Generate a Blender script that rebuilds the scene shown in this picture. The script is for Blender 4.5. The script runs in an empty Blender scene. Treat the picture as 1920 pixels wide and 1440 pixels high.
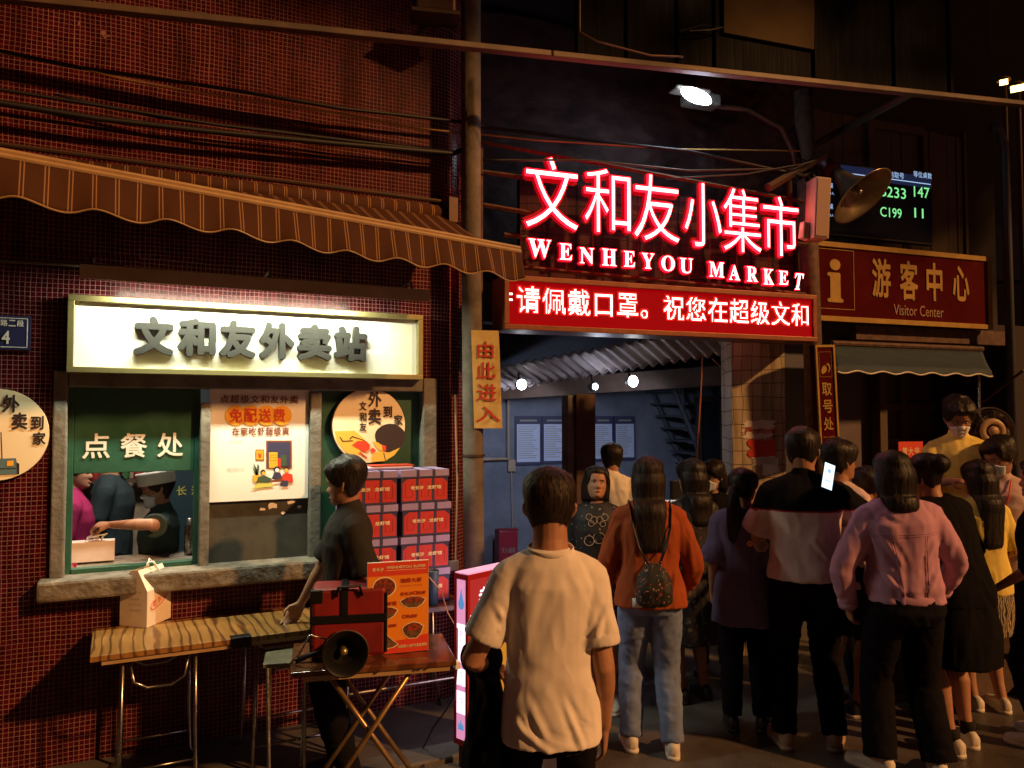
import bpy, bmesh, math, random
import numpy as np
from mathutils import Vector, Matrix, noise
R = math.radians
random.seed(7)
scene = bpy.context.scene
COL = scene.collection

# ------------------------------------------------------------------ camera
CAMZ, YAW, PITCH, FPX = 1.88, R(26.0), R(2.3), 1440.0
cd = bpy.data.cameras.new('camera'); cam = bpy.data.objects.new('camera', cd); COL.objects.link(cam)
cam.location = (0, 0, CAMZ); cam.rotation_euler = (R(90) + PITCH, 0, -YAW)
cd.sensor_width = 36; cd.lens = 27; cd.clip_start = .05; cd.clip_end = 400
scene.camera = cam
FWD = Vector((math.sin(YAW) * math.cos(PITCH), math.cos(YAW) * math.cos(PITCH), math.sin(PITCH)))
RGT = Vector((math.cos(YAW), -math.sin(YAW), 0)); UPV = RGT.cross(FWD)
CAM = Vector((0, 0, CAMZ))

# ------------------------------------------------------------------ night sky glow and the one street-lamp coloured sun
SUN_AZ, SUN_EL = 35.0, 30.0           # degrees right of the wall normal, above the horizon
w = bpy.data.worlds.new('World'); scene.world = w; w.use_nodes = True
nt = w.node_tree; bg = nt.nodes['Background']
sky = nt.nodes.new('ShaderNodeTexSky'); sky.sky_type = 'NISHITA'; sky.sun_disc = False
sky.sun_elevation = R(SUN_EL); sky.sun_rotation = R(180 - SUN_AZ)
tint = nt.nodes.new('ShaderNodeMix'); tint.data_type = 'RGBA'; tint.blend_type = 'MULTIPLY'
tint.inputs[0].default_value = 1.0; tint.inputs[7].default_value = (1.0, .26, .25, 1)
nt.links.new(sky.outputs[0], tint.inputs[6]); nt.links.new(tint.outputs[2], bg.inputs[0])
bg.inputs[1].default_value = 0.0072
sl = bpy.data.lights.new('sun', 'SUN'); sl.energy = 2.75; sl.angle = R(2.2); sl.color = (1.0, .46, .15)
so = bpy.data.objects.new('sun', sl); COL.objects.link(so)
sdir = Vector((-math.sin(R(SUN_AZ)) * math.cos(R(SUN_EL)), math.cos(R(SUN_AZ)) * math.cos(R(SUN_EL)), -math.sin(R(SUN_EL))))
so.rotation_euler = sdir.to_track_quat('-Z', 'Y').to_euler(); so.location = (4, -6, 6)
vs = scene.view_settings
vs.view_transform = 'Standard'; vs.look = 'None'; vs.exposure = 0.25; vs.gamma = 1; vs.use_curve_mapping = False

# ------------------------------------------------------------------ photo measurements -> places
def ray(px, py):
    return FWD + RGT * ((px - 960) / FPX) - UPV * ((py - 720) / FPX)
def at_depth(px, py, Z): return CAM + ray(px, py) * Z
def ground(px, Z, z=0.0):
    p = CAM + (Vector((FWD.x, FWD.y, 0)).normalized() + RGT * ((px - 960) / FPX)) * Z
    return Vector((p.x, p.y, z))
class Plane:
    """An upright plane standing in the street: origin, turned rot degrees; local x along it, y into it, z up."""
    def __init__(s, o, rot=0.0):
        s.o = Vector(o); s.rot = R(rot)
        s.dx = Vector((math.cos(s.rot), math.sin(s.rot), 0)); s.dy = Vector((-math.sin(s.rot), math.cos(s.rot), 0))
    def hit(s, px, py, y=0.0):
        r = ray(px, py); o = s.o + s.dy * y
        return CAM + r * ((o - CAM).dot(s.dy) / r.dot(s.dy))
    def at(s, px, py, y=0.0):
        d = s.hit(px, py, y) - s.o
        return d.dot(s.dx), d.z
    def x(s, px, py, y=0.0): return s.at(px, py, y)[0]
    def z(s, px, py, y=0.0): return s.at(px, py, y)[1]
    def w(s, x, y, z): return s.o + s.dx * x + s.dy * y + Vector((0, 0, z))

# ------------------------------------------------------------------ materials
def mat(name, col, rough=.6, metal=0., emit=None, es=0., var=None, col2=None, bump=None, spec=.5, stretch=(1, 1, 1), rvar=0, lo=.35, hi=.65):
    m = bpy.data.materials.new(name); m.use_nodes = True
    t = m.node_tree; b = t.nodes['Principled BSDF']; L = t.links.new
    b.inputs['Base Color'].default_value = (*col, 1); b.inputs['Roughness'].default_value = rough
    b.inputs['Metallic'].default_value = metal; b.inputs['Specular IOR Level'].default_value = spec
    if emit:
        b.inputs['Emission Color'].default_value = (*emit, 1); b.inputs['Emission Strength'].default_value = es
    tc = None
    def coords():
        nonlocal tc
        if tc is None:
            a = t.nodes.new('ShaderNodeTexCoord'); mp = t.nodes.new('ShaderNodeMapping')
            mp.inputs['Scale'].default_value = stretch; L(a.outputs['Object'], mp.inputs[0]); tc = mp.outputs[0]
        return tc
    if var:
        n = t.nodes.new('ShaderNodeTexNoise'); n.inputs['Scale'].default_value = var; n.inputs['Detail'].default_value = 6
        n.inputs['Roughness'].default_value = .65; L(coords(), n.inputs['Vector'])
        cr = t.nodes.new('ShaderNodeValToRGB'); cr.color_ramp.elements[0].position = lo; cr.color_ramp.elements[1].position = hi
        cr.color_ramp.elements[0].color = (*col, 1)
        cr.color_ramp.elements[1].color = (*(col2 or tuple(c * .55 for c in col)), 1)
        L(n.outputs[0], cr.inputs[0]); L(cr.outputs[0], b.inputs['Base Color'])
        if rvar:
            mr = t.nodes.new('ShaderNodeMapRange'); mr.inputs[1].default_value = .3; mr.inputs[2].default_value = .7
            mr.inputs[3].default_value = rough - rvar; mr.inputs[4].default_value = rough + rvar
            L(n.outputs[0], mr.inputs[0]); L(mr.outputs[0], b.inputs['Roughness'])
    if bump:
        n2 = t.nodes.new('ShaderNodeTexNoise'); n2.inputs['Scale'].default_value = bump[0]; n2.inputs['Detail'].default_value = 5
        L(coords(), n2.inputs['Vector']); bp = t.nodes.new('ShaderNodeBump'); bp.inputs['Strength'].default_value = bump[1]
        bp.inputs['Distance'].default_value = bump[2] if len(bump) > 2 else .01
        L(n2.outputs[0], bp.inputs['Height']); L(bp.outputs[0], b.inputs['Normal'])
    return m

def mathn(t, op, a, b=None, c=None):
    n = t.nodes.new('ShaderNodeMath'); n.operation = op
    for i, v in enumerate((a, b, c)):
        if v is None: continue
        if isinstance(v, (int, float)): n.inputs[i].default_value = v
        else: t.links.new(v, n.inputs[i])
    return n.outputs[0]

def tile_mat(name, pitch, grout, tile_a, tile_b, grout_col, missing=.53, rough=.25, sx=1.0, sz=1.0, bump=.5):
    """Glazed mosaic: a grid in metres along the wall's UV, tiles varying one by one, grout worn in patches."""
    m = bpy.data.materials.new(name); m.use_nodes = True
    t = m.node_tree; b = t.nodes['Principled BSDF']; L = t.links.new
    uv = t.nodes.new('ShaderNodeUVMap'); uv.uv_map = 'UVMap'
    # the hand-laid sheets wander a little
    wob = t.nodes.new('ShaderNodeTexNoise'); wob.inputs['Scale'].default_value = 2.2; wob.inputs['Detail'].default_value = 2
    L(uv.outputs[0], wob.inputs['Vector'])
    sep = t.nodes.new('ShaderNodeSeparateXYZ'); L(uv.outputs[0], sep.inputs[0])
    wv = mathn(t, 'MULTIPLY', mathn(t, 'SUBTRACT', wob.outputs[0], .5), pitch * .9)
    # each sheet of tiles sits a fraction off its neighbour
    shx = mathn(t, 'FLOOR', mathn(t, 'DIVIDE', sep.outputs[0], pitch * 14)); shy = mathn(t, 'FLOOR', mathn(t, 'DIVIDE', sep.outputs[1], pitch * 14))
    cs = t.nodes.new('ShaderNodeCombineXYZ'); L(shx, cs.inputs[0]); L(shy, cs.inputs[1])
    ws = t.nodes.new('ShaderNodeTexWhiteNoise'); L(cs.outputs[0], ws.inputs['Vector'])
    jit = mathn(t, 'MULTIPLY', mathn(t, 'SUBTRACT', ws.outputs[0], .5), .16)
    gx = mathn(t, 'ADD', mathn(t, 'DIVIDE', mathn(t, 'ADD', sep.outputs[0], wv), pitch * sx), jit)
    gy = mathn(t, 'ADD', mathn(t, 'DIVIDE', mathn(t, 'ADD', sep.outputs[1], wv), pitch * sz), jit)
    fx = mathn(t, 'FRACT', gx); fy = mathn(t, 'FRACT', gy)
    ex = mathn(t, 'MINIMUM', fx, mathn(t, 'SUBTRACT', 1.0, fx)); ey = mathn(t, 'MINIMUM', fy, mathn(t, 'SUBTRACT', 1.0, fy))
    e = mathn(t, 'MINIMUM', ex, ey)
    g = t.nodes.new('ShaderNodeMapRange'); g.inputs[1].default_value = grout * .6; g.inputs[2].default_value = grout * 1.3
    L(e, g.inputs[0])                                                # 0 grout .. 1 tile
    c = t.nodes.new('ShaderNodeCombineXYZ'); L(mathn(t, 'FLOOR', gx), c.inputs[0]); L(mathn(t, 'FLOOR', gy), c.inputs[1])
    wn = t.nodes.new('ShaderNodeTexWhiteNoise'); L(c.outputs[0], wn.inputs['Vector'])
    tm = t.nodes.new('ShaderNodeMix'); tm.data_type = 'RGBA'; L(wn.outputs[0], tm.inputs[0])
    tm.inputs[6].default_value = (*tile_a, 1); tm.inputs[7].default_value = (*tile_b, 1)
    n = t.nodes.new('ShaderNodeTexNoise'); n.inputs['Scale'].default_value = 1.7; n.inputs['Detail'].default_value = 8; n.inputs['Roughness'].default_value = .7
    L(uv.outputs[0], n.inputs['Vector'])
    # lost tiles: pale bedding shows where the wear is deep and the single tile is unlucky
    lost = mathn(t, 'MULTIPLY', mathn(t, 'GREATER_THAN', mathn(t, 'ADD', n.outputs[0], mathn(t, 'MULTIPLY', wn.outputs[0], .2)), missing + .28), g.outputs[0])
    keep = mathn(t, 'SUBTRACT', g.outputs[0], lost)
    gd = t.nodes.new('ShaderNodeValToRGB'); gd.color_ramp.elements[0].position = .3; gd.color_ramp.elements[1].position = .7
    gd.color_ramp.elements[0].color = (*[q * .5 for q in grout_col], 1); gd.color_ramp.elements[1].color = (*grout_col, 1); L(n.outputs[0], gd.inputs[0])
    fin = t.nodes.new('ShaderNodeMix'); fin.data_type = 'RGBA'; L(keep, fin.inputs[0]); L(gd.outputs[0], fin.inputs[6]); L(tm.outputs[2], fin.inputs[7])
    mp = t.nodes.new('ShaderNodeMapping'); mp.inputs['Scale'].default_value = (4.5, .5, 1); L(uv.outputs[0], mp.inputs[0])
    dn = t.nodes.new('ShaderNodeTexNoise'); dn.inputs['Scale'].default_value = 1.6; dn.inputs['Detail'].default_value = 7; dn.inputs['Roughness'].default_value = .7; L(mp.outputs[0], dn.inputs['Vector'])
    dr = t.nodes.new('ShaderNodeValToRGB'); dr.color_ramp.elements[0].position = .46; dr.color_ramp.elements[1].position = .68; dr.color_ramp.elements[0].color = (1, 1, 1, 1); dr.color_ramp.elements[1].color = (.42, .36, .34, 1); L(dn.outputs[0], dr.inputs[0])
    gm_ = t.nodes.new('ShaderNodeMix'); gm_.data_type = 'RGBA'; gm_.blend_type = 'MULTIPLY'; gm_.inputs[0].default_value = 1; L(fin.outputs[2], gm_.inputs[6]); L(dr.outputs[0], gm_.inputs[7])   # grime running down the wall
    L(gm_.outputs[2], b.inputs['Base Color'])
    rr = t.nodes.new('ShaderNodeMapRange'); rr.inputs[3].default_value = .85; rr.inputs[4].default_value = rough; L(keep, rr.inputs[0]); L(rr.outputs[0], b.inputs['Roughness'])
    hsum = mathn(t, 'ADD', mathn(t, 'MULTIPLY', keep, .6), mathn(t, 'MULTIPLY', wn.outputs[0], .25))
    b.inputs['Specular IOR Level'].default_value = .12
    bp = t.nodes.new('ShaderNodeBump'); bp.inputs['Strength'].default_value = bump; bp.inputs['Distance'].default_value = .004; L(hsum, bp.inputs['Height']); L(bp.outputs[0], b.inputs['Normal'])
    return m

def stripe_mat(name, base, line, period, w1, gap, axis='X', rough=.75):
    """Cloth with pairs of thin lines every period metres along one object axis."""
    m = mat(name, base, rough, bump=(60, .15, .002), spec=.1); t = m.node_tree; b = t.nodes['Principled BSDF']
    tc = t.nodes.new('ShaderNodeUVMap'); tc.uv_map = 'UVMap'; s = t.nodes.new('ShaderNodeSeparateXYZ'); t.links.new(tc.outputs[0], s.inputs[0]); axis = 'Y' if axis == 'Z' else axis
    f = mathn(t, 'MODULO', mathn(t, 'ADD', s.outputs[axis], 100 * period), period)
    a = mathn(t, 'MULTIPLY', mathn(t, 'LESS_THAN', f, w1), 1.0)
    c = mathn(t, 'MULTIPLY', mathn(t, 'GREATER_THAN', f, gap), mathn(t, 'LESS_THAN', f, gap + w1))
    k = mathn(t, 'ADD', a, c)
    mx = t.nodes.new('ShaderNodeMix'); mx.data_type = 'RGBA'; t.links.new(k, mx.inputs[0])
    mx.inputs[6].default_value = (*base, 1); mx.inputs[7].default_value = (*line, 1); t.links.new(mx.outputs[2], b.inputs['Base Color'])
    return m

def wood_mat(name, a, b_, scale=9, stretch=(1, 6, 6), rough=.35, dist=3.0, contrast=(.3, .7)):
    m = bpy.data.materials.new(name); m.use_nodes = True; t = m.node_tree; b = t.nodes['Principled BSDF']; L = t.links.new
    tc = t.nodes.new('ShaderNodeTexCoord'); mp = t.nodes.new('ShaderNodeMapping'); mp.inputs['Scale'].default_value = stretch; L(tc.outputs['Object'], mp.inputs[0])
    wv = t.nodes.new('ShaderNodeTexWave'); wv.inputs['Scale'].default_value = scale; wv.inputs['Distortion'].default_value = dist; wv.inputs['Detail'].default_value = 3; wv.inputs['Detail Scale'].default_value = 1.3
    L(mp.outputs[0], wv.inputs['Vector'])
    cr = t.nodes.new('ShaderNodeValToRGB'); e = cr.color_ramp.elements; e[0].position, e[1].position = contrast; e[0].color = (*b_, 1); e[1].color = (*a, 1); L(wv.outputs[0], cr.inputs[0])
    n = t.nodes.new('ShaderNodeTexNoise'); n.inputs['Scale'].default_value = 14; n.inputs['Detail'].default_value = 6; L(mp.outputs[0], n.inputs['Vector'])
    mx = t.nodes.new('ShaderNodeMix'); mx.data_type = 'RGBA'; mx.blend_type = 'MULTIPLY'; mx.inputs[0].default_value = .6; L(cr.outputs[0], mx.inputs[6]); L(n.outputs[0], mx.inputs[7])
    L(mx.outputs[2], b.inputs['Base Color']); b.inputs['Roughness'].default_value = rough
    return m

def fleck_mat(name, base, cols, scale=26, thr=.30, rough=.7, stretch=(1, 1, 1)):
    """Printed cloth: scattered petals on a ground colour."""
    m = mat(name, base, rough); t = m.node_tree; b = t.nodes['Principled BSDF']; L = t.links.new
    tc = t.nodes.new('ShaderNodeTexCoord'); mp = t.nodes.new('ShaderNodeMapping'); mp.inputs['Scale'].default_value = stretch; L(tc.outputs['Object'], mp.inputs[0])
    nz = t.nodes.new('ShaderNodeTexNoise'); nz.inputs['Scale'].default_value = scale * .8; L(mp.outputs[0], nz.inputs['Vector'])
    mv = t.nodes.new('ShaderNodeMix'); mv.data_type = 'RGBA'; mv.inputs[0].default_value = .04; L(mp.outputs[0], mv.inputs[6]); L(nz.outputs[1], mv.inputs[7])
    v = t.nodes.new('ShaderNodeTexVoronoi'); v.inputs['Scale'].default_value = scale; L(mv.outputs[2], v.inputs['Vector'])
    k = mathn(t, 'LESS_THAN', v.outputs[0], thr)
    cr = t.nodes.new('ShaderNodeValToRGB'); cr.color_ramp.interpolation = 'CONSTANT'; els = cr.color_ramp.elements
    while len(els) < len(cols): els.new(.5)
    for i, c in enumerate(cols): els[i].position = i / len(cols); els[i].color = (*c, 1)
    sp = t.nodes.new('ShaderNodeSeparateXYZ'); L(v.outputs[1], sp.inputs[0]); L(sp.outputs[0], cr.inputs[0])
    pick = mathn(t, 'MULTIPLY', k, mathn(t, 'GREATER_THAN', sp.outputs[1], .35))
    mx = t.nodes.new('ShaderNodeMix'); mx.data_type = 'RGBA'; L(pick, mx.inputs[0]); mx.inputs[6].default_value = (*base, 1); L(cr.outputs[0], mx.inputs[7]); L(mx.outputs[2], b.inputs['Base Color'])
    return m

def cloth(name, col, rough=.85, weave=.12):
    return mat(name, col, rough, var=5, col2=tuple(c * .82 for c in col), bump=(240, weave, .002), spec=.25)

def emis(name, col, s, base=(.02, .02, .02)): return mat(name, base, .8, emit=col, es=s, spec=.1)

M = {}
M['asphalt'] = mat('asphalt', (.050, .043, .038), .48, var=1.4, col2=(.105, .088, .076), bump=(90, .6, .007), rvar=.36)
M['pave'] = mat('paving_concrete', (.10, .09, .082), .7, var=2.5, col2=(.055, .05, .046), bump=(70, .4, .004), rvar=.15)
M['tile'] = tile_mat('red_mosaic', .0246, .062, (.070, .0035, .007), (.028, .0015, .003), (.32, .155, .15), missing=.56)
M['conc'] = mat('rough_concrete', (.20, .185, .15), .9, var=5, col2=(.095, .088, .072), bump=(24, .6, .012))
M['sill'] = mat('sill_concrete', (.22, .19, .145), .9, var=7, col2=(.085, .068, .052), bump=(18, .8, .02))
M['green'] = mat('green_paint', (.012, .075, .045), .5, var=9, col2=(.02, .095, .058), bump=(40, .2, .003), rvar=.1)
M['slate'] = mat('dark_slate', (.075, .07, .052), .6, var=4, col2=(.028, .027, .022), bump=(20, .3, .005), rvar=.12)
M['black'] = mat('black_plastic', (.007, .007, .008), .45, bump=(90, .1, .001), spec=.25)
M['rubber'] = mat('black_cable', (.008, .007, .008), .55)
M['steel'] = mat('tube_steel', (.42, .40, .36), .3, 1.0, var=20, col2=(.25, .23, .2), rvar=.12)
M['darksteel'] = mat('dark_steel', (.06, .05, .045), .5, .6, var=14, col2=(.10, .05, .03))
M['rust'] = mat('rusty_steel', (.13, .07, .045), .75, .2, var=18, col2=(.05, .03, .025), bump=(50, .4, .003))
M['brass'] = mat('brushed_brass', (.42, .36, .16), .35, .75, var=30, col2=(.33, .28, .12), rvar=.08)
M['letter'] = mat('brushed_letter', (.034, .033, .029), .5, 0, var=60, col2=(.025, .024, .022), stretch=(1, 1, 12), rvar=.06, spec=.2)
M['brick'] = None
M['white'] = mat('white_enamel', (.78, .77, .70), .4, var=2, col2=(.70, .69, .61), bump=(8, .05, .004))
M['paper'] = mat('printed_paper', (.86, .83, .78), .55, var=3, col2=(.82, .78, .72))
M['kraft'] = mat('paper_bag', (.78, .66, .52), .7, var=12, col2=(.70, .58, .45), bump=(9, .15, .006))
M['ink_red'] = mat('red_ink', (.42, .03, .012), .55)
M['ink_dark'] = mat('dark_ink', (.025, .012, .012), .55)
M['ink_brown'] = mat('brown_ink', (.22, .055, .02), .55)
M['ink_orange'] = mat('orange_ink', (.86, .42, .03), .55)
M['ink_red2'] = mat('scarlet_ink', (.66, .05, .02), .5)
M['ink_flesh'] = mat('pale_yellow_ink', (.78, .46, .06), .55)
M['ink_navy'] = mat('navy_ink', (.04, .04, .10), .55)
M['ink_green'] = mat('green_ink', (.05, .09, .05), .55)
M['ink_lime'] = mat('lime_ink', (.62, .6, .12), .55)
M['ink_cream'] = mat('cream_ink', (.82, .70, .46), .55)
M['ink_teal'] = mat('teal_ink', (.09, .17, .20), .55)
M['ink_grey'] = mat('grey_ink', (.30, .27, .24), .55)
M['gold'] = mat('gold_paint', (.42, .26, .06), .6, var=9, col2=(.31, .19, .045), spec=.2)
M['maroon'] = mat('maroon_board', (.075, .003, .004), .8, var=3, col2=(.055, .0025, .003), rvar=.1, spec=.04)
M['navy'] = mat('plate_navy', (.02, .025, .09), .4)
M['awning'] = stripe_mat('awning_cloth', (.066, .027, .014), (.30, .17, .085), .084, .0045, .013)
M['teal_awn'] = mat('teal_awning_cloth', (.028, .055, .085), .8, var=6, col2=(.02, .04, .062), bump=(60, .15, .002))
M['bar'] = mat('cream_bar', (.42, .28, .14), .5, var=8, col2=(.33, .21, .10))
M['wood_top'] = wood_mat('zebrano_laminate', (.40, .20, .055), (.13, .055, .02), 2.6, (2.4, .36, 1), .30, 9.0, (.0, .30))
M['wood_red'] = wood_mat('mahogany_laminate', (.23, .085, .035), (.12, .04, .018), 3.0, (.8, 3, 1), .13, 4.0)
M['plank'] = wood_mat('old_planks', (.17, .11, .065), (.06, .04, .026), 5, (9, 3, .5), .8, 3.0)
M['brown_beam'] = mat('brown_beam', (.085, .045, .028), .7, var=8, col2=(.05, .026, .018), bump=(30, .4, .004))
M['blue_wall'] = mat('blue_grey_plaster', (.20, .215, .275), .8, var=2.2, col2=(.10, .112, .155), bump=(12, .35, .006), rvar=.1, lo=.3, hi=.72)
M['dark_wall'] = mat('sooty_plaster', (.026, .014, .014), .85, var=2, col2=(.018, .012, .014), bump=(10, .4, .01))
M['fascia'] = mat('dark_cladding', (.0055, .0055, .008), .75, var=4, col2=(.0035, .0035, .005), stretch=(12, 1, .4), rvar=.1, spec=.08)
M['sheet'] = mat('old_plastic_sheet', (.050, .028, .028), .6, var=2.5, col2=(.014, .008, .009), bump=(7, .35, .03), stretch=(1, 1, 1.6), rvar=.1, spec=.2)
M['sign_wall'] = tile_mat('sooty_brick_wall', .10, .05, (.07, .028, .026), (.045, .018, .018), (.025, .015, .015), missing=.9, rough=.8, sx=2.2, sz=.68, bump=.8)
M['glass'] = mat('dark_glass', (.012, .014, .02), .12)
M['pale'] = mat('pale_box', (.42, .30, .22), .5, var=5, col2=(.34, .24, .17))
M['cream_tile'] = tile_mat('cream_pillar_tile', .085, .028, (.62, .52, .36), (.52, .43, .29), (.15, .11, .08), missing=.66, rough=.35, sx=.9, sz=1.25, bump=.4)
M['corr'] = mat('corrugated_steel', (.26, .21, .215), .6, .0, var=6, col2=(.20, .16, .15))
M['horn'] = mat('grey_horn', (.36, .29, .19), .34, .75, var=7, col2=(.24, .19, .13), rvar=.06)
M['neon'] = emis('lit_letter_face', (1.0, .66, .58), 3.6)
M['neon_rim'] = emis('lit_letter_rim', (1.0, .004, .012), 6.5)
M['neon_halo'] = emis('painted_letter_halo', (1.0, .0, .010), .30)  # bloom round the lit letters, painted as a dim red emissive layer
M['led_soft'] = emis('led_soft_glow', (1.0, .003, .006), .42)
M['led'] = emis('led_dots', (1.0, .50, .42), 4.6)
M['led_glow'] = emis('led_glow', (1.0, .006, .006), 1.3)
M['led_board'] = emis('led_board', (1.0, .0, .006), .28, (.008, .001, .001))
M['lamp_white'] = emis('lamp_white', (.86, .93, 1.0), 30)
M['lamp_warm'] = emis('lamp_warm', (1.0, .62, .16), 9)
M['bulb'] = emis('spot_bulb', (.9, .95, 1.0), 22)
M['screen_blue'] = emis('screen_text_blue', (.45, .65, 1.0), .8)
M['screen_white'] = emis('screen_text_white', (.75, .85, 1.0), .75)
M['screen_green'] = emis('screen_text_green', (.28, 1.0, .35), .8)
M['screen_back'] = emis('screen_back', (.06, .07, .20), .004, (.005, .005, .006))
M['screen_bar'] = emis('screen_header', (.10, .14, .42), .09, (.005, .005, .006))
M['phone_lit'] = emis('phone_screen', (.66, .86, 1.0), 1.5)
M['lb_white'] = emis('lightbox_white', (1.0, .70, .90), 1.5, (.5, .5, .5))
M['lb_pink'] = emis('lightbox_pink', (.95, .35, .62), .62, (.5, .3, .4))
M['lb_blue'] = emis('lightbox_blue', (.16, .42, .85), .55)
M['lb_red'] = emis('lightbox_red', (.75, .03, .03), .5)
M['lb_orange'] = emis('lightbox_orange', (.9, .32, .02), .55)
M['lb_frame'] = mat('red_frame', (.38, .015, .02), .35)
M['tube_lit'] = emis('tube_lit', (1.0, .95, .62), 3.0)

# ------------------------------------------------------------------ mesh builder
GLY = {}
def text_geo(s, weight=0.0, extrude=0.0, space=1.0, res=3):
    k = (s, weight, extrude, space, res)
    if k not in GLY:
        cu = bpy.data.curves.new('glyph', 'FONT'); cu.body = s; cu.offset = weight; cu.extrude = extrude; cu.space_character = space; cu.resolution_u = res
        cu.fill_mode = 'BOTH' if extrude else 'FRONT'
        o = bpy.data.objects.new('glyph', cu); COL.objects.link(o)
        dg = bpy.context.evaluated_depsgraph_get(); me = bpy.data.meshes.new_from_object(o.evaluated_get(dg))
        v = [tuple(p.co) for p in me.vertices]; f = [tuple(p.vertices) for p in me.polygons]
        bpy.data.objects.remove(o); bpy.data.curves.remove(cu); bpy.data.meshes.remove(me)
        GLY[k] = (v, f)
    return GLY[k]

def frames(pts, up=Vector((0, 0, 1))):
    out = []; n = len(pts)
    t0 = (pts[1] - pts[0]).normalized()
    u = up - t0 * up.dot(t0)
    if u.length < 1e-3: u = Vector((0, 1, 0)) - t0 * t0.y
    u.normalize()
    for i in range(n):
        t = ((pts[min(i + 1, n - 1)] - pts[i]).normalized() + (pts[i] - pts[max(i - 1, 0)]).normalized())
        t = t.normalized() if t.length > 1e-6 else t0
        u = (u - t * u.dot(t)).normalized(); out.append((u, t.cross(u), t))
    return out

class MB:
    def __init__(s): s.v = []; s.f = []; s.m = []; s.cur = 0; s.uv = {}
    def add(s, v, f, m=None):
        o = len(s.v); s.v += [tuple(p) for p in v]; s.f += [tuple(i + o for i in q) for q in f]; s.m += [s.cur if m is None else m] * len(f); return s
    def box(s, x0, x1, y0, y1, z0, z1, m=None):
        x0, x1 = min(x0, x1), max(x0, x1); y0, y1 = min(y0, y1), max(y0, y1); z0, z1 = min(z0, z1), max(z0, z1)
        v = [(x, y, z) for z in (z0, z1) for y in (y0, y1) for x in (x0, x1)]
        return s.add(v, [(0, 2, 3, 1), (4, 5, 7, 6), (0, 1, 5, 4), (2, 6, 7, 3), (0, 4, 6, 2), (1, 3, 7, 5)], m)
    def poly(s, pts, y, depth=0.0, m=None):
        """Outline in (x, z) facing -y, flat or with depth going back (+y)."""
        a = sum(pts[i][0] * pts[(i + 1) % len(pts)][1] - pts[(i + 1) % len(pts)][0] * pts[i][1] for i in range(len(pts)))
        if a < 0: pts = pts[::-1]
        n = len(pts); v = [(p[0], y, p[1]) for p in pts]; f = [tuple(range(n))]
        if depth:
            v += [(p[0], y + depth, p[1]) for p in pts]; f.append(tuple(range(2 * n - 1, n - 1, -1)))
            f += [(i, i + n, (i + 1) % n + n, (i + 1) % n) for i in range(n)]
        return s.add(v, f, m)
    def disc(s, x, z, rx, rz, y, depth=0.0, m=None, n=40, rot=0):
        c, q = math.cos(rot), math.sin(rot)
        return s.poly([(x + rx * math.cos(a) * c - rz * math.sin(a) * q, z + rx * math.cos(a) * q + rz * math.sin(a) * c) for a in [2 * math.pi * i / n for i in range(n)]], y, depth, m)
    def text(s, t, x0, x1, z0, z1, y, weight=0, depth=0, m=None, space=1.0, res=3):
        """Text fitted to a box; weight thickens the strokes (in em) by laying shifted copies a hair apart."""
        v, f = text_geo(t, min(0, weight), .5 if depth else 0, space, res)
        xs = [p[0] for p in v]; ys = [p[1] for p in v]
        k = max(0, weight)
        ax, bx, ay, by = min(xs) - k, max(xs) + k, min(ys) - k, max(ys) + k
        sx = (x1 - x0) / max(bx - ax, 1e-6); sz = (z1 - z0) / max(by - ay, 1e-6)
        sh = [(0, 0)] if k < .004 else [(k, 0), (-k, 0), (0, k), (0, -k)] + ([(.7 * k, .7 * k), (-.7 * k, .7 * k), (.7 * k, -.7 * k), (-.7 * k, -.7 * k)] if k > .012 else [])
        for i, (dx, dy) in enumerate(sh):
            e = i * (.0004 if depth else .00012)
            s.add([(x0 + (p[0] + dx - ax) * sx, y - e - p[2] * depth - (depth * .5), z0 + (p[1] + dy - ay) * sz) for p in v], f, m)
        return s
    def cells(s, t, x0, x1, z0, z1, y, fill=.86, weight=.02, depth=0, m=None, zs=None, vertical=False, res=3):
        n = len(t)
        for i, c in enumerate(t):
            if c == ' ': continue
            if vertical:
                h = (z1 - z0) / n; a, b = z1 - (i + 1) * h, z1 - i * h; g = h * (1 - fill) / 2
                s.text(c, x0, x1, a + g, b - g, y, weight, depth, m, res=res)
            else:
                wd = (x1 - x0) / n; a = x0 + i * wd; g = wd * (1 - fill) / 2
                s.text(c, a + g, a + wd - g, z0, z1, y, weight, depth, m, res=res)
        return s
    def tube(s, pts, r, n=8, caps=True, m=None, closed=False):
        pts = [Vector(p) for p in pts]; fr = frames(pts); o = []; rr = r if isinstance(r, (list, tuple)) else [r] * len(pts)
        for p, (u, b, t), q in zip(pts, fr, rr):
            qx, qy = q if isinstance(q, (list, tuple)) else (q, q)
            o += [p + b * (qx * math.cos(2 * math.pi * i / n)) + u * (qy * math.sin(2 * math.pi * i / n)) for i in range(n)]
        f = [(k * n + i, k * n + (i + 1) % n, (k + 1) * n + (i + 1) % n, (k + 1) * n + i) for k in range(len(pts) - 1) for i in range(n)]
        if caps: f += [tuple(range(n - 1, -1, -1)), tuple(range((len(pts) - 1) * n, len(pts) * n))]
        return s.add(o, f, m)
    def lathe(s, prof, n=32, axis='Z', o=(0, 0, 0), m=None):
        v = []
        for (r, h) in prof:
            for i in range(n):
                a = 2 * math.pi * i / n; x, y = r * math.cos(a), r * math.sin(a)
                p = (x, y, h) if axis == 'Z' else (x, h, y) if axis == 'Y' else (h, x, y)
                v.append((p[0] + o[0], p[1] + o[1], p[2] + o[2]))
        f = [(k * n + i, k * n + (i + 1) % n, (k + 1) * n + (i + 1) % n, (k + 1) * n + i) for k in range(len(prof) - 1) for i in range(n)]
        return s.add(v, f, m)
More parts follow.
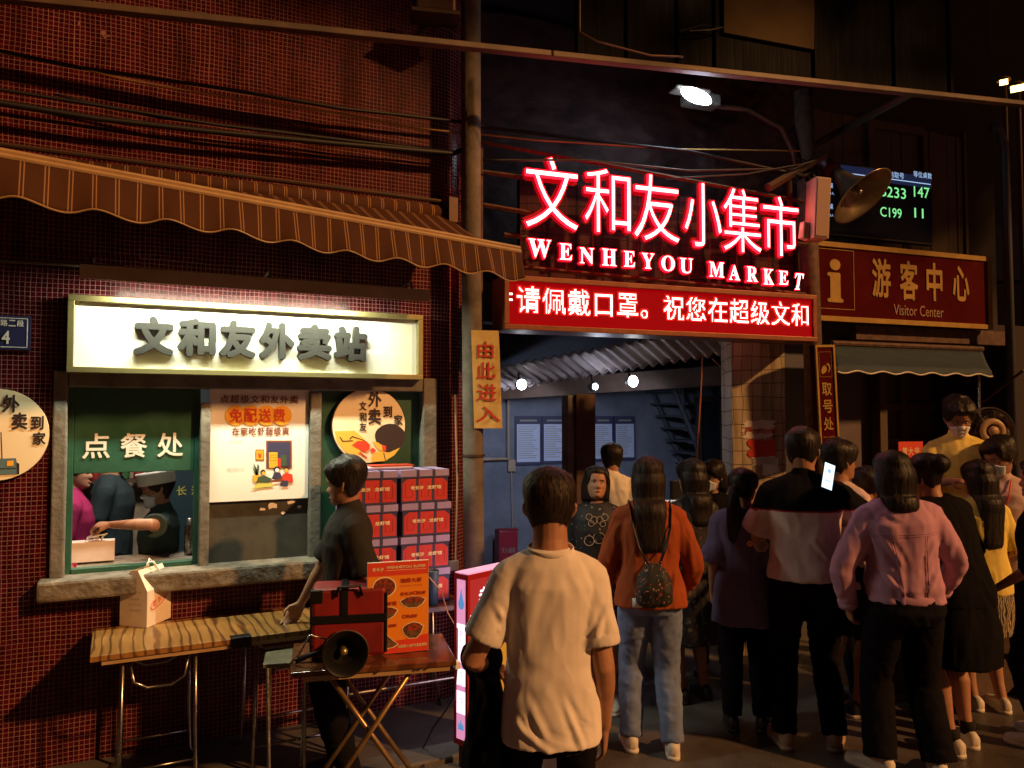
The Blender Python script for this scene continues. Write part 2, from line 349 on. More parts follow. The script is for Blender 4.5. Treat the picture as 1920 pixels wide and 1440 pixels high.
    def grid(s, fn, nu, nv, m=None, closed_u=False):
        v = [fn(i / nu, j / nv) for j in range(nv + 1) for i in range(nu + (0 if closed_u else 1))]
        w_ = nu if closed_u else nu + 1
        f = [(j * w_ + i, j * w_ + (i + 1) % w_, (j + 1) * w_ + (i + 1) % w_, (j + 1) * w_ + i) for j in range(nv) for i in range(nu)]
        return s.add(v, f, m)
    def mesh(s, name, mats, smooth=False):
        me = bpy.data.meshes.new(name); me.from_pydata(s.v, [], s.f)
        for q in (mats if isinstance(mats, (list, tuple)) else [mats]): me.materials.append(q)
        me.polygons.foreach_set('material_index', s.m)
        if smooth: me.polygons.foreach_set('use_smooth', [True] * len(s.f))
        me.update(); return me
    def build(s, name, mats, parent=None, bevel=0, smooth=False, loc=None, rot=None, solid=0, fixn=True, auto=False):
        me = s.mesh(name, mats, smooth)
        if fixn:
            b = bmesh.new(); b.from_mesh(me); bmesh.ops.recalc_face_normals(b, faces=b.faces); b.to_mesh(me); b.free()
        o = bpy.data.objects.new(name, me); COL.objects.link(o); o.parent = parent
        if loc is not None: o.location = loc
        if rot is not None: o.rotation_euler = rot
        if solid:
            q = o.modifiers.new('solid', 'SOLIDIFY'); q.thickness = solid; q.offset = 0
        if bevel:
            q = o.modifiers.new('bevel', 'BEVEL'); q.width = bevel; q.segments = 2; q.limit_method = 'ANGLE'
        return o

def uv_from(o, fn):
    me = o.data; uv = me.uv_layers.new(name='UVMap')
    for l in me.loops: uv.data[l.index].uv = fn(me.vertices[l.vertex_index].co)

def tag(o, label, cat, group=None, kind=None):
    if label: o['label'] = label
    if cat: o['category'] = cat
    if group: o['group'] = group
    if kind: o['kind'] = kind
    return o
def thing(name, label, cat, loc=(0, 0, 0), rotz=0.0, group=None):
    o = bpy.data.objects.new(name, None); COL.objects.link(o); o.location = loc; o.rotation_euler = (0, 0, rotz); o.empty_display_size = .1
    return tag(o, label, cat, group)
def copy_tree(o, parent=None):
    c = o.copy(); COL.objects.link(c); c.parent = parent
    for ch in o.children: copy_tree(ch, c)
    return c
def lamp(name, kind, parent, loc, energy, color, rot=None, size=None, size_y=None, spot=None, target=None, blend=.5):
    d = bpy.data.lights.new(name, kind); d.energy = energy; d.color = color
    if kind == 'AREA':
        d.size = size
        if size_y: d.shape = 'RECTANGLE'; d.size_y = size_y
    elif size: d.shadow_soft_size = size
    if spot: d.spot_size = R(spot); d.spot_blend = blend
    o = bpy.data.objects.new(name, d); COL.objects.link(o); o.parent = parent; o.location = loc
    if rot: o.rotation_euler = rot
    if target is not None: o.rotation_euler = (Vector(target) - Vector(loc)).to_track_quat('-Z', 'Y').to_euler()
    return o
# ================================================================== SETTING
gm = MB().grid(lambda u, v: (-30 + 60 * u, -20 + 60 * v, 0), 60, 60)
g = gm.build('ground', M['asphalt']); tag(g, None, None, kind='structure')
A = Plane((0, 4.75, 0), 0)
B = Plane((2.18, 4.60, 0), -6)
o = ground(900, 4.45); C = Plane((o.x, o.y, 0), -7)
# narrow paved strip along the foot of the mosaic wall
pv = MB(); pv.box(-6, 2.2, 3.95, 4.80, -.02, .035)
tag(pv.build('pavement', M['pave'], bevel=.012), None, None, kind='structure')

# ------------------------------------------------------------------ red mosaic building
bld = thing('mosaic_shop_building', 'red mosaic tiled corner building with a green takeaway counter window', 'building', (0, 4.75, 0))
hx0, hx1 = A.x(101, 900), A.x(812, 900); hz0, hz1 = A.z(300, 1096), A.z(300, 700)
XE, RC = 2.085, .33
wm = MB(); uvs = []
def wq(x0, x1, z0, z1):
    nx = max(1, int((x1 - x0) / .5)); nz = max(1, int((z1 - z0) / .5))
    wm.grid(lambda u, v: (x0 + (x1 - x0) * u, 0, z0 + (z1 - z0) * v), nx, nz)
wq(-5, hx0, 0, 6.5); wq(hx0, hx1, 0, hz0); wq(hx0, hx1, hz1, 6.5); wq(hx1, XE - RC, 0, 6.5)
for k in range(12):
    a0, a1 = math.pi / 2 * k / 12, math.pi / 2 * (k + 1) / 12
    P0 = (XE - RC + RC * math.sin(a0), RC - RC * math.cos(a0)); P1 = (XE - RC + RC * math.sin(a1), RC - RC * math.cos(a1))
    wm.grid(lambda u, v: (P0[0] + (P1[0] - P0[0]) * u, P0[1] + (P1[1] - P0[1]) * u, 6.5 * v), 1, 13)
wm.grid(lambda u, v: (XE, RC + 4 * u, 6.5 * v), 8, 13)
wall = wm.build('mosaic_wall', M['tile'], bld, smooth=False)
def wuv(c):
    x, y, z = c
    if y < 1e-6: return (x, z)
    if y >= RC - 1e-6: return (XE - RC + RC * math.pi / 2 + y - RC, z)
    return (XE - RC + RC * math.atan2(x - (XE - RC), RC - y), z)
uv_from(wall, wuv)
# concrete surround: posts, lintel, middle posts (local y: negative is towards the street)
def xa(px, py=900): return A.x(px, py)
zt, zb = A.z(300, 699), A.z(300, 1085)
c = MB()
c.box(xa(97), xa(124), -.035, .14, zb, zt); c.box(xa(790), xa(816), -.035, .14, zb, zt)
c.box(xa(124) + .002, xa(790) - .002, -.032, .14, A.z(300, 728), zt)
c.box(xa(374), xa(393), -.02, .14, zb, A.z(380, 755)); c.box(xa(580), xa(601), -.02, .14, zb, A.z(300, 731))
c.build('window_surround', M['conc'], bld, bevel=.008)
sx0, sx1 = A.x(66, 1100, -.16), A.x(640, 1060, -.16)
sz1 = A.z(300, 1074, -.12)
sb = MB(); sb.box(sx0, xa(822), -.135, .12, sz1 - .105, sz1)
sill = sb.build('window_sill', M['sill'], bld, bevel=.015)
gp = MB()
ox0, ox1 = A.x(135, 980, .06), A.x(362, 980, .06); oz0, oz1 = A.z(250, 1058, .06), A.z(250, 885, .06)
gp.box(xa(124), ox0, .05, .09, zb, A.z(300, 728)); gp.box(ox1, xa(375), .05, .09, zb, A.z(300, 728))
gp.box(ox0 + .001, ox1 - .001, .052, .09, oz1, A.z(300, 728)); gp.box(ox0 + .001, ox1 - .001, .04, .10, zb, oz0)
gp.build('order_window_panel', M['green'], bld, bevel=.003)
c = MB(); x0, x1, z0, z1 = A.x(148, 830, .05), A.x(349, 830, .05), A.z(250, 858, .05), A.z(250, 812, .05)
c.cells('点餐处', x0 - .01, x1 + .01, z0, z1, .046, .72, .018)
c.build('order_window_lettering', M['white'], bld)
c = MB(); c.box(xa(393) + .001, xa(580) - .001, .045, .10, zb, A.z(300, 728)); c.build('slate_panel', M['slate'], bld)
c = MB(); c.box(xa(601) + .001, xa(790) - .001, .05, .10, zb, A.z(300, 728)); c.build('side_panel', M['green'], bld)
# booth room behind the counter
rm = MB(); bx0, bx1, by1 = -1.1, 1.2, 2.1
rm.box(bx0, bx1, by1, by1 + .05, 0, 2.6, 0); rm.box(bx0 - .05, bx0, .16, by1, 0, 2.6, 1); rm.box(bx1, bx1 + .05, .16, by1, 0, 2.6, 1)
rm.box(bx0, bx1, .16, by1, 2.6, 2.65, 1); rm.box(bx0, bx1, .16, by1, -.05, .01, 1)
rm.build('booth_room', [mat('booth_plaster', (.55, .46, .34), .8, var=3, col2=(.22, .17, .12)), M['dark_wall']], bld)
def bat(px, py, y): return A.at(px, py, y)
t0, t1 = bat(326, 960, 2.0), bat(420, 1060, 2.0)
c = MB(); c.box(bat(318, 900, 2.0)[0], bx1 - .01, 2.04, 2.09, .4, 2.4, 0)
q0, q1 = bat(331, 929, 2.03), bat(350, 911, 2.03); c.text('长', q0[0], q1[0], q0[1], q1[1], 2.035, .01, m=1)
q0, q1 = bat(358, 929, 2.03), bat(377, 911, 2.03); c.text('沙', q0[0], q1[0], q0[1], q1[1], 2.035, .01, m=1)
c.build('booth_board', [mat('dark_teal_board', (.02, .05, .07), .5), mat('lime_lettering', (.55, .55, .08), .5)], bld)
bl = thing('booth_ceiling_lamp', 'white square ceiling lamp inside the takeaway booth', 'lamp', (.05, 5.35, 2.56))
MB().box(-.2, .2, -.2, .2, -.03, .03).build('lamp_housing', M['white'], bl, bevel=.01)
MB().box(-.17, .17, -.17, .17, -.036, -.031).build('diffuser', emis('booth_diffuser', (1, .93, .8), 1.5), bl)
lamp('booth_light', 'AREA', bl, (0, 0, -.05), 26, (1, .86, .70), size=.34)
c = MB(); c.box(ox0 + .02, ox1 + .2, .11, .42, oz0 - .08, oz0 - .005); c.build('inner_counter', M['sill'], bld)
tp = MB()
for (px, py, s_) in ((510, 948, 14), (545, 942, 10), (492, 955, 7), (562, 950, 6), (530, 962, 6)):
    a, z = A.at(px, py, .04); n = 9; k = s_ / 330
    tp.poly([(a + k * random.uniform(.5, 1.1) * math.cos(6.283 * i / n), z + k * .6 * random.uniform(.4, 1.1) * math.sin(6.283 * i / n)) for i in range(n)], .0425)
tp.build('torn_paper', M['paper'], bld)
c = MB()   # cable run and little box at the wall foot by the boxes
c.tube([A.w(*p) - Vector((0, 4.75, 0)) for p in [(A.x(852, 740), -.01, A.z(852, 740)), (A.x(856, 900), -.012, A.z(856, 900)), (A.x(853, 1060), -.012, A.z(853, 1060))]], .006)
q = A.at(850, 1060, -.02); c.box(q[0] - .03, q[0] + .03, -.04, -.003, q[1] - .03, q[1] + .03)
c.build('wall_conduit', M['pale'], bld)

# ------------------------------------------------------------------ takeaway sign box with brushed letters
SY = -.10
st = thing('takeaway_sign', 'white takeaway sign box with raised steel letters above the counter window', 'sign', (0, 4.75, 0))
sx0, sx1 = A.x(125.5, 625, SY), A.x(793.7, 650, SY); sz0 = (A.z(124.5, 698, SY) + A.z(793.7, 712, SY)) / 2; sz1 = (A.z(126, 551, SY) + A.z(793.7, 591, SY)) / 2
c = MB(); c.box(sx0 + .03, sx1 - .03, SY + .045, -.004, sz0 + .03, sz1 - .03); c.build('sign_panel', M['white'], st)
c = MB(); f = .032
c.box(sx0, sx1, SY, -.002, sz1 - f, sz1); c.box(sx0, sx1, SY, -.002, sz0, sz0 + f); c.box(sx0, sx0 + f, SY + .002, -.003, sz0 + f, sz1 - f); c.box(sx1 - f, sx1, SY + .002, -.003, sz0 + f, sz1 - f)
c.build('sign_frame', M['brass'], st, bevel=.003)
x0, x1 = A.x(247, 630, SY), A.x(692, 640, SY); z0 = (A.z(286, 668, SY) + A.z(662, 677, SY)) / 2; z1 = (A.z(286, 593, SY) + A.z(662, 611, SY)) / 2
c = MB(); c.cells('文和友外卖站', x0, x1, z0, z1, SY + .045, .92, .052, depth=.045)
c.build('sign_lettering', M['letter'], st)

# linear lamp on a bracket rod above it
LY = -.30
lz = (A.z(160, 520, LY) + A.z(795, 550, LY)) / 2; lx0, lx1 = A.x(150, 515, LY), A.x(802, 550, LY)
lt = thing('linear_sign_lamp', 'long slim lamp bar on wall rods above the takeaway sign', 'lamp', (0, 4.75, 0))
c = MB()
c.box(lx0, lx1, LY - .03, LY + .03, lz, lz + .035); c.box(lx0, lx1, LY - .036, LY - .031, lz - .034, lz + .04)
c.build('lamp_housing', M['pale'], lt, bevel=.006)
MB().box(lx0 + .03, lx1 - .03, LY - .01, LY + .025, lz - .006, lz - .001).build('lamp_strip', M['tube_lit'], lt)
c = MB(); c.tube([(lx0 - .42, LY, lz + .03), (lx0 + .2, LY, lz + .045)], .011); c.build('lamp_rod', M['darksteel'], lt)
for xx in (lx0 + .05, (lx0 + lx1) / 2, lx1 - .1): c = MB(); c.tube([(xx, LY, lz + .05), (xx, LY + .02, lz + .09), (xx, -.002, lz + .09)], .008); c.build('lamp_bracket', M['darksteel'], lt)
# the tube's own light, thrown down and back over the sign
lamp('tube_light', 'AREA', lt, ((lx0 + lx1) / 2 - .1, LY + .01, lz - .02), 36, (.96, 1.0, .74), rot=(R(16), 0, 0), size=(lx1 - lx0) * .72, size_y=.03)

# ------------------------------------------------------------------ poster
PY = .02
c = MB(); px0, px1, pz0, pz1 = A.x(391.4, 830, PY), A.x(578.5, 830, PY), A.z(480, 938, PY), A.z(480, 727.7, PY)
T = lambda px, py: A.at(px, py, PY)
def on(text, x0, x1, y0, y1, y, m, weight=.02, cm=None):
    xm = (x0 + x1) / 2
    (cm or c).cells(text, T(x0, (y0 + y1) / 2)[0], T(x1, (y0 + y1) / 2)[0], T(xm, y1)[1], T(xm, y0)[1], y, .88, weight, m=m, res=2)
def pp(pts, y, m, sc=None): c.poly([T(*p) for p in pts], y, m=m)
def dd(px, py, r, y, m, ry=None):
    x, z = T(px, py); c.disc(x, z, r / 343, (ry or r) / 343, y, m=m, n=28)
c.box(px0, px1, PY, PY + .012, pz0, pz1, 0)
on('点超级文和友外卖', 411, 560, 741, 756, PY - .004, 1)
for i, q in enumerate((442, 470, 499, 528)): dd(q, 779, 20.5, PY - .003 - .0008 * i, 2)
on('免配送费', 429, 536, 766, 791, PY - .008, 3, .014)
on('在家吃虾超级爽', 434, 543, 801, 816, PY - .004, 1)
on('外卖小程序', 428, 453, 825, 829, PY - .004, 4, 0); on('超级文和友外卖', 425, 457, 877, 881, PY - .004, 4, 0)
pp([(499, 826), (547, 826), (547, 878), (499, 878)], PY - .003, 1); pp([(502, 829), (544, 829), (544, 875), (502, 875)], PY - .004, 5)
pp([(504, 848), (520, 848), (520, 877), (504, 877)], PY - .005, 2); pp([(520, 859), (526, 859), (526, 877), (520, 877)], PY - .005, 3); pp([(526, 853), (537, 853), (537, 874), (526, 874)], PY - .005, 6)
for i in range(3):
    for j in range(3): dd(507.5 + i * 4.6, 853 + j * 5, 1, PY - .006, 1)
pp([(479, 843), (495, 843), (495, 863), (479, 863)], PY - .003, 1); pp([(480.3, 844.5), (493.7, 844.5), (493.7, 861.5), (480.3, 861.5)], PY - .004, 2)
pp([(485, 858), (483, 847), (486, 852), (487, 849), (488, 852), (491, 847), (489, 858)], PY - .005, 3)
for (a, b) in ((-6, -22), (-3, -26), (1, -19), (5, -24)): pp([(480, 893), (480 + a - 2, 893 + b), (480 + a + 1, 893 + b + 6), (484, 893)], PY - .004, 6)
pp([(473, 891), (490, 891), (487, 904), (475, 904)], PY - .005, 2)
dd(493, 885, 5, PY - .005, 7); dd(493.5, 887, 3.6, PY - .006, 8); pp([(480, 905), (484, 894), (495, 891), (510, 898), (504, 905)], PY - .0055, 6)
pp([(471, 918), (484, 905), (506, 904), (514, 912), (492, 914)], PY - .0045, 9)
dd(519, 880, 6.3, PY - .005, 5); dd(519.5, 881.5, 4.2, PY - .006, 0); pp([(509, 898), (514, 886), (525, 886), (530, 898)], PY - .0052, 5)
dd(537, 879, 5, PY - .005, 7); dd(536.5, 881.5, 3.7, PY - .006, 8); pp([(526, 904), (530, 889), (538, 886), (548, 890), (549, 904)], PY - .0056, 3)
pp([(505, 901), (528, 897), (532, 901), (508, 904)], PY - .007, 1); pp([(524, 911), (529, 901), (540, 901), (540, 911)], PY - .0062, 5)
po = c.build('takeaway_poster', [M['paper'], M['ink_brown'], M['ink_orange'], M['ink_red2'], M['ink_grey'], M['ink_navy'], M['ink_green'], M['ink_dark'], M['ink_flesh'], M['ink_lime']])
po.location = (0, 4.75, 0); tag(po, 'cream takeaway poster with four orange circles above the dark slate panel', 'poster')

# ------------------------------------------------------------------ round signs
c = MB(); PY = .0
cx, cz = A.at(692.8, 798, PY); rx = (A.x(760.6, 798, PY) - A.x(625, 798, PY)) / 2; rz = (A.z(692, 728.7, PY) - A.z(692, 867.7, PY)) / 2
rd = (rx + rz) / 2
c.disc(cx, cz, rd, rd, PY, .025, 0, 64)
S3 = lambda x, y: T(380 + x / 4.571, 720 + y / 4.571)
def o3(t, x0, x1, y0, y1, m=1, wgt=.028): on(t, 380 + x0 / 4.571, 380 + x1 / 4.571, 720 + y0 / 4.571, 720 + y1 / 4.571, PY - .004, m, wgt)
o3('外', 1412, 1540, 65, 197); o3('卖', 1412, 1535, 208, 347); o3('文', 1338, 1408, 150, 227); o3('和', 1338, 1408, 243, 322); o3('友', 1338, 1408, 328, 407)
o3('到', 1543, 1628, 188, 287); o3('家', 1632, 1718, 263, 357)
def p3(pts, y, m): c.poly([S3(*p) for p in pts], y, m=m)
p3([(1130, 405), (1300, 400), (1385, 470), (1400, 500), (1370, 555), (1335, 600), (1345, 655), (1280, 635), (1200, 560), (1150, 490)], PY - .003, 2)
p3([(1170, 455), (1195, 495), (1290, 490), (1285, 482), (1202, 486), (1178, 452)], PY - .004, 1); p3([(1255, 470), (1280, 445), (1390, 482), (1385, 488), (1283, 455), (1262, 476)], PY - .004, 1)
p3([(1275, 525), (1325, 488), (1400, 488), (1432, 520), (1425, 560), (1390, 585), (1340, 560)], PY - .0045, 3); p3([(1350, 580), (1410, 630), (1405, 640), (1335, 590)], PY - .0045, 3); p3([(1295, 600), (1355, 635), (1345, 650), (1285, 620)], PY - .0048, 3)
c.poly([S3(1605 + 128 * math.cos(a) * (1 + .06 * math.sin(3 * a)), 462 - 122 * math.sin(a)) for a in [6.283 * i / 40 for i in range(40)]], PY - .003, m=1)
p3([(1445, 668), (1452, 610), (1500, 572), (1545, 580), (1590, 590), (1690, 545), (1640, 610), (1560, 660)], PY - .005, 2); p3([(1450, 490), (1500, 500), (1545, 530), (1540, 575), (1500, 560)], PY - .0052, 2)
p3([(1535, 520), (1570, 530), (1570, 570), (1540, 575)], PY - .0058, 3); p3([(1435, 560), (1460, 545), (1485, 570), (1450, 600)], PY - .0058, 3)
p3([(1545, 590), (1562, 655), (1568, 653), (1552, 588)], PY - .006, 1)
c.disc(cx, cz, rd + .006, rd + .006, PY + .004, .018, 1, 64)
rs = c.build('round_sign', [M['ink_cream'], M['ink_dark'], M['ink_flesh'], M['ink_red2']]); rs.location = (0, 4.75, 0)
tag(rs, 'round cream takeaway sign with a hand, crayfish and dark hair drawn on it', 'sign', 'round takeaway signs')
c = MB(); PY = -.035
x1_ = A.x(92, 815, PY); rz = (A.z(5, 729, PY) - A.z(5, 901, PY)) / 2; cx = x1_ - rz; cz = (A.z(5, 729, PY) + A.z(5, 901, PY)) / 2
c.disc(cx, cz, rz, rz, PY, .03, 0, 64)
S4 = lambda x, y: T(x / 7.2, 720 + y / 7.2)
def o4(t, x0, x1, y0, y1): on(t, x0 / 7.2, x1 / 7.2, 720 + y0 / 7.2, 720 + y1 / 7.2, PY - .004, 1, .03)
o4('外', 15, 285, 145, 387); o4('卖', 145, 388, 385, 617); o4('到', 402, 604, 430, 617); o4('家', 430, 630, 648, 822)
p4 = lambda pts, y, m: c.poly([S4(*p) for p in pts], y, m=m)
p4([(-300, 1020), (215, 1000), (230, 1060), (262, 1075), (262, 1215), (-300, 1240)], PY - .003, 2); p4([(-300, 1150), (225, 1130), (225, 1140), (-300, 1162)], PY - .004, 1)
p4([(95, 1040), (185, 1030), (185, 1102), (95, 1108)], PY - .0045, 3); p4([(8, 650), (22, 650), (36, 1010), (22, 1010)], PY - .003, 1)
p4([(228, 1060), (262, 1075), (262, 1215), (236, 1218)], PY - .0042, 1)
rs = c.build('round_sign', [M['ink_cream'], M['ink_dark'], M['ink_teal'], M['ink_orange']]); rs.location = (0, 4.75, 0)
tag(rs, 'round cream takeaway sign with a blue sofa, cut off by the picture edge', 'sign', 'round takeaway signs')

# street-name plate
c = MB(); PY = -.02
q0, q1 = A.at(-95, 656, PY), A.at(58, 590, PY)
z0, z1 = A.z(30, 656, PY), A.z(30, 592, PY)
c.box(q0[0], q1[0], PY, -.002, z0, z1, 0)
e = .012
for (a, b, d, f_) in ((q0[0] + e, q1[0] - e, z1 - e - .004, z1 - e), (q0[0] + e, q1[0] - e, z0 + e, z0 + e + .004), (q1[0] - e - .004, q1[0] - e, z0 + e, z1 - e)):
    c.box(a, b, PY - .003, PY - .001, d, f_, 1)
on('路二段', 0, 46, 600, 612, PY - .004, 1); on('4', 2, 20, 620, 645, PY - .004, 1)
pl = c.build('street_plate', [M['navy'], M['white']]); pl.location = (0, 4.75, 0); tag(pl, 'small navy street plate with white writing on the red mosaic', 'plate')

# ------------------------------------------------------------------ striped awning
aw = thing('striped_awning', 'brown striped roll-out awning with scalloped valance over the takeaway counter', 'awning', (0, 0, 0))
def P_on_Y(px, py, Y): r = ray(px, py); return CAM + r * (Y / r.y)
bL = P_on_Y(-60, 280, 3.52); bR = P_on_Y(976, 472, 3.90)
rL = Vector((-1.2, 4.66, 3.19)); rR = P_on_Y(832, 396, 4.66); rR.z = 3.19
nv = 120
def aw_pt(u, v):
    a = rL.lerp(rR, u); b_ = bL.lerp(bR, u); p = a.lerp(b_, v); p.z -= .05 * math.sin(math.pi * v) + .008 * math.sin(u * 24) * math.sin(math.pi * v); return p
top = MB(); top.grid(aw_pt, 60, 10); ob = top.build('canopy_cloth', M['awning'], aw, smooth=True)
Lb = (bR - bL).length; bd = (bR - bL).normalized()
uv_from(ob, lambda c_: ((c_ - bL).dot(bd), c_.z))
va = MB()
def val_pt(u, v):
    p = bL.lerp(bR, u); s = u * Lb
    drop = .165 + .013 * math.sin(s * 2 * math.pi / .27 + .6) + .006 * math.sin(s * 5)
    p = p + Vector((0, -.012, -.012)) + Vector((0.008 * math.sin(s * 2 * math.pi / .27) * v, -.05 * v + .016 * math.sin(s * 2 * math.pi / .27) * v, -drop * v)); return p
va.grid(val_pt, 180, 8); ob = va.build('valance', M['awning'], aw, smooth=True, solid=.002); uv_from(ob, lambda c_: ((c_ - bL).dot(bd), c_.z))
va = MB(); va.tube([val_pt(i / 160, 1.0) for i in range(161)], .004, 5); va.build('valance_trim', M['bar'], aw)
c = MB()
for dz, dy in ((0, 0), (.022, .012)): c.tube([bL + Vector((0, dy, dz)), bR + Vector((0, dy, dz))], .013, 8)
c.build('front_bar', M['bar'], aw)
c = MB(); c.tube([rL, rR], .052, 16); ob = c.build('cloth_roller', M['awning'], aw, smooth=True); uv_from(ob, lambda c_: (c_.x, c_.z))
c = MB(); c.box(rR.x, rR.x + .06, 4.56, 4.745, 3.12, 3.28); c.tube([rL + Vector((0, .03, .09)), rR + Vector((0, .03, .09))], .014); c.tube([rR + Vector((-.1, 0, -.02)), rR + Vector((.02, -.3, -.25)), bR + Vector((-.1, .05, .0))], .016)
c.build('roller_bracket', M['darksteel'], aw)

# ------------------------------------------------------------------ concrete pole at the corner, with the paper strip sign
pc = ground(888, 4.95)
pl_ = thing('corner_pole', 'weathered round concrete pole between the mosaic corner and the market entrance', 'pole', pc)
c = MB(); c.tube([(-.03, 0, 6.5), (-.02, 0, 3), (.0, 0, 1.4), (.012, 0, 0)], [.064, .064, .066, .068], 24); c.build('shaft', mat('pole_concrete', (.17, .14, .105), .85, var=6, col2=(.085, .066, .05), bump=(35, .5, .006)), pl_, smooth=True)
for zz in (1.62, 2.32): c = MB(); c.lathe([(.07, zz - .008), (.075, zz - .008), (.075, zz + .008), (.07, zz + .008)], 20); c.build('wire_tie', M['darksteel'], pl_)
PP = Plane((pc.x, pc.y - .078, 0), -14)
q = [PP.at(x, y) for x, y in ((883, 619), (935, 620), (942, 803), (889, 803))]
c = MB()
def strip(u, v):
    x = q[0][0] * (1 - u) * (1 - v) + q[1][0] * u * (1 - v) + q[2][0] * u * v + q[3][0] * (1 - u) * v
    z = q[0][1] * (1 - u) * (1 - v) + q[1][1] * u * (1 - v) + q[2][1] * u * v + q[3][1] * (1 - u) * v
    return (x, -.004 + .005 * abs(math.sin(v * 5 + u * 2)) * u, z)
c.grid(strip, 8, 20, 0)
for t_, (a, b, y0, y1) in zip('由此进入', ((895, 925, 640, 672), (893, 929, 679, 711), (894, 931, 720, 752), (893, 937, 762, 791))):
    x0, x1 = PP.x(a, y0), PP.x(b, y0); c.text(t_, x0, x1, PP.z((a + b) / 2, y1), PP.z((a + b) / 2, y0), -.010, .016, m=1)
ps = c.build('entrance_strip_sign', [mat('yellowed_paper', (.60, .43, .15), .3, var=8, col2=(.46, .31, .10), bump=(14, .4, .006)), M['ink_red']], solid=0)
ps.location = PP.o; ps.rotation_euler = (0, 0, PP.rot); tag(ps, 'yellowed vertical strip sign with four dark red characters tied to the concrete pole', 'sign')

# ------------------------------------------------------------------ cables
def cable(pts, r, label, m='rubber', sag=.0):
    V_ = []
    for i in range(len(pts) - 1):
        for k in range(6):
            t = k / 6; p = pts[i].lerp(pts[i + 1], t); p = p + Vector((0, 0, -sag * math.sin(math.pi * t))); V_.append(p)
    V_.append(pts[-1]); c = MB(); c.tube(V_, r, 6); o = c.build('overhead_cable', M[m], smooth=True); tag(o, label, 'cable', 'cables strung along the facade'); return o
def ca(pts, y=-.12): return [A.hit(px, py, y) for px, py in pts]
def cb(pts, y=-.2): return [B.hit(px, py, y) for px, py in pts]
M['yellow_cable'] = mat('yellow_cable', (.45, .26, .07), .5)
M['orange_cable'] = mat('orange_cable', (.42, .12, .05), .5)
cable(ca([(-80, 80), (150, 127), (400, 163), (640, 203), (860, 228)]) + cb([(905, 238), (1100, 262), (1290, 283), (1510, 330)], -.05), .011, 'topmost black cable crossing the mosaic above the awning')
cable(ca([(-80, 86), (110, 118), (230, 148), (330, 166), (480, 190), (640, 214), (780, 240), (870, 250)]) + cb([(905, 252), (1000, 262), (1280, 280), (1500, 283)], -.05), .006, 'thin yellow cable hanging just under the topmost black one', 'yellow_cable')
cable(ca([(-80, 155), (200, 200), (400, 233), (640, 262), (850, 286)]), .010, 'black cable in the middle of the run above the awning')
cable(ca([(-80, 180), (180, 222), (390, 246), (640, 270), (850, 288), (872, 278), (888, 268)], -.13), .017, 'thick black cable bundle lowest on the mosaic, ending at the pole')
cable(ca([(100, 176), (300, 222), (520, 245), (700, 268), (850, 284)], -.10), .006, 'thin black wire twisted between the two lower cable runs')
cable(cb([(905, 300), (1100, 300), (1290, 320), (1480, 316), (1530, 300)], -.1), .008, 'black cable passing behind the tall red characters to the pole')
cable(cb([(1250, 335), (1400, 326), (1500, 308)], -.12), .006, 'thin black wire sloping up to the dark pole top')
cable([at_depth(1087, -40, 4.6), at_depth(1087, 60, 4.6), at_depth(1120, 78, 4.6), at_depth(1220, 104, 4.7), at_depth(1280, 106, 4.8)], .006, 'grey wire drooping from the canopy post', 'darksteel')
cable([at_depth(1318, 655, 6.9), at_depth(1313, 760, 6.9), at_depth(1306, 870, 6.9)], .006, 'orange cable hanging straight down in the market entrance', 'orange_cable')
cable([at_depth(1335, 672, 6.3), at_depth(1400, 715, 6.2), at_depth(1465, 740, 6.2)], .004, 'thin pale wire across the cream tiled pillar', 'yellow_cable', .03)
# ================================================================== MARKET SIDE
mk = thing('market_building', 'dark plank fronted market building with an open entrance below the red lit sign', 'building', B.o, B.rot)
b = lambda px, py, y=0.0: B.at(px, py, y)
WX = 9.5
def bw(c): return c
FY = .95                                            # the facade lies this far behind the sign plane
c = MB()
xl = -.15
c.box(xl, b(1866, 300, FY)[0], FY + .02, FY + .2, 2.62, 7.5, 0)                     # upper storey
c.build('upper_wall', M['dark_wall'], mk)
c = MB()                                                            # planks behind the screen
x0, x1 = b(1500, 300, FY)[0], b(1805, 300, FY)[0]; zt_, zb_ = b(1640, 225, FY)[1], b(1700, 470, FY)[1] - .1
nn = 17
for i in range(nn):
    a = x0 + (x1 - x0) * i / nn; c.box(a + .003, a + (x1 - x0) / nn - .003, FY - .02 - .008 * (i % 3 == 1), FY + .015, zb_, zt_ - .05 * (i / nn))
c.build('plank_wall', M['plank'], mk)
c = MB(); z0, z1 = b(1700, 315, FY)[1], b(1700, 255, FY)[1]; x0w, x1w = b(1625, 280, FY)[0], b(1725, 280, FY)[0]
c.box(x0w, x1w, FY - .07, FY - .035, z1, z1 + .08); c.box(x0w - .04, x0w + .03, FY - .075, FY - .032, z0 - .3, z1 + .1); c.box(x1w - .03, x1w + .02, FY - .07, FY - .034, z0 - .3, z1)
c.box(b(1800, 260, FY)[0] - .01, b(1800, 260, FY)[0] + .03, FY - .05, FY, zb_, zt_)
c.build('plank_window_frame', M['plank'], mk)
c = MB()                                                            # crumpled plastic sheet right of the lamp
s0, s1 = b(860, 300, FY - .1)[0], b(1500, 300, FY - .1)[0]; sz0, sz1 = b(1400, 520, FY - .1)[1], b(1380, 120, FY - .1)[1]
ss_ = lambda a, b_, x: (lambda t: t * t * (3 - 2 * t))(min(1, max(0, (x - a) / (b_ - a))))
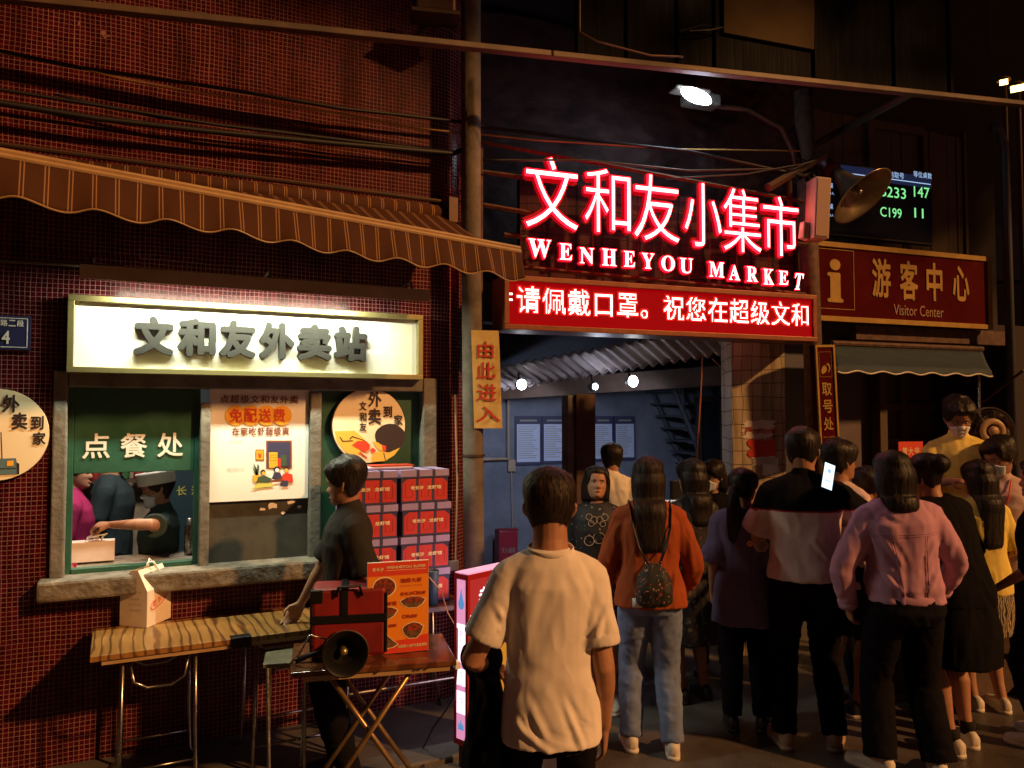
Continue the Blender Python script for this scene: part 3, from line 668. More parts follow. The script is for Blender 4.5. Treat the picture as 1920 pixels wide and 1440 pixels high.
def shf(u, v):
    p = Vector((u * 5, v * 4, 0)); d = .09 * noise.noise(p * 1.3) + .05 * abs(noise.noise(p * 3.1 + Vector((4, 1, 0)))) + .025 * abs(noise.noise(p * 7))
    d *= .25 + .75 * ss_(.4, .7, u)
    return (s0 + (s1 - s0) * u, FY - .12 - d, sz0 + (sz1 - sz0) * v + .05 * math.sin(u * 9) * v)
c.grid(shf, 150, 80); c.build('plastic_sheet', M['sheet'], mk, smooth=True)
# lower wall right of the entrance
c = MB()
kx0, kx1 = b(1572, 800, .75)[0], b(1862, 800, .75)[0]
px0, px1 = b(1462, 800, .75)[0], kx0
c.box(px0, px1, .75, .9, 0, 2.62, 0)                               # blue panel beside the pillar
c.box(kx1, WX, .55, .9, 0, 2.75, 1)
c.box(kx0, kx1, 1.5, 1.6, 0, 2.6, 2); c.box(px1, px1 + .05, .9, 1.5, 0, 2.6, 2); c.box(kx1, kx1 + .06, .9, 1.5, 0, 2.6, 1)
c.box(px0, WX, .56, 1.6, 2.62, 2.75, 1)
c.build('lower_wall', [mat('dull_blue_panel', (.055, .06, .09), .6, var=3, col2=(.035, .035, .05)), M['dark_wall'], mat('grey_mauve_wall', (.12, .09, .10), .75, var=4, col2=(.08, .06, .07))], mk)
c = MB()                                                            # old wooden door set in the recess
d0, d1 = b(1645, 800, 1.4)[0], b(1838, 800, 1.4)[0]
c.box(d0, d0 + .10, 1.36, 1.49, 0, 2.45); c.box(d1 - .1, d1, 1.36, 1.49, 0, 2.45)
for zz in (.9, 1.55, 1.92, 2.36): c.box(d0 + .10, d1 - .1, 1.40, 1.49, zz, zz + .085)
c.box(d0 + .32, d0 + .39, 1.38, 1.49, 0, 2.45); c.box(d0 + .1, d1 - .1, 1.45, 1.495, 0, 2.4)
for i in range(6): c.box(d0 + .42 + i * .13, d0 + .53 + i * .13, 1.43, 1.448, .98, 1.54)
c.build('wooden_door', M['plank'], mk, bevel=.006)
c = MB(); c.box(kx0 + .0, kx1, .52, .60, b(1700, 640, .5)[1], b(1700, 612, .5)[1]); c.build('ledge', M['rust'], mk, bevel=.006)
# entrance passage: ceiling slab, side, back wall, beam, post
IP = Plane(at_depth(1000, 800, 9.4).xy.to_3d(), -10)
ip = lambda px, py, y=0.0: IP.hit(px, py, y) - B.o
LB = lambda p: (Vector((p.dot(B.dx), p.dot(B.dy), p.z)))           # world offset -> building local
c = MB()
def quadw(pts, m): c.add([LB(Vector(p) - B.o) for p in pts], [(0, 1, 2, 3)], m)
P1 = IP.w(-2.2, 0, 0); P2 = IP.w(6.5, 0, 0)
quadw([P1, P2, P2 + Vector((0, 0, 4)), P1 + Vector((0, 0, 4))], 0)
c.build('passage_back_wall', M['blue_wall'], mk)
c = MB(); E_ = B.w(px0 + .35, .92, 0)
quadw([E_, E_ + Vector((3.2, 5, 0)), E_ + Vector((3.2, 5, 4)), E_ + Vector((0, 0, 4))], 0)
quadw([B.w(-.2, FY + .3, 3.0), B.w(px0 + .2, FY + .3, 3.0), P2 + Vector((0, 0, 3.3)), P1 + Vector((0, 0, 3.3))], 0)
c.build('passage_ceiling', M['dark_wall'], mk)
c = MB()                                                            # long timber beam and the eave above
eL, eR = at_depth(900, 748, 8.6), at_depth(1500, 708, 7.2)
d_ = (eR - eL); nrm = Vector((-d_.y, d_.x, 0)).normalized()
pts = [eL, eR]
v = []
for p in pts:
    for dz in (-.02, .17):
        for q in (0, .18): v.append(LB(p + nrm * q + Vector((0, 0, dz)) - B.o))
c.add(v, [(0, 4, 6, 2), (1, 3, 7, 5), (2, 6, 7, 3), (0, 1, 5, 4), (0, 2, 3, 1), (4, 5, 7, 6)])
c.build('eave_beam', M['brown_beam'], mk)
c = MB()                                                            # corrugated eave sheet running over the beam
fL, fR = at_depth(905, 735, 8.2), at_depth(1372, 660, 6.7)
ed = fR - fL; up_ = Vector((0, 0, 1)); back = Vector((-ed.y, ed.x, 0)).normalized()
def cor(u, v):
    p = fL.lerp(fR, u) + back * (.55 * v) + up_ * (.22 * v); s = u * ed.length
    p = p + up_ * (.020 * math.sin(s * 2 * math.pi / .105)); return LB(p - B.o)
fL.z -= .01
c.grid(cor, 360, 6); c.build('corrugated_eave', M['corr'], mk, smooth=True, solid=.003)
c = MB()                                                            # the sheet's turned-up front strip, seen as the pale ribbed band
def cor2(u, v):
    p = fL.lerp(fR, u) + back * (-.38 * v) + up_ * (.012 + .175 * v); s = u * ed.length + .06 * v
    p = p + up_ * (.018 * math.sin(s * 2 * math.pi / .105)); return LB(p - B.o)
c.grid(cor2, 360, 6); c.build('corrugated_flashing', M['corr'], mk, smooth=True, solid=.003)
c = MB(); q = at_depth(1091, 800, 6.75); ql = LB(q - B.o)
c.box(ql.x - .095, ql.x + .09, ql.y - .09, ql.y + .09, 0, 2.06, 0); c.box(ql.x - .16, ql.x - .097, ql.y - .06, ql.y + .08, 0, 2.05, 1)
o = c.build('entrance_post', [M['brown_beam'], M['conc']], mk, bevel=.006)
# cream tiled pillar with torn bills
q = at_depth(1411, 800, 6.25); pil = thing('tiled_pillar', 'cream tiled square pillar with torn bills at the right of the market entrance', 'pillar', (q.x, q.y, 0), R(-30))
hw = .205
c = MB(); UVP = {}
def side(pa, pb, z1_): c.grid(lambda u, v: (pa[0] + (pb[0] - pa[0]) * u, pa[1] + (pb[1] - pa[1]) * u, z1_ * v), 2, 8)
for (pa, pb) in (((-hw, -hw), (hw, -hw)), ((hw, -hw), (hw, hw)), ((hw, hw), (-hw, hw)), ((-hw, hw), (-hw, -hw))): side(pa, pb, 2.62)
ob = c.build('shaft', M['cream_tile'], pil)
uv_from(ob, lambda p: ((p.x - p.y), p.z))
c = MB(); HP = Plane((q.x, q.y, 0), -2); HP.rot = R(-30); HP.dx = Vector((math.cos(HP.rot), math.sin(HP.rot), 0)); HP.dy = Vector((-math.sin(HP.rot), math.cos(HP.rot), 0))
def hp(px, py): return HP.at(px, py, -hw)
rnd = random.Random(3)
for (x0, x1, y0, y1, m_) in ((1394, 1456, 788, 806, 0), (1392, 1450, 806, 822, 0), (1404, 1458, 824, 856, 1), (1408, 1456, 852, 872, 0), (1428, 1462, 858, 890, 0)):
    pts = []
    for i in range(22):
        a = 6.283 * i / 22; k = rnd.uniform(.72, 1.12); sq = max(abs(math.cos(a)), abs(math.sin(a)))
        pts.append(hp((x0 + x1) / 2 + (x1 - x0) / 2 * math.cos(a) / sq * k, (y0 + y1) / 2 + (y1 - y0) / 2 * math.sin(a) / sq * k))
    c.poly(pts, -hw - .003 - .001 * m_, m=m_)
for i in range(16):
    x = 1397 + i * 3.6; y = 812 + rnd.uniform(-3, 3); p = [hp(x, y), hp(x + rnd.uniform(1.2, 2.6), y), hp(x + 2.2, y - rnd.uniform(5, 13)), hp(x + .4, y - 9)]
    c.poly(p, -hw - .006, m=1)
c.build('torn_bills', [M['paper'], M['ink_red2']], pil)

# ---- things inside the entrance
nb0 = 0
for i, (x0, x1) in enumerate(((966, 1015), (1017, 1062), (1064, 1108), (1112, 1150), (1152, 1191))):
    t = thing('notice_board', ['blue-white notice board farthest left on the inner wall', 'notice board second from the left on the inner wall', 'notice board half hidden by the brown entrance post',
              'notice board just right of the brown entrance post', 'notice board farthest right on the inner wall'][i], 'notice', IP.o, IP.rot, 'notice boards on the inner wall')
    a, z0 = IP.at(x0, 872 - i * 2.2, -.03); b_, z1 = IP.at(x1, 780, -.03)
    MB().box(a, b_, -.03, -.004, z0, z1).build('board', M['ink_navy'], t)
    k = .035
    c = MB(); c.box(a + k * .6, b_ - k * .6, -.036, -.031, z0 + k, z1 - .10); nl = 15
    c.build('sheet', mat('notice_sheet', (.50, .56, .78), .5), t)
    c = MB(); rr = random.Random(i)
    for j in range(nl):
        zz = z1 - .13 - j * (z1 - z0 - .19) / nl
        c.box(a + k, a + k + (b_ - a - 2 * k) * rr.uniform(.55, 1), -.0385, -.037, zz - .006, zz + .002)
    c.box(a + .06, b_ - .06, -.0385, -.0315, z1 - .065, z1 - .045)
    c.build('print', M['ink_grey'], t)
for i, (px, py, Z) in enumerate(((978, 721, 7.55), (1187, 715, 6.95), (1116, 725, 7.3))):
    p = at_depth(px, py, Z)
    t = thing('spot_lamp', ['bright white spot lamp under the eave near the left pole', 'bright white spot lamp right of the brown post', 'small spot lamp turned sideways above the brown post'][i], 'lamp', p, 0, 'spot lamps under the eave')
    c = MB(); c.lathe([(.0, .09), (.03, .09), (.045, .05), (.05, 0), (.046, -.006)], 16, 'Y' if i == 2 else 'Y'); c.tube([(0, .05, 0), (0, .07, .12)], .009); c.build('lamp_housing', M['black'], t, smooth=True)
    c = MB(); r_ = .052 if i < 2 else .03
    c.lathe([(.0005, -.02), (r_ * .6, -.016), (r_, -.003), (r_, .0), (.001, .001)], 16, 'Y'); c.build('bulb', M['bulb'], t, smooth=True)
    tgt = Vector((p.x + .1, p.y + 1.3, .9)) - p if i < 2 else Vector((1, .6, -1))
    lamp('spot_light', 'SPOT' if i < 2 else 'POINT', t, (0, -.08, -.06), (42, 44, 3)[i], (.74, .82, 1.0), size=.06, spot=128 if i < 2 else None, target=(.15, 1.2, -1.05), blend=.55)
# metal stair at the back right
stt = thing('metal_stair', 'dark steel stair rising along the inner blue wall', 'stairs', IP.o, IP.rot)
c = MB(); s0 = IP.at(1318, 905, -.5); s1 = IP.at(1232, 700, -.5)
for off in (-.75, -.18): c.tube([(s0[0], off, s0[1]), (s1[0], off, s1[1])], (.05, .022), 6)
stair_m = mat('grey_blue_steel', (.055, .06, .08), .7); c.build('stringer', stair_m, stt)
c = MB()
for i in range(9):
    t_ = (i + .5) / 9; c.box(s0[0] + (s1[0] - s0[0]) * t_ - .11, s0[0] + (s1[0] - s0[0]) * t_ + .11, -.74, -.19, s0[1] + (s1[1] - s0[1]) * t_ - .012, s0[1] + (s1[1] - s0[1]) * t_ + .012)
c.build('tread', stair_m, stt)
c = MB()
for k in (.0, .33, .66, 1.0): x = s0[0] + (s1[0] - s0[0]) * k; z = s0[1] + (s1[1] - s0[1]) * k; c.tube([(x, -.76, z), (x, -.76, z + .75)], .014, 6)
c.tube([(s0[0], -.76, s0[1] + .75), (s1[0], -.76, s1[1] + .75)], .018, 6); c.build('handrail', stair_m, stt)
gd = thing('glazed_door', 'dark glazed metal door in the shade beside the tiled pillar', 'door', IP.o, IP.rot)
q0 = IP.at(1306, 752, -1.0); q1 = IP.at(1364, 752, -1.0)
MB().box(q0[0], q1[0], -1.0, -.97, .05, q0[1]).build('pane', M['glass'], gd)
c = MB()
for xx in (q0[0], (q0[0] + q1[0]) / 2 + .1, q1[0] - .05): c.box(xx, xx + .05, -1.03, -.96, 0, q0[1] + .04)
c.box(q0[0], q1[0], -1.035, -.965, q0[1], q0[1] + .06); c.box(q0[0], q1[0], -1.033, -.965, 1.0, 1.04); c.build('door_frame', M['darksteel'], gd)
q = at_depth(949, 1010, 9.0); fb = thing('fire_box', 'small red fire equipment box on the ground by the inner blue wall', 'box', (q.x, q.y, 0), IP.rot)
z1 = at_depth(949, 993, 9.0).z
MB().box(-.115, .115, -.1, .1, 0.02, z1).build('cabinet', mat('fire_red', (.30, .02, .04), .4), fb, bevel=.008)
MB().box(-.118, .118, -.104, .0, z1, z1 + .02).build('lid', mat('fire_red_lid', (.22, .015, .03), .4), fb)
c = MB(); c.cells('灭火器箱', -.085, .085, z1 * .52, z1 * .64, -.103, .85, .01); c.build('box_lettering', M['ink_grey'], fb)
ct = thing('reception_desk', 'low dark desk with a pale edge deep in the entrance', 'desk', ground(1330, 7.0), IP.rot)
dzt = at_depth(1330, 940, 7.0).z
MB().box(-.62, .55, -.25, .25, dzt - .03, dzt).build('desk_top', M['white'], ct, bevel=.004)
MB().box(-.58, .51, -.2, .22, 0, dzt - .032).build('desk_body', M['dark_wall'], ct)
tb = thing('display_stand', 'small dark tablet stand on the reception desk', 'display', ground(1272, 6.9, dzt), IP.rot)
MB().box(-.09, .09, -.012, .012, .03, .20).build('frame', M['black'], tb, bevel=.005)
c = MB(); c.box(-.05, .05, -.05, .05, 0, .012); c.box(-.012, .012, .0, .018, .012, .1); c.build('foot', M['steel'], tb)
c = MB(); q0 = IP.at(926, 742, -.05); zz = 0
c.tube([(q0[0] + .18, -.05, 2.25), (q0[0] + .18, -.05, 1.35), (q0[0] - .2, -.05, 1.35)], .022, 8); c.tube([(q0[0] + .22, -.03, 1.35), (q0[0] + .24, -.03, .35)], .008, 6); c.box(q0[0] + .18, q0[0] + .27, -.05, -.005, 1.2, 1.34)
o = c.build('wall_conduit', M['pale']); o.location = IP.o; o.rotation_euler = (0, 0, IP.rot); tag(o, 'grey electrical conduit with a switch box on the inner blue wall', 'conduit')

# ------------------------------------------------------------------ red lit market sign
sg = thing('market_sign', 'large red lit market sign of tall characters on an open steel frame', 'sign', B.o, B.rot)
def bx(px, py, y=0): return b(px, py, y)[0]
def bz(px, py, y=0): return b(px, py, y)[1]
face, rim, halo = MB(), MB(), MB()
for ch, (x0, x1, y0, y1) in zip('文和友小集市', ((983, 1079, 299, 430), (1093, 1177, 321, 438), (1185, 1268, 332, 453), (1279, 1347, 347, 464), (1352, 1421, 358, 474), (1426, 1491, 372, 481))):
    xm = (x0 + x1) / 2; a = (bx(x0, (y0 + y1) / 2), bx(x1, (y0 + y1) / 2), bz(xm, y1), bz(xm, y0)); e = .008
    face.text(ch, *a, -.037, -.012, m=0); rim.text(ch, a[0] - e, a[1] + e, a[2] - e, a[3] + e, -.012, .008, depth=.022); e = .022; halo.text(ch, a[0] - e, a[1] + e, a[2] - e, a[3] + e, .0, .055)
x0, x1, z0, z1 = bx(987, 470), bx(1475, 525), (bz(1005, 485) + bz(1465, 532)) / 2, (bz(1005, 450) + bz(1465, 503)) / 2
bold = lambda s: ''.join(chr(0x1D400 + ord(q) - 65) if 'A' <= q <= 'Z' else q for q in s)
lat = [('W', 88, 222, 547, 655), ('E', 275, 347, 573, 668), ('N', 395, 478, 598, 692), ('H', 528, 612, 605, 703), ('E', 658, 722, 618, 710), ('Y', 765, 838, 630, 720), ('O', 882, 960, 645, 735), ('U', 992, 1068, 660, 748),
       ('M', 1168, 1255, 683, 770), ('A', 1285, 1350, 700, 788), ('R', 1392, 1455, 710, 797), ('K', 1492, 1552, 724, 815), ('E', 1583, 1638, 735, 815)]
for ch, a0, a1, y0, y1 in lat:
    X0, X1, Y0, Y1 = 960 + a0 / 3.2, 960 + a1 / 3.2, 280 + y0 / 3.2, 280 + y1 / 3.2; a = (bx(X0, Y0), bx(X1, Y0), bz((X0 + X1) / 2, Y1), bz((X0 + X1) / 2, Y0)); e = .006
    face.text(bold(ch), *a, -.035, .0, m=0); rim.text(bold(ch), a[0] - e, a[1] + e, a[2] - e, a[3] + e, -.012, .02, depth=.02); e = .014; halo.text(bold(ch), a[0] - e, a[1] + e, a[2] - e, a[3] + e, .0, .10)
v, f = text_geo(bold('T')); X0, X1, Z0, Z1 = bx(960 + 1668 / 3.2, 525), bx(960 + 1728 / 3.2, 525), bz(1490, 280 + 845 / 3.2), bz(1490, 280 + 750 / 3.2)
xs = [p[0] for p in v]; ys = [p[1] for p in v]
def sk(e, y): return [(X0 - e + (p[0] - min(xs)) / (max(xs) - min(xs)) * (X1 - X0 + 2 * e) * .8 + (p[1] / max(ys)) * (X1 - X0) * .3, y, Z0 - e + (p[1] - min(ys)) / (max(ys) - min(ys)) * (Z1 - Z0 + 2 * e)) for p in v]
face.add(sk(0, -.035), f, 0); rim.add(sk(.006, -.03), f, 0)
face.build('lit_letter_face', M['neon'], sg); rim.build('lit_letter_rim', M['neon_rim'], sg, fixn=True); halo.build('letter_halo_glow', M['neon_halo'], sg)
c = MB()
zr = lambda px, py: b(px, py, .06)
for (p_, q_) in (((905, 266), (1505, 378)), ((905, 322), (985, 333)), ((905, 384), (1010, 402)), ((945, 498), (1510, 552)), ((945, 440), (990, 446)), ((1480, 455), (1515, 459))):
    a0, a1 = zr(*p_), zr(*q_); c.tube([(a0[0], .06, a0[1]), (a1[0], .06, a1[1])], .016, 4)
for px in (1060, 1110, 1195, 1240, 1290, 1330, 1380, 1440):
    a0, a1 = b(px, 340 + (px - 1060) * .13, .05), b(px + 2, 500 + (px - 960) * .09, .05); c.tube([(a0[0], .05, a0[1]), (a1[0], .05, a1[1])], .0045, 4)
c.build('sign_frame', M['rust'], sg)
c = MB(); wx0, wx1 = b(975, 450, .30)[0], b(1512, 450, .30)[0]
z0_ = lz_ = b(1240, 545, .30)[1]; z1_ = b(1240, 345, .30)[1] - .08
c.grid(lambda u, v: (wx0 + (wx1 - wx0) * u, .30, z0_ + (z1_ - z0_) * v), 8, 4); o = c.build('sign_backing_wall', M['sign_wall'], mk); uv_from(o, lambda p: (p.x, p.z))
c = MB(); c.box(wx0, wx1, .302, .36, z0_, z1_ - .002); c.build('backing_core', M['dark_wall'], mk)
c = MB(); a0, a1 = b(898, 262), b(908, 455); c.box(a0[0] - .03, a0[0] + .03, .0, .06, a1[1] - .9, a0[1]); c.build('frame_post', M['rust'], sg, bevel=.004)

# ------------------------------------------------------------------ LED ticker
lx0, lx1 = bx(946, 560, -.15), bx(1533, 600, -.15); lz0 = (bz(950, 612, -.15) + bz(1530, 645, -.15)) / 2; lz1 = (bz(950, 509, -.15) + bz(1530, 558, -.15)) / 2
ld = thing('led_ticker', 'long red LED message board under the lit market sign', 'display board', B.o, B.rot)
c = MB(); fr = .035
c.box(lx0, lx1, -.15, .10, lz1 - fr, lz1); c.box(lx0, lx1, -.15, .10, lz0, lz0 + fr); c.box(lx0, lx0 + fr, -.148, .1, lz0 + fr, lz1 - fr); c.box(lx1 - fr, lx1, -.148, .1, lz0 + fr, lz1 - fr); c.box(lx0 + fr, lx1 - fr, .05, .1, lz0 + fr, lz1 - fr)
c.build('case', mat('brown_metal_case', (.28, .10, .045), .4, .4, var=10, col2=(.2, .06, .03)), ld, bevel=.004)
MB().box(lx0 + fr, lx1 - fr, -.125, .04, lz0 + fr, lz1 - fr).build('led_panel', M['led_board'], ld)
text = '请佩戴口罩。 祝您在超级文和'
tx0, tx1 = bx(966, 560, -.13), bx(1519, 600, -.13); tz0 = (bz(990, 583, -.13) + bz(1500, 617, -.13)) / 2; tz1 = (bz(990, 529, -.13) + bz(1500, 571, -.13)) / 2
dots, glow = MB(), MB(); nC = len(text) - 1; cw = (tx1 - tx0) / 13; N = 24
cells_ = list('请佩戴口罩。祝您在超级文和')
def raster(ch):
    v, f = text_geo(ch); V2 = np.array(v)[:, :2]; out = np.zeros((N, N), bool)
    gx, gy = np.meshgrid((np.arange(N) + .5) / N, -.10 + (np.arange(N) + .5) / N)
    for q in f:
        for k in range(1, len(q) - 1):
            a, b_, c_ = V2[q[0]], V2[q[k]], V2[q[k + 1]]
            d1 = (b_[0] - a[0]) * (gy - a[1]) - (b_[1] - a[1]) * (gx - a[0]); d2 = (c_[0] - b_[0]) * (gy - b_[1]) - (c_[1] - b_[1]) * (gx - b_[0]); d3 = (a[0] - c_[0]) * (gy - c_[1]) - (a[1] - c_[1]) * (gx - c_[0])
            out |= ((d1 >= 0) & (d2 >= 0) & (d3 >= 0)) | ((d1 <= 0) & (d2 <= 0) & (d3 <= 0))
    return out
for i, ch in enumerate(cells_):
    r_ = raster(ch); x_ = tx0 + i * cw + cw * .02; pw, ph = cw * .96 / N, (tz1 - tz0) / N
    for j in range(N):
        for k in range(N):
            if r_[j, k]:
                X, Z = x_ + k * pw, tz0 + j * ph
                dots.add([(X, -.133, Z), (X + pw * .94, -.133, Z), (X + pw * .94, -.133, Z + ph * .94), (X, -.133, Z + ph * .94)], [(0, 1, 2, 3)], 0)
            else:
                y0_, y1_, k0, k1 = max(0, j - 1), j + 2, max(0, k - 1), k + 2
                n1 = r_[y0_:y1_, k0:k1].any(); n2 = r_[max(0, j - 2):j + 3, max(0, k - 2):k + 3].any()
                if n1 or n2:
                    X, Z = x_ + k * pw, tz0 + j * ph; glow.add([(X, -.129, Z), (X + pw, -.129, Z), (X + pw, -.129, Z + ph), (X, -.129, Z + ph)], [(0, 1, 2, 3)], 0 if n1 else 1)  # bloom round the lit dots, painted as dimmer emissive squares
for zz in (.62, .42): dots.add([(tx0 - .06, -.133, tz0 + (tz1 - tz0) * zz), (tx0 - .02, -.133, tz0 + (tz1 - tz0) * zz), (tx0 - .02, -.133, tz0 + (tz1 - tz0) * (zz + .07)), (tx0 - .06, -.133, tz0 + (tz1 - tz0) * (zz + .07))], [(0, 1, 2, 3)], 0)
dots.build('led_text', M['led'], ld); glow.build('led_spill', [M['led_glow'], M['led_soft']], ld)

# ------------------------------------------------------------------ leaning steel pole, floodlight, horn, boxes
rp = B.hit(1535, 760, .18); rt = B.hit(1506, 172, .18)
pr = thing('sign_pole', 'dark leaning steel pole at the right end of the market sign', 'pole', (rp.x, rp.y, 0))
c = MB(); ptop = rt - Vector((rp.x, rp.y, 0)); c.tube([ptop, Vector((ptop.x * .5, ptop.y * .5, ptop.z * .55)), Vector((.0, 0, 0))], [.075, .072, .075], 16); c.build('shaft', M['rust'], pr, smooth=True)
c = MB(); k0 = B.hit(1545, 290, .0) - Vector((rp.x, rp.y, 0)); k1 = B.hit(1440, 352, -.05) - Vector((rp.x, rp.y, 0)); c.tube([k0, k1], .035, 6)
k2 = B.hit(1480, 330, .0) - Vector((rp.x, rp.y, 0)); c.tube([k2, B.hit(1482, 480, .0) - Vector((rp.x, rp.y, 0))], .02, 6); c.build('bracket_arm', M['darksteel'], pr)
c = MB(); kk = B.hit(1516, 322, .05) - Vector((rp.x, rp.y, 0)); rr = random.Random(5)
for i in range(7):
    a = [kk + Vector((rr.uniform(-.12, .12), rr.uniform(-.05, .05), rr.uniform(-.1, .1))) for _ in range(4)]; c.tube(a, .012, 5)
c.build('wire_knot', M['rubber'], pr)
fp = at_depth(1302, 186, 5.6)
fl = thing('floodlight', 'glaring white floodlight on a curved arm above the market sign', 'lamp', fp, B.rot)
c = MB()
c.box(-.02, .26, .03, .17, .0, .09); c.box(-.17, .13, -.03, .10, .052, .085); c.build('lamp_housing', mat('floodlight_grey', (.06, .055, .05), .5, .4), fl, bevel=.03)
c = MB(); c.lathe([(.0005, -.05), (.03, -.046), (.055, -.03), (.066, 0), (.05, .03), (.0005, .04)], 28, 'Y'); o = c.build('lit_face', M['lamp_white'], fl, smooth=True); o.scale = (2.0, 1, .72); o.location = (-.02, -.05, 0); o.rotation_euler = (0, R(13), 0)
c = MB(); ar = [Vector((.16, .1, .02)), (B.hit(1400, 205, .15) - fp), (B.hit(1465, 240, .15) - fp), (B.hit(1487, 285, .15) - fp), (B.hit(1495, 330, .15) - fp)]
rz_ = Matrix.Rotation(-B.rot, 3, 'Z'); c.tube([ar[0]] + [rz_ @ p for p in ar[1:]], .022, 8); c.build('lamp_arm', M['darksteel'], fl, smooth=True)
lamp('flood_light', 'POINT', fl, (-.05, -.14, -.10), 7, (.72, .80, 1.0), size=.1)
# horn loudspeaker
hc = at_depth(1617, 368, 6.0); vd = (hc - CAM).normalized(); sx_ = RGT; uz = UPV
ax = (sx_ * .62 - uz * .55 - vd * .52).normalized()
hr = thing('horn_loudspeaker', 'grey horn loudspeaker in front of the queue number screen', 'loudspeaker', hc)
qrot = ax.to_track_quat('Z', 'Y')
prof = [(.035, -.34), (.05, -.33), (.06, -.24), (.085, -.16), (.13, -.08), (.20, -.015), (.255, .0), (.262, .006), (.250, .004), (.195, -.02), (.125, -.085), (.08, -.165), (.02, -.2)]
c = MB(); c.lathe(prof, 48); o = c.build('bell', M['horn'], hr, smooth=True); o.rotation_mode = 'QUATERNION'; o.rotation_quaternion = qrot
c = MB(); c.lathe([(.001, -.02), (.02, -.022), (.034, -.035), (.034, -.2), (.001, -.21)], 20); o = c.build('throat_cap', M['steel'], hr, smooth=True); o.rotation_mode = 'QUATERNION'; o.rotation_quaternion = qrot
c = MB(); c.lathe([(.001, -.47), (.06, -.465), (.065, -.45), (.065, -.33), (.045, -.32)], 24); o = c.build('driver', mat('horn_driver', (.07, .015, .02), .5), hr, smooth=True); o.rotation_mode = 'QUATERNION'; o.rotation_quaternion = qrot
c = MB(); c.tube([ax * -.35, ax * -.36 + Vector((0, .12, -.03)), rt + Vector((.0, -.02, -1.15)) - hc], .014, 6); c.build('bracket', M['darksteel'], hr)
# pale box speaker
cp = B.hit(1536, 392, -.15); bsp = thing('column_speaker', 'pale upright column speaker strapped to the leaning pole', 'loudspeaker', cp, B.rot - R(12)); bsp.rotation_euler = (0, R(3.5), B.rot - R(12))
MB().box(-.062, .062, -.05, .10, -.235, .235).build('cabinet', M['pale'], bsp, bevel=.008)
MB().box(-.048, .048, -.056, -.051, -.22, .22).build('grille', mat('grille', (.36, .22, .15), .6, bump=(300, .6, .002)), bsp)
cp = B.hit(1508, 433, -.1); sm = thing('junction_box', 'little pale junction box at the right edge of the market sign', 'box', cp, B.rot); sm.rotation_euler = (0, R(10), B.rot)
MB().box(-.03, .03, -.025, .025, -.065, .065).build('case', M['pale'], sm, bevel=.004); MB().box(-.003, .003, -.029, -.0255, -.05, .05).build('seam', M['ink_brown'], sm)

# ------------------------------------------------------------------ queue screen
SYv = .55
tv = thing('queue_screen', 'wall screen showing green queue numbers above the visitor centre sign', 'screen', B.o, B.rot)
tx0, tx1 = bx(1552, 385, SYv), bx(1749, 385, SYv); tz1, tz0 = bz(1650, 316, SYv), bz(1650, 450, SYv)
MB().box(tx0, tx1, SYv, SYv + .07, tz0, tz1).build('case', M['black'], tv, bevel=.006)
MB().box(tx0 + .018, tx1 - .018, SYv - .003, SYv - .001, tz0 + .02, tz1 - .016).build('panel', M['screen_back'], tv)
c = MB(); c.box(tx0 + .018, tx1 - .018, SYv - .005, SYv - .0035, tz1 - .125, tz1 - .016, 0)
def sc(t, x0, x1, y0, y1, m, w_=.0, whole=False):
    a = (bx(x0, y0, SYv), bx(x1, y0, SYv), bz((x0 + x1) / 2, y1, SYv), bz((x0 + x1) / 2, y0, SYv))
    if whole: c.text(t, *a, SYv - .008, w_, m=m)
    else: c.cells(t, *a, SYv - .008, .9, w_, m=m)
sc('当前取号', 1656, 1694, 323, 334, 2); sc('等位桌数', 1711, 1746, 323, 334, 2)
c.box(bx(1560, 341, SYv), bx(1744, 341, SYv), SYv - .0065, SYv - .0055, bz(1700, 341, SYv), bz(1700, 339.5, SYv), 2)
sc('B233', 1648, 1697, 351, 371, 1, .004, True); sc('147', 1712, 1741, 351, 371, 1, .004, True); sc('C199', 1649, 1689, 390, 408, 1, .004, True); sc('11', 1713, 1730, 391, 409, 1, .004, True)
sc('小桌', 1548, 1561, 343, 353, 2); sc('2~4人', 1548, 1563, 360, 365, 2, 0, True); sc('大桌', 1548, 1561, 382, 392, 2); sc('6~12人', 1546, 1562, 401, 406, 2, 0, True)
c.build('screen_text', [M['screen_bar'], M['screen_green'], M['screen_blue']], tv)
c = MB(); c.box((tx0 + tx1) / 2 - .15, (tx0 + tx1) / 2 + .15, SYv + .07, FY - .02, (tz0 + tz1) / 2 - .1, (tz0 + tz1) / 2 + .1); c.build('wall_bracket', M['darksteel'], tv)

# ------------------------------------------------------------------ visitor centre sign
VY = .42
vc = thing('visitor_centre_sign', 'maroon visitor center sign board with gold border and gold characters', 'sign', B.o, B.rot)
vx0, vx1 = bx(1525, 520, VY), bx(1858, 545, VY); vz1 = (bz(1545, 452, VY) + bz(1848, 482, VY)) / 2; vz0 = (bz(1545, 603, VY) + bz(1860, 617, VY)) / 2
MB().box(vx0, vx1, VY, VY + .08, vz0, vz1).build('board', M['maroon'], vc)
c = MB(); k = .045
for q in ((vx0, vx1, vz1 - k, vz1), (vx0, vx1, vz0, vz0 + k), (vx0, vx0 + k, vz0 + k, vz1 - k), (vx1 - k, vx1, vz0 + k, vz1 - k)): c.box(q[0], q[1], VY - .014, VY + .004, q[2], q[3])
c.build('border', M['gold'], vc, bevel=.003)
c = MB()
def vt(t, x0, x1, y0, y1, w_=.025, m=0, whole=False):
    a = (bx(x0, (y0 + y1) / 2, VY), bx(x1, (y0 + y1) / 2, VY), bz((x0 + x1) / 2, y1, VY), bz((x0 + x1) / 2, y0, VY)); c.text(t, *a, VY - .006, w_, m=m)
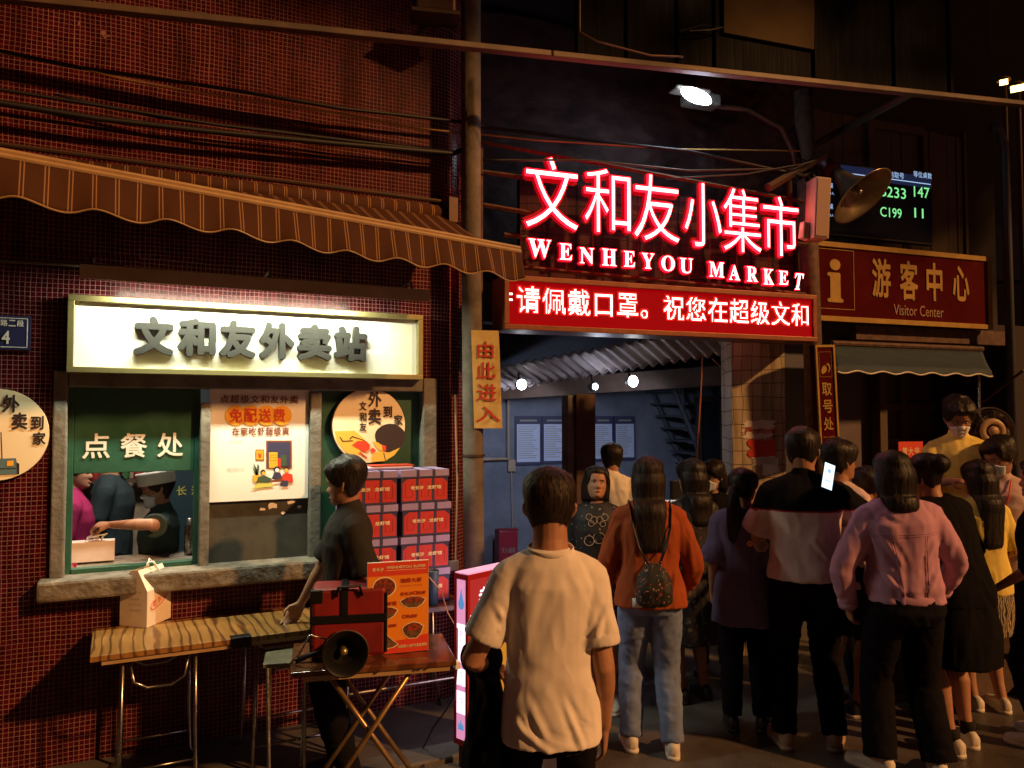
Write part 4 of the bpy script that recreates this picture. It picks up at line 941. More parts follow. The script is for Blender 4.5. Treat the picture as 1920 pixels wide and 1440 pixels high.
for ch, x0, x1, y0, y1 in (('游', 1634, 1669, 485, 558), ('客', 1686, 1720, 489, 563), ('中', 1736, 1766, 493, 565), ('心', 1785, 1816, 499, 565)): vt(ch, x0, x1, y0, y1)
vt('𝐢', 1550, 1580, 486, 567, .02); vt('Visitor Center', 1675, 1768, 573, 593, 0, 1, True)
x0, x1, z0, z1 = bx(1536, 530, VY), bx(1601, 530, VY), bz(1570, 580, VY), bz(1570, 468, VY)
for q in ((x0, x1, z1 - .005, z1), (x0, x1, z0, z0 + .005), (x1 - .005, x1, z0 + .005, z1 - .005)): c.box(q[0], q[1], VY - .005, VY - .001, q[2], q[3], 0)
c.build('board_lettering', [M['gold'], mat('faded_lettering', (.30, .17, .10), .6)], vc)

# teal shop awning
ta = thing('teal_awning', 'small teal awning with a white scalloped edge below the visitor centre sign', 'awning', B.o, B.rot)
ax0, ax1 = bx(1560, 650, .45), bx(1842, 660, .45); az = bz(1700, 653, .45); vx0_, vx1_ = bx(1568, 695, .0), bx(1858, 700, .0); vz_ = bz(1700, 690, .0)
c = MB(); c.grid(lambda u, v: (ax0 + (ax1 - ax0) * u + ((vx0_ - ax0) * (1 - u) + (vx1_ - ax1) * u) * v, .45 - .45 * v, az + (vz_ - az) * v - .02 * math.sin(3.14 * v)), 40, 8); c.build('canopy_cloth', M['teal_awn'], ta, smooth=True, solid=.003)
def tvp(u, v): s = u * 40; return (vx0_ + (vx1_ - vx0_) * u, -.005 - .01 * v, vz_ - v * (.045 + .010 * math.sin(s)))
c = MB(); c.grid(tvp, 160, 3); c.build('valance', M['teal_awn'], ta, smooth=True, solid=.002)
c = MB(); c.tube([tvp(i / 160, 1.0) for i in range(161)], .006, 5); c.build('valance_trim', M['white'], ta)
c = MB(); c.tube([(ax0, .45, az + .02), (ax1, .45, az + .02)], .025, 8); c.tube([(ax1 - .05, .45, az - .5), (ax1 - .05, .02, vz_ + .01)], .012, 6); c.build('arm', M['rust'], ta)
# vertical number-taking sign
ns = thing('number_sign', 'tall maroon hanging sign with gold frame and three gold characters', 'sign', B.hit(1550, 742, -.12), B.rot); ns.rotation_euler = (0, R(-2.6), B.rot)
k = 6.35 / 1440
h2, w2 = 176 / 2 * k, 40 / 2 * k * 1.06
MB().box(-w2, w2, 0, .05, -h2, h2).build('board', M['maroon'], ns)
c = MB(); e = .018
for q in ((-w2, w2, h2 - e, h2), (-w2, w2, -h2, -h2 + e), (-w2, -w2 + e, -h2 + e, h2 - e), (w2 - e, w2, -h2 + e, h2 - e)): c.box(q[0], q[1], -.012, .004, q[2], q[3])
c.build('border', M['gold'], ns, bevel=.002)
c = MB()
c.cells('取号处', -w2 * .5, w2 * .5, -h2 * .72, h2 * .30, -.005, .76, .018, vertical=True)
for q in ((-w2 * .62, w2 * .62, h2 * .86, h2 * .865), (-w2 * .62, w2 * .62, h2 * .37, h2 * .375), (-w2 * .62, -w2 * .6, h2 * .375, h2 * .86), (w2 * .6, w2 * .62, h2 * .375, h2 * .86)): c.box(q[0], q[1], -.005, -.001, q[2], q[3])
c.poly([(-.045, .19), (-.03, .22), (-.01, .235), (-.005, .215), (.0, .235), (.012, .20), (-.004, .178), (-.02, .17), (-.035, .165)], -.005)
c.poly([(.008, .235), (.022, .25), (.04, .235), (.045, .205), (.03, .18), (.02, .175), (.034, .205), (.028, .23)], -.005)
c.text('Take a number', -w2 * .6, w2 * .6, -h2 * .82, -h2 * .79, -.005)
c.build('board_lettering', M['gold'], ns)
# red banner by the kiosk
rb = thing('red_banner', 'small red paper banner with pale writing on the kiosk counter', 'banner', B.hit(1705, 858, .35), B.rot)
MB().box(-.12, .16, 0, .01, -.14, .14).build('sheet', M['ink_red2'], rb); c = MB(); c.cells('黄大爷', -.09, .12, .02, .09, -.004, .85, .01); c.cells('请取号排队', -.09, .12, -.05, -.02, -.004, .85, .0); c.build('banner_lettering', M['ink_cream'], rb)
kc = thing('kiosk_counter', 'low dark wooden counter in front of the old wooden door', 'counter', B.w((kx0 + kx1) / 2, .7, 0), B.rot)
MB().box(-.75, .75, -.2, .2, 0, 1.02).build('body', M['brown_beam'], kc, bevel=.01); MB().box(-.8, .8, -.24, .24, 1.022, 1.06).build('counter_top', M['plank'], kc, bevel=.006)
pf = MB(); pf.box(-.6, .8, -.3, .35, 0, .24); o = pf.build('staff_platform', M['brown_beam'], bevel=.01); o.location = ground(1790, 5.5); o.rotation_euler = (0, 0, B.rot); tag(o, 'low wooden platform the yellow-shirted staff stands on', 'platform')
# pedestal fan
fc = at_depth(1853, 808, 5.75); fn = thing('pedestal_fan', 'round black pedestal fan behind the staff at the kiosk', 'fan', (fc.x, fc.y, 0), R(-30))
zc = fc.z
c = MB()
c.lathe([(.178, -.03), (.178, .03), (.166, .03), (.166, -.03), (.178, -.03)], 48, 'Y', (0, 0, zc)); c.build('rim', mat('fan_rim', (.16, .14, .14), .35, .3), fn, smooth=True)
c = MB()
for i in range(40):
    a = 6.283 * i / 40; c.tube([(.05 * math.cos(a), -.07, zc + .05 * math.sin(a)), (.12 * math.cos(a), -.055, zc + .12 * math.sin(a)), (.168 * math.cos(a), -.02, zc + .168 * math.sin(a))], .0016, 4)
for r_ in (.08, .12, .15): c.tube([(r_ * math.cos(6.283 * i / 40), -.066 + .25 * max(0, r_ - .08), zc + r_ * math.sin(6.283 * i / 40)) for i in range(41)], .0016, 4)
c.build('guard', M['darksteel'], fn)
c = MB(); c.lathe([(.001, -.085), (.035, -.083), (.04, -.06), (.001, -.06)], 24, 'Y', (0, 0, zc)); c.lathe([(.095, -.062), (.09, -.07), (.055, -.075), (.05, -.066)], 24, 'Y', (0, 0, zc)); c.build('hub', M['bar'], fn, smooth=True)
for i in range(5):
    a = 6.283 * i / 5; c = MB(); c.grid(lambda u, v: ((.04 + .11 * u) * math.cos(a + (v - .5) * .8), -.02 + .03 * (v - .5), zc + (.04 + .11 * u) * math.sin(a + (v - .5) * .8)), 5, 5); c.build('blade', M['black'], fn, smooth=True, solid=.003)
c = MB(); c.tube([(0, .06, zc), (0, .07, zc - .15), (0, .05, .05)], .02, 8); c.lathe([(.001, .0), (.2, .0), (.2, .02), (.04, .05), (.001, .05)], 24, 'Z', (0, .05, 0)); c.lathe([(.06, .0), (.065, .1), (.03, .13)], 16, 'Y', (0, 0, zc)); c.build('stand', M['black'], fn, smooth=True)

# drain pipe and dark end wall at the right
dp = MB(); q = B.at(1868, 240, .3)[0]
dp.tube([(q - .05, .3, bz(1860, 238, .3)), (q + .04, .3, bz(1870, 242, .3)), (q + .10, .3, bz(1880, 275, .3)), (q + .12, .3, 0)], .04, 12)
o = dp.build('drain_pipe', mat('blue_grey_pipe', (.045, .05, .07), .5), smooth=True); o.location = B.o; o.rotation_euler = (0, 0, B.rot); tag(o, 'dark blue-grey drain pipe at the far right of the facade', 'pipe')
ap = MB(); ap.tube([(bx(1835, 700, .05), .05, vz_), (bx(1833, 700, .05), .05, 0.0)], .012, 8); o = ap.build('awning_post', M['steel']); o.location = B.o; o.rotation_euler = (0, 0, B.rot); tag(o, 'thin pale post holding the right corner of the teal awning', 'post')

# ------------------------------------------------------------------ steel canopy edge across the top
cn = thing('street_canopy', 'long steel canopy edge with dark cladding crossing above the street front', 'canopy', C.o, C.rot)
cz0 = (C.z(310, 29) + C.z(900, 98) + C.z(1280, 130)) / 3
cx0, cx1 = C.x(-120, 0), C.x(2050, 195)
tilt = (C.z(1280, 130) - C.z(310, 29)) / (C.x(1280, 130) - C.x(310, 29))
zl = lambda x: C.z(310, 29) + tilt * (x - C.x(310, 29))
c = MB()
c.add([(x, y, zl(x) + dz) for x in (cx0, cx1) for (y, dz) in ((0, 0), (.06, 0), (.06, .036), (0, .036))], [(0, 1, 5, 4), (1, 2, 6, 5), (2, 3, 7, 6), (3, 0, 4, 7), (0, 3, 2, 1), (4, 5, 6, 7)])
c.build('edge_beam', mat('canopy_edge', (.17, .11, .07), .55, .2, var=1.2, col2=(.04, .03, .03)), cn, bevel=.004)
c = MB()
x1_ = C.x(1087, 60)
c.add([(x, y, z + (zl(x) if z < 1 else 0)) for x in (x1_, C.x(1786, 100)) for (y, z) in ((.02, .038), (.08, .038), (.08, 7.5), (.02, 7.5))], [(0, 1, 5, 4), (1, 2, 6, 5), (2, 3, 7, 6), (3, 0, 4, 7), (0, 3, 2, 1), (4, 5, 6, 7)])
c.build('cladding', M['fascia'], cn)
c = MB()
for px in (1087, 1180, 1275, 1345, 1530, 1680, 1783): x = C.x(px, 60); c.box(x - .012, x + .012, .0, .018, zl(x) + .04, 7.4)
c.build('cladding_post', M['fascia'], cn)
c = MB(); q = [C.at(1357, -60, .0), C.at(1526, -60), C.at(1526, 93), C.at(1357, 61)]; c.poly(q, -.004, .015); c.build('cream_panel', mat('cream_sheet', (.085, .058, .028), .8, var=2, col2=(.06, .04, .02), spec=.1), cn)
c = MB()                                                            # roof sheet running back to the buildings
c.add([(x1_, .08, 5.2), (C.x(1786, 100), .08, 5.2), (C.x(1786, 100), 1.6, 5.6), (x1_, 1.6, 5.6)], [(0, 1, 2, 3)])
c.build('roof_sheet', M['fascia'], cn, solid=.02)
for px in (1720,):
    x = C.x(px, 100); c = MB(); c.tube([(x, .05, zl(x) + .03), (x + .25, 1.75, zl(x) + .1)], .03, 6); c.build('stay', M['darksteel'], cn)
c = MB(); q = C.at(1300, 62, .0); c.tube([(q[0] - .12, -.03, q[1] - .02), (q[0] + .05, -.03, q[1] + .05), (q[0] + .22, -.03, q[1] + .06), (q[0] + .1, -.03, q[1] + .02), (q[0] - .05, -.03, q[1] - .01)], .008, 5); c.build('loose_wire', M['rubber'], cn)
# dark lamp fixture at top by the pole
wl = thing('unlit_floodlight', 'dark unlit floodlight fixed high on the mosaic corner', 'lamp', A.hit(815, 25, -.25), R(-15))
MB().box(-.13, .13, -.07, .07, -.02, .09).build('lamp_housing', M['darksteel'], wl, bevel=.02); c = MB(); c.box(-.15, .15, -.1, .08, -.045, -.022); c.build('visor', M['darksteel'], wl); c = MB(); c.tube([(0, .05, 0), (-.06, .25, .03)], .015); c.build('bracket', M['darksteel'], wl)
# two distant street lamps, top right
for i, (px, py, Z) in enumerate(((1882, 152, 15.0), (1908, 163, 12.5))):
    p = at_depth(px, py, Z); t = thing('street_lamp', ['small warm street lamp farther away at the top right', 'larger warm street lamp at the top right edge'][i], 'street lamp', (p.x, p.y, 0), R(-60), 'warm street lamps down the street')
    MB().tube([(.0, .9, 0), (0, .9, p.z - .1), (0, .7, p.z + .1), (0, .1, p.z + .05)], .04, 8).build('lamp_post', M['darksteel'], t, smooth=True)
    c = MB(); c.lathe([(.001, .09), (.05, .085), (.11, .04), (.13, .012), (.12, .0)], 20, 'Z', (0, 0, p.z)); o = c.build('lamp_head', M['darksteel'], t, smooth=True)
    c = MB(); r0 = .12 if i else .085; c.grid(lambda u, v: (r0 * 1.6 * (u - .5), -.10 + .16 * v, p.z - .01 - .04 * v), 3, 3); c.build('lit_face', M['lamp_warm'], t, solid=.01)

fb_ = thing('sky_backdrop', 'dark building block added to darken the night sky at the top right', 'building', ground(2060, 24), R(-40))
MB().box(-9, 14, 0, 6, 0, 16).build('wall', mat('dark_sky_backdrop', (.010, .007, .011), .9, var=.5, col2=(.006, .005, .008), spec=.05), fb_)  # block added behind the street lamps to darken the sky there
for i in range(5):
    for j in range(2): c = MB(); c.box(-6 + i * 3.2, -4.4 + i * 3.2, -.04, .05, 3 + j * 3.2, 4.8 + j * 3.2); c.build('window', M['glass'], fb_)
# ================================================================== THINGS ON THE PAVEMENT
def H(px, py, z): r = ray(px, py); return CAM + r * ((z - CAMZ) / r.z)
class Loc:
    def __init__(s, o, rot): s.o = o; s.r = rot; s.dx = Vector((math.cos(rot), math.sin(rot), 0)); s.dy = Vector((-math.sin(rot), math.cos(rot), 0))
    def l(s, p): d = p - s.o; return Vector((d.dot(s.dx), d.dot(s.dy), d.z))
# ---- long folding table under the counter
a, b_ = H(168, 1232, .745), H(542, 1185, .745); rt_ = math.atan2(b_.y - a.y, b_.x - a.x)
tbl = thing('folding_table', 'long wood-grain folding table below the order window carrying a paper bag', 'table', (a.x, a.y, 0), rt_, 'folding tables on the pavement')
TL_ = Loc(Vector((a.x, a.y, 0)), rt_)
LEN, DEP = 1.30, min(.70, 4.70 - a.y - .02)
MB().box(0, LEN, 0, DEP, .717, .745).build('table_top', M['wood_top'], tbl, bevel=.003)
MB().box(.05, LEN - .04, .012, DEP - .02, .695, .7165).build('under_board', M['bar'], tbl)
lx = [TL_.l(at_depth(px, 1300, 3.95)).x for px in (228, 362, 482)]
def leg_pair(y, xa_, xb_, sp):
    for x in (xa_, xb_):
        s_ = -1 if x == xa_ else 1
        c = MB(); c.tube([(x, y, .69), (x + .004 * s_, y, .3), (x + .01 * s_, y, .06), (x + .05 * s_, y + sp, .03)], .011, 8); c.build('leg', M['steel'], tbl, smooth=True)
    c = MB(); c.tube([(xa_ + .035, y, .66), (xa_ + .05, y, .58), (xa_ + .11, y, .545), (xb_ - .11, y, .545), (xb_ - .05, y, .58), (xb_ - .035, y, .66)], .008, 8); c.build('leg_brace', M['steel'], tbl, smooth=True); c = MB(); c.tube([(xa_, y, .16), (xb_, y, .16)], .007, 8); c.build('leg_brace', M['steel'], tbl, smooth=True)
leg_pair(.06, lx[0], lx[1], .0); leg_pair(.06, lx[2], LEN - .12, .0); leg_pair(DEP - .08, lx[0], lx[1], 0); leg_pair(DEP - .08, lx[2], LEN - .12, 0)
c = MB(); q = TL_.l(H(452, 1205, .72)); c.box(q.x - .05, q.x + .05, -.012, .05, .70, .752); c.build('edge_clamp', M['black'], tbl, bevel=.004)

# ---- paper carrier bag on the table
def carrier(name, label, N_, L_, Rr, h, fold, stringy=True, logo=True, mats=None):
    t = thing(name, label, 'paper bag', N_)
    N0 = Vector((0, 0, .001)); l = L_ - N_; r = Rr - N_; l.z = r.z = 0
    Bk = l + r; up = Vector((0, 0, 1)); hs = h * (1 - fold)
    bot = [N0, r + up * .001, Bk + up * .001, l + up * .001]
    mid = [p + up * hs for p in (Vector(), r, Bk, l)]
    k = .36
    topv = [l * k + up * h, r + l * k + up * h, r + l * (1 - k) + up * (h * .985), l * (1 - k) + up * (h * .985)]
    c = MB(); c.add(bot + mid + topv, [(0, 3, 2, 1), (0, 1, 5, 4), (1, 2, 6, 5), (2, 3, 7, 6), (3, 0, 4, 7), (4, 5, 9, 8), (6, 7, 11, 10), (5, 6, 10, 9), (7, 4, 8, 11)])
    c.build('bag_body', mats or M['kraft'], t)
    if stringy:
        c = MB(); m_ = (r * .5 + l * k) + up * h
        c.tube([m_ - r * .18, m_ - r * .12 + up * .028, m_ + up * .03 - l * .12, m_ + r * .12 - l * .22 - up * .02, m_ + r * .25 - l * .3 - up * .055, m_ + r * .3 - l * .28 - up * .05], .004, 6)
        c.tube([m_ - r * .1, m_ + up * .045 + l * .05, m_ + r * .15 + up * .012, m_ + r * .2 - up * .03 - l * .16, m_ - r * .05 - l * .2 - up * .03, m_ - r * .18 - l * .16 - up * .015], .004, 6); c.build('bag_handle', M['white'], t, smooth=True)
    if logo:
        c = MB(); nr = Vector((r.y, -r.x, 0)).normalized(); nl = Vector((-l.y, l.x, 0)).normalized(); ru, lu = r.normalized(), (-l).normalized()
        def put(s, o_, u_, n_, w_, hh, z, rot_=0, m=0, wt=.02):
            v, f = text_geo(s, 0, 0, 1.0, 2); xs = [p[0] for p in v]; ys = [p[1] for p in v]
            vv = []
            for p in v:
                x = ((p[0] - min(xs)) / (max(xs) - min(xs)) - .5) * w_; y = ((p[1] - min(ys)) / (max(ys) - min(ys)) - .5) * hh
                x, y = x * math.cos(rot_) - y * math.sin(rot_), x * math.sin(rot_) + y * math.cos(rot_)
                vv.append(o_ + u_ * x + up * (z + y) + n_ * .0025)
            c.add(vv, f, m)
        put('老长沙', r * .5, ru, nr, r.length * .62, h * .13, h * .44, .35, 0, .03)
        ov = [r * .5 + ru * (math.cos(a_) * r.length * .36) + up * (h * .43 + math.sin(a_) * h * .10 + math.cos(a_) * h * .09) + nr * .002 for a_ in [i * .25 for i in range(9, 27)]]; c.tube(ov, .0022, 4, m=0)
        put('超级文和友', l * .5, lu, nl, l.length * .62, h * .03, h * .62, 0, 1); put('外卖到家', l * .5, lu, nl, l.length * .5, h * .03, h * .50, 0, 1); put('老长沙龙虾馆', l * .42, lu, nl, l.length * .42, h * .035, h * .30, 0, 1); put('文和友外卖站', l * .45, lu, nl, l.length * .5, h * .022, h * .40, 0, 1)
        c.build('bag_print', [M['ink_red2'], M['ink_grey']], t)
    return t
N_ = H(275, 1178, .746); carrier('paper_carrier_bag', 'folded kraft paper carrier bag with red stamp standing on the long table', N_, H(224, 1173, .746), H(320, 1158, .746), .30, .36)

# ---- small square folding table in front, with its things
a, b_ = H(543, 1262, .725), H(856, 1238, .725); rf = math.atan2(b_.y - a.y, b_.x - a.x)
ft = thing('folding_table', 'small glossy brown cross-legged folding table with a menu board on it', 'table', (a.x, a.y, 0), rf, 'folding tables on the pavement')
FL_ = Loc(Vector((a.x, a.y, 0)), rf); FW, FD = (b_ - a).length, .46
MB().box(0, FW, 0, FD, .700, .725).build('table_top', M['wood_red'], ft, bevel=.003)
MB().box(.06, FW - .03, .01, FD - .02, .676, .6995).build('under_board', M['bar'], ft)
gold_leg = mat('brassy_tube', (.40, .27, .12), .35, .7, var=12, col2=(.26, .16, .07))
for yy in (.07, FD - .08):
    for (xt, xb) in ((.16, .62), (.56, .08)):
        c = MB(); c.tube([(xt, yy + (.018 if xt < .3 else -.018), .69), (xb, yy + (.018 if xt < .3 else -.018), .015)], .0125, 8); c.build('leg', gold_leg, ft, smooth=True)
for x_, z_ in ((.16, .66), (.62, .03), (.08, .03)): c = MB(); c.tube([(x_, .07, z_), (x_, FD - .08, z_)], .009); c.build('leg_brace', gold_leg, ft)
c = MB()
for x in (.17, .19, .21, .38, .56, .58, .61): c.box(x, x + .012, -.003, .006, .695, .700)
c.build('hinge', M['steel'], ft)
# menu board
q = FL_.l(H(688, 1230, .727)); q2 = FL_.l(H(803, 1219, .727)); ob_ = H(688, 1230, .727)
mrot = math.atan2((H(803, 1219, .727) - ob_).y, (H(803, 1219, .727) - ob_).x)
MPl = Plane((ob_.x, ob_.y, 0), math.degrees(mrot)); mw = (H(803, 1219, .727) - ob_).length; mh = MPl.z(690, 1056) - .727
mbd = thing('menu_board', 'orange and red food menu board standing on the small front table', 'menu board', (ob_.x, ob_.y, .727), mrot)
c = MB(); c.box(0, mw, 0, .012, 0, mh, 0)
c.build('panel', M['white'], mbd)
c = MB(); y = -.0015
def bp(u0, u1, v0, v1, m, yy=y): c.poly([(mw * u0, mh * v0), (mw * u1, mh * v0), (mw * u1, mh * v1), (mw * u0, mh * v1)], yy, m=m)
bp(.004, .996, .004, .996, 0); bp(.004, .996, .85, .996, 1, y - .001); c.poly([(.004 * mw, .004 * mh), (.996 * mw, .004 * mh), (.996 * mw, .19 * mh), (.6 * mw, .145 * mh), (.3 * mw, .13 * mh), (.004 * mw, .155 * mh)], y - .001, m=1)
def bt(t, u0, u1, v0, v1, m, w_=.03, cell=True):
    f_ = c.cells if cell else c.text
    if cell: c.cells(t, mw * u0, mw * u1, mh * v0, mh * v1, y - .003, .9, w_, m=m, res=2)
    else: c.text(t, mw * u0, mw * u1, mh * v0, mh * v1, y - .003, w_, m=m, res=2)
bt('WENHEYOU SUPER', .30, .95, .925, .955, 2, .03, False); c.box(mw * .29, mw * .95, y - .003, y - .002, mh * .905, mh * .909, 2); bt('老长沙', .07, .26, .905, .945, 2)
bt('油爆大虾', .53, .89, .765, .815, 3); bt('老长沙口味虾', .53, .96, .625, .665, 3); bt('老长沙虾尾', .08, .48, .525, .57, 3); bt('口味卤虾', .57, .82, .375, .415, 3); bt('招牌虾', .34, .48, .29, .325, 3)
bt('鲜香麻辣', .53, .71, .722, .742, 4, 0); bt('现炒现卖', .74, .90, .722, .742, 4, 0); bt('地道长沙味', .60, .90, .595, .612, 4, 0); bt('鲜嫩入味', .05, .20, .265, .285, 4, 0)
bt('“招牌小龙虾外卖推荐”', .50, .97, .055, .09, 2, .02)
def dish(pts, m_in, k=1.13):
    cx_ = sum(p[0] for p in pts) / len(pts); cz_ = sum(p[1] for p in pts) / len(pts)
    c.poly([((cx_ + (p[0] - cx_) * k) * mw, (cz_ + (p[1] - cz_) * k) * mh) for p in pts], y - .002, m=2)
    c.poly([(p[0] * mw, p[1] * mh) for p in pts], y - .003, m=m_in)
dish([(.27 + .175 * math.cos(i * .2617), .73 + .10 * math.sin(i * .2617)) for i in range(24)], 5)
bowl = lambda cx_, cz_, w_, h_: [(cx_ - w_, cz_ + h_ * .25), (cx_ - w_ * .6, cz_ + h_ * .75), (cx_, cz_ + h_), (cx_ + w_ * .6, cz_ + h_ * .8), (cx_ + w_, cz_ + h_ * .35), (cx_ + w_ * .75, cz_ - h_ * .5), (cx_ + w_ * .35, cz_ - h_), (cx_ - w_ * .35, cz_ - h_), (cx_ - w_ * .8, cz_ - h_ * .45)]
def bowl2(cx_, cz_, w_, h_):
    dish(bowl(cx_, cz_, w_, h_), 6, 1.1); c.poly([((cx_ + w_ * .86 * math.cos(i * .314)) * mw, (cz_ + h_ * .36 + h_ * .48 * math.sin(i * .314)) * mh) for i in range(20)], y - .004, m=5)
bowl2(.28, .45, .20, .065); bowl2(.74, .55, .20, .06); bowl2(.74, .24, .17, .085)
dish([(.28, .26), (.31, .21), (.40, .15), (.49, .10), (.42, .075), (.28, .06), (.15, .08), (.10, .105), (.20, .17), (.26, .22)], 6, 1.1)
food = mat('food_print', (.36, .05, .015), .5, var=60, col2=(.09, .02, .008), lo=.4, hi=.58); crock = mat('crock_print', (.20, .10, .045), .5, var=50, col2=(.05, .025, .012))
c.build('menu_print', [mat('menu_orange', (.80, .26, .015), .45), M['ink_red2'], M['ink_cream'], M['ink_red'], mat('faint_red', (.6, .15, .02), .5), food, crock], mbd)
c = MB(); c.tube([(mw * .3, .012, mh * .6), (mw * .3, .11, .002)], .005, 6); c.build('easel_strut', M['steel'], mbd); c = MB(); c.tube([(mw * .7, .012, mh * .6), (mw * .7, .11, .002)], .005, 6); c.build('easel_strut', M['steel'], mbd)
# megaphone
mc = at_depth(648, 1213, 3.40)
mg = thing('megaphone', 'black megaphone lying on the small front table, mouth towards the street', 'megaphone', (mc.x, mc.y, .725 + .098))
ax = (CAM - mc); ax.z = 0; ax = (ax.normalized() + RGT * .18 + Vector((0, 0, .05))).normalized(); q_ = ax.to_track_quat('Z', 'Y')
def rq(o): o.rotation_mode = 'QUATERNION'; o.rotation_quaternion = q_; return o
rq(MB().lathe([(.028, -.24), (.034, -.2), (.042, -.12), (.06, -.05), (.085, -.008), (.097, .002), (.101, .004), (.097, -.003), (.08, -.02), (.05, -.07), (.02, -.1)], 40).build('bell', M['black'], mg, smooth=True))
rq(MB().lathe([(.099, .0), (.104, .003), (.103, -.004), (.097, -.006)], 40).build('bell_rim', M['darksteel'], mg, smooth=True))
rq(MB().lathe([(.001, -.028), (.012, -.03), (.018, -.04), (.018, -.10), (.001, -.105)], 20).build('mouth_cap', M['brass'], mg, smooth=True))
rq(MB().lathe([(.001, -.34), (.03, -.335), (.04, -.32), (.038, -.25), (.028, -.235), (.001, -.235)], 20).build('body', M['black'], mg, smooth=True))
c = MB(); e1 = -ax; c.tube([e1 * .26 + Vector((-.02, -.02, -.03)), e1 * .22 + RGT * -.12 + Vector((0, 0, -.055)), e1 * .2 + RGT * -.2 + Vector((0, 0, -.08))], [.013, .012, .014], 8); c.build('grip', M['black'], mg, smooth=True)
c = MB(); c.tube([e1 * .2 + RGT * -.05 + Vector((0, 0, .02)), e1 * .15 + RGT * -.14 + Vector((0, 0, .05)), e1 * .15 + RGT * -.19 + Vector((0, 0, -.04)), e1 * .2 + RGT * -.22 + Vector((0, 0, -.09))], .005, 6); c.build('strap', M['steel'], mg, smooth=True)
# red delivery bag
q = FL_.l(at_depth(648, 1170, 3.72)); bc = at_depth(655, 1170, 3.76)
dbg = thing('delivery_bag', 'red insulated delivery bag with black straps at the back of the small front table', 'bag', (bc.x, bc.y, .727), rf - R(3))
bw_, bd_, bh_ = .175, .105, .325
MB().box(-bw_, bw_, -bd_, bd_, 0, bh_).build('bag_body', mat('red_nylon', (.24, .006, .007), .6, var=6, col2=(.14, .004, .005), bump=(9, .3, .01)), dbg, bevel=.018)
c = MB()
for s_ in (-1, 1):
    c.box(-bw_ - .004, bw_ + .004, s_ * bd_ - .006, s_ * bd_ + .006, bh_ * .50, bh_ * .62); c.box(s_ * bw_ - .006, s_ * bw_ + .006, -bd_ - .003, bd_ + .003, bh_ * .05, bh_ * .92)
    c.box(-bw_ * .22, -bw_ * .02, s_ * bd_ - .008, s_ * bd_ + .008, bh_ * .6, bh_ + .004)
c.box(-bw_ * .22, -bw_ * .02, -bd_, bd_, bh_ - .002, bh_ + .008); c.box(-bw_ - .004, -bw_ * .7, -bd_ - .004, -bd_ + .05, bh_ * .8, bh_ * .99)
c.build('strap', M['black'], dbg, bevel=.003)
c = MB(); c.tube([(-.06, -bd_ - .01, bh_ * .9), (-.05, -bd_ - .02, bh_ + .01), (.05, -bd_ - .02, bh_ + .015), (.06, -bd_ - .01, bh_ * .9)], .008, 6); c.build('carry_handle', M['black'], dbg, smooth=True)
# small olive stool beside
sp_ = H(535, 1226, .42) if False else at_depth(535, 1228, 3.9); stl = thing('folding_stool', 'small folding stool with an olive seat between the two tables', 'stool', (sp_.x, sp_.y, 0), rf)
MB().box(-.10, .12, -.13, .13, sp_.z - .02, sp_.z).build('seat', mat('olive_board', (.15, .13, .075), .6, var=9), stl, bevel=.004)
for x in (-.08, .1):
    for yy in (-.1, .1): c = MB(); c.tube([(x, yy, sp_.z - .02), (x * .9 - yy * .1, yy, .01)], .009, 6); c.build('leg', M['steel'], stl)

# ---- stack of takeaway boxes on a steel table
D = Plane((0, 4.34, 0), 0)
dz0, dz1 = D.z(800, 1130), D.z(800, 880); bh = (dz1 - dz0) / 4
rx0, rx1 = D.x(752, 1000), D.x(845, 1000); bwid = rx1 - rx0; lx1 = rx0 - .010; lx0 = lx1 - bwid
bt_ = thing('box_table', 'dark table on steel legs carrying the red box stack by the mosaic corner', 'table', (0, 0, 0))
MB().box(lx0 - .08, rx1 + .06, 4.22, 4.70, dz0 - .03, dz0 - .002).build('table_top', M['wood_red'], bt_, bevel=.004)
for x in (lx0, rx1):
    for yy in (4.26, 4.66): c = MB(); k = .06 if x == rx1 else -.06; c.tube([(x, yy, dz0 - .03), (x + k * .2, yy, .3), (x + k, yy, .02)], .011, 8); c.build('leg', M['steel'], bt_, smooth=True)
c = MB(); c.tube([(lx0, 4.26, .34), (rx1, 4.26, .34)], .008); c.build('leg_brace', M['steel'], bt_); c = MB(); c.tube([(lx0 + .2, 4.66, .42), (rx1, 4.66, .42)], .008); c.build('leg_brace', M['steel'], bt_)
lid_m = mat('lilac_card', (.36, .30, .58), .6, var=4, col2=(.30, .25, .50)); red_m = mat('red_card', (.56, .035, .028), .55, var=4, col2=(.46, .025, .02)); nav_m = mat('navy_card', (.035, .035, .10), .6)
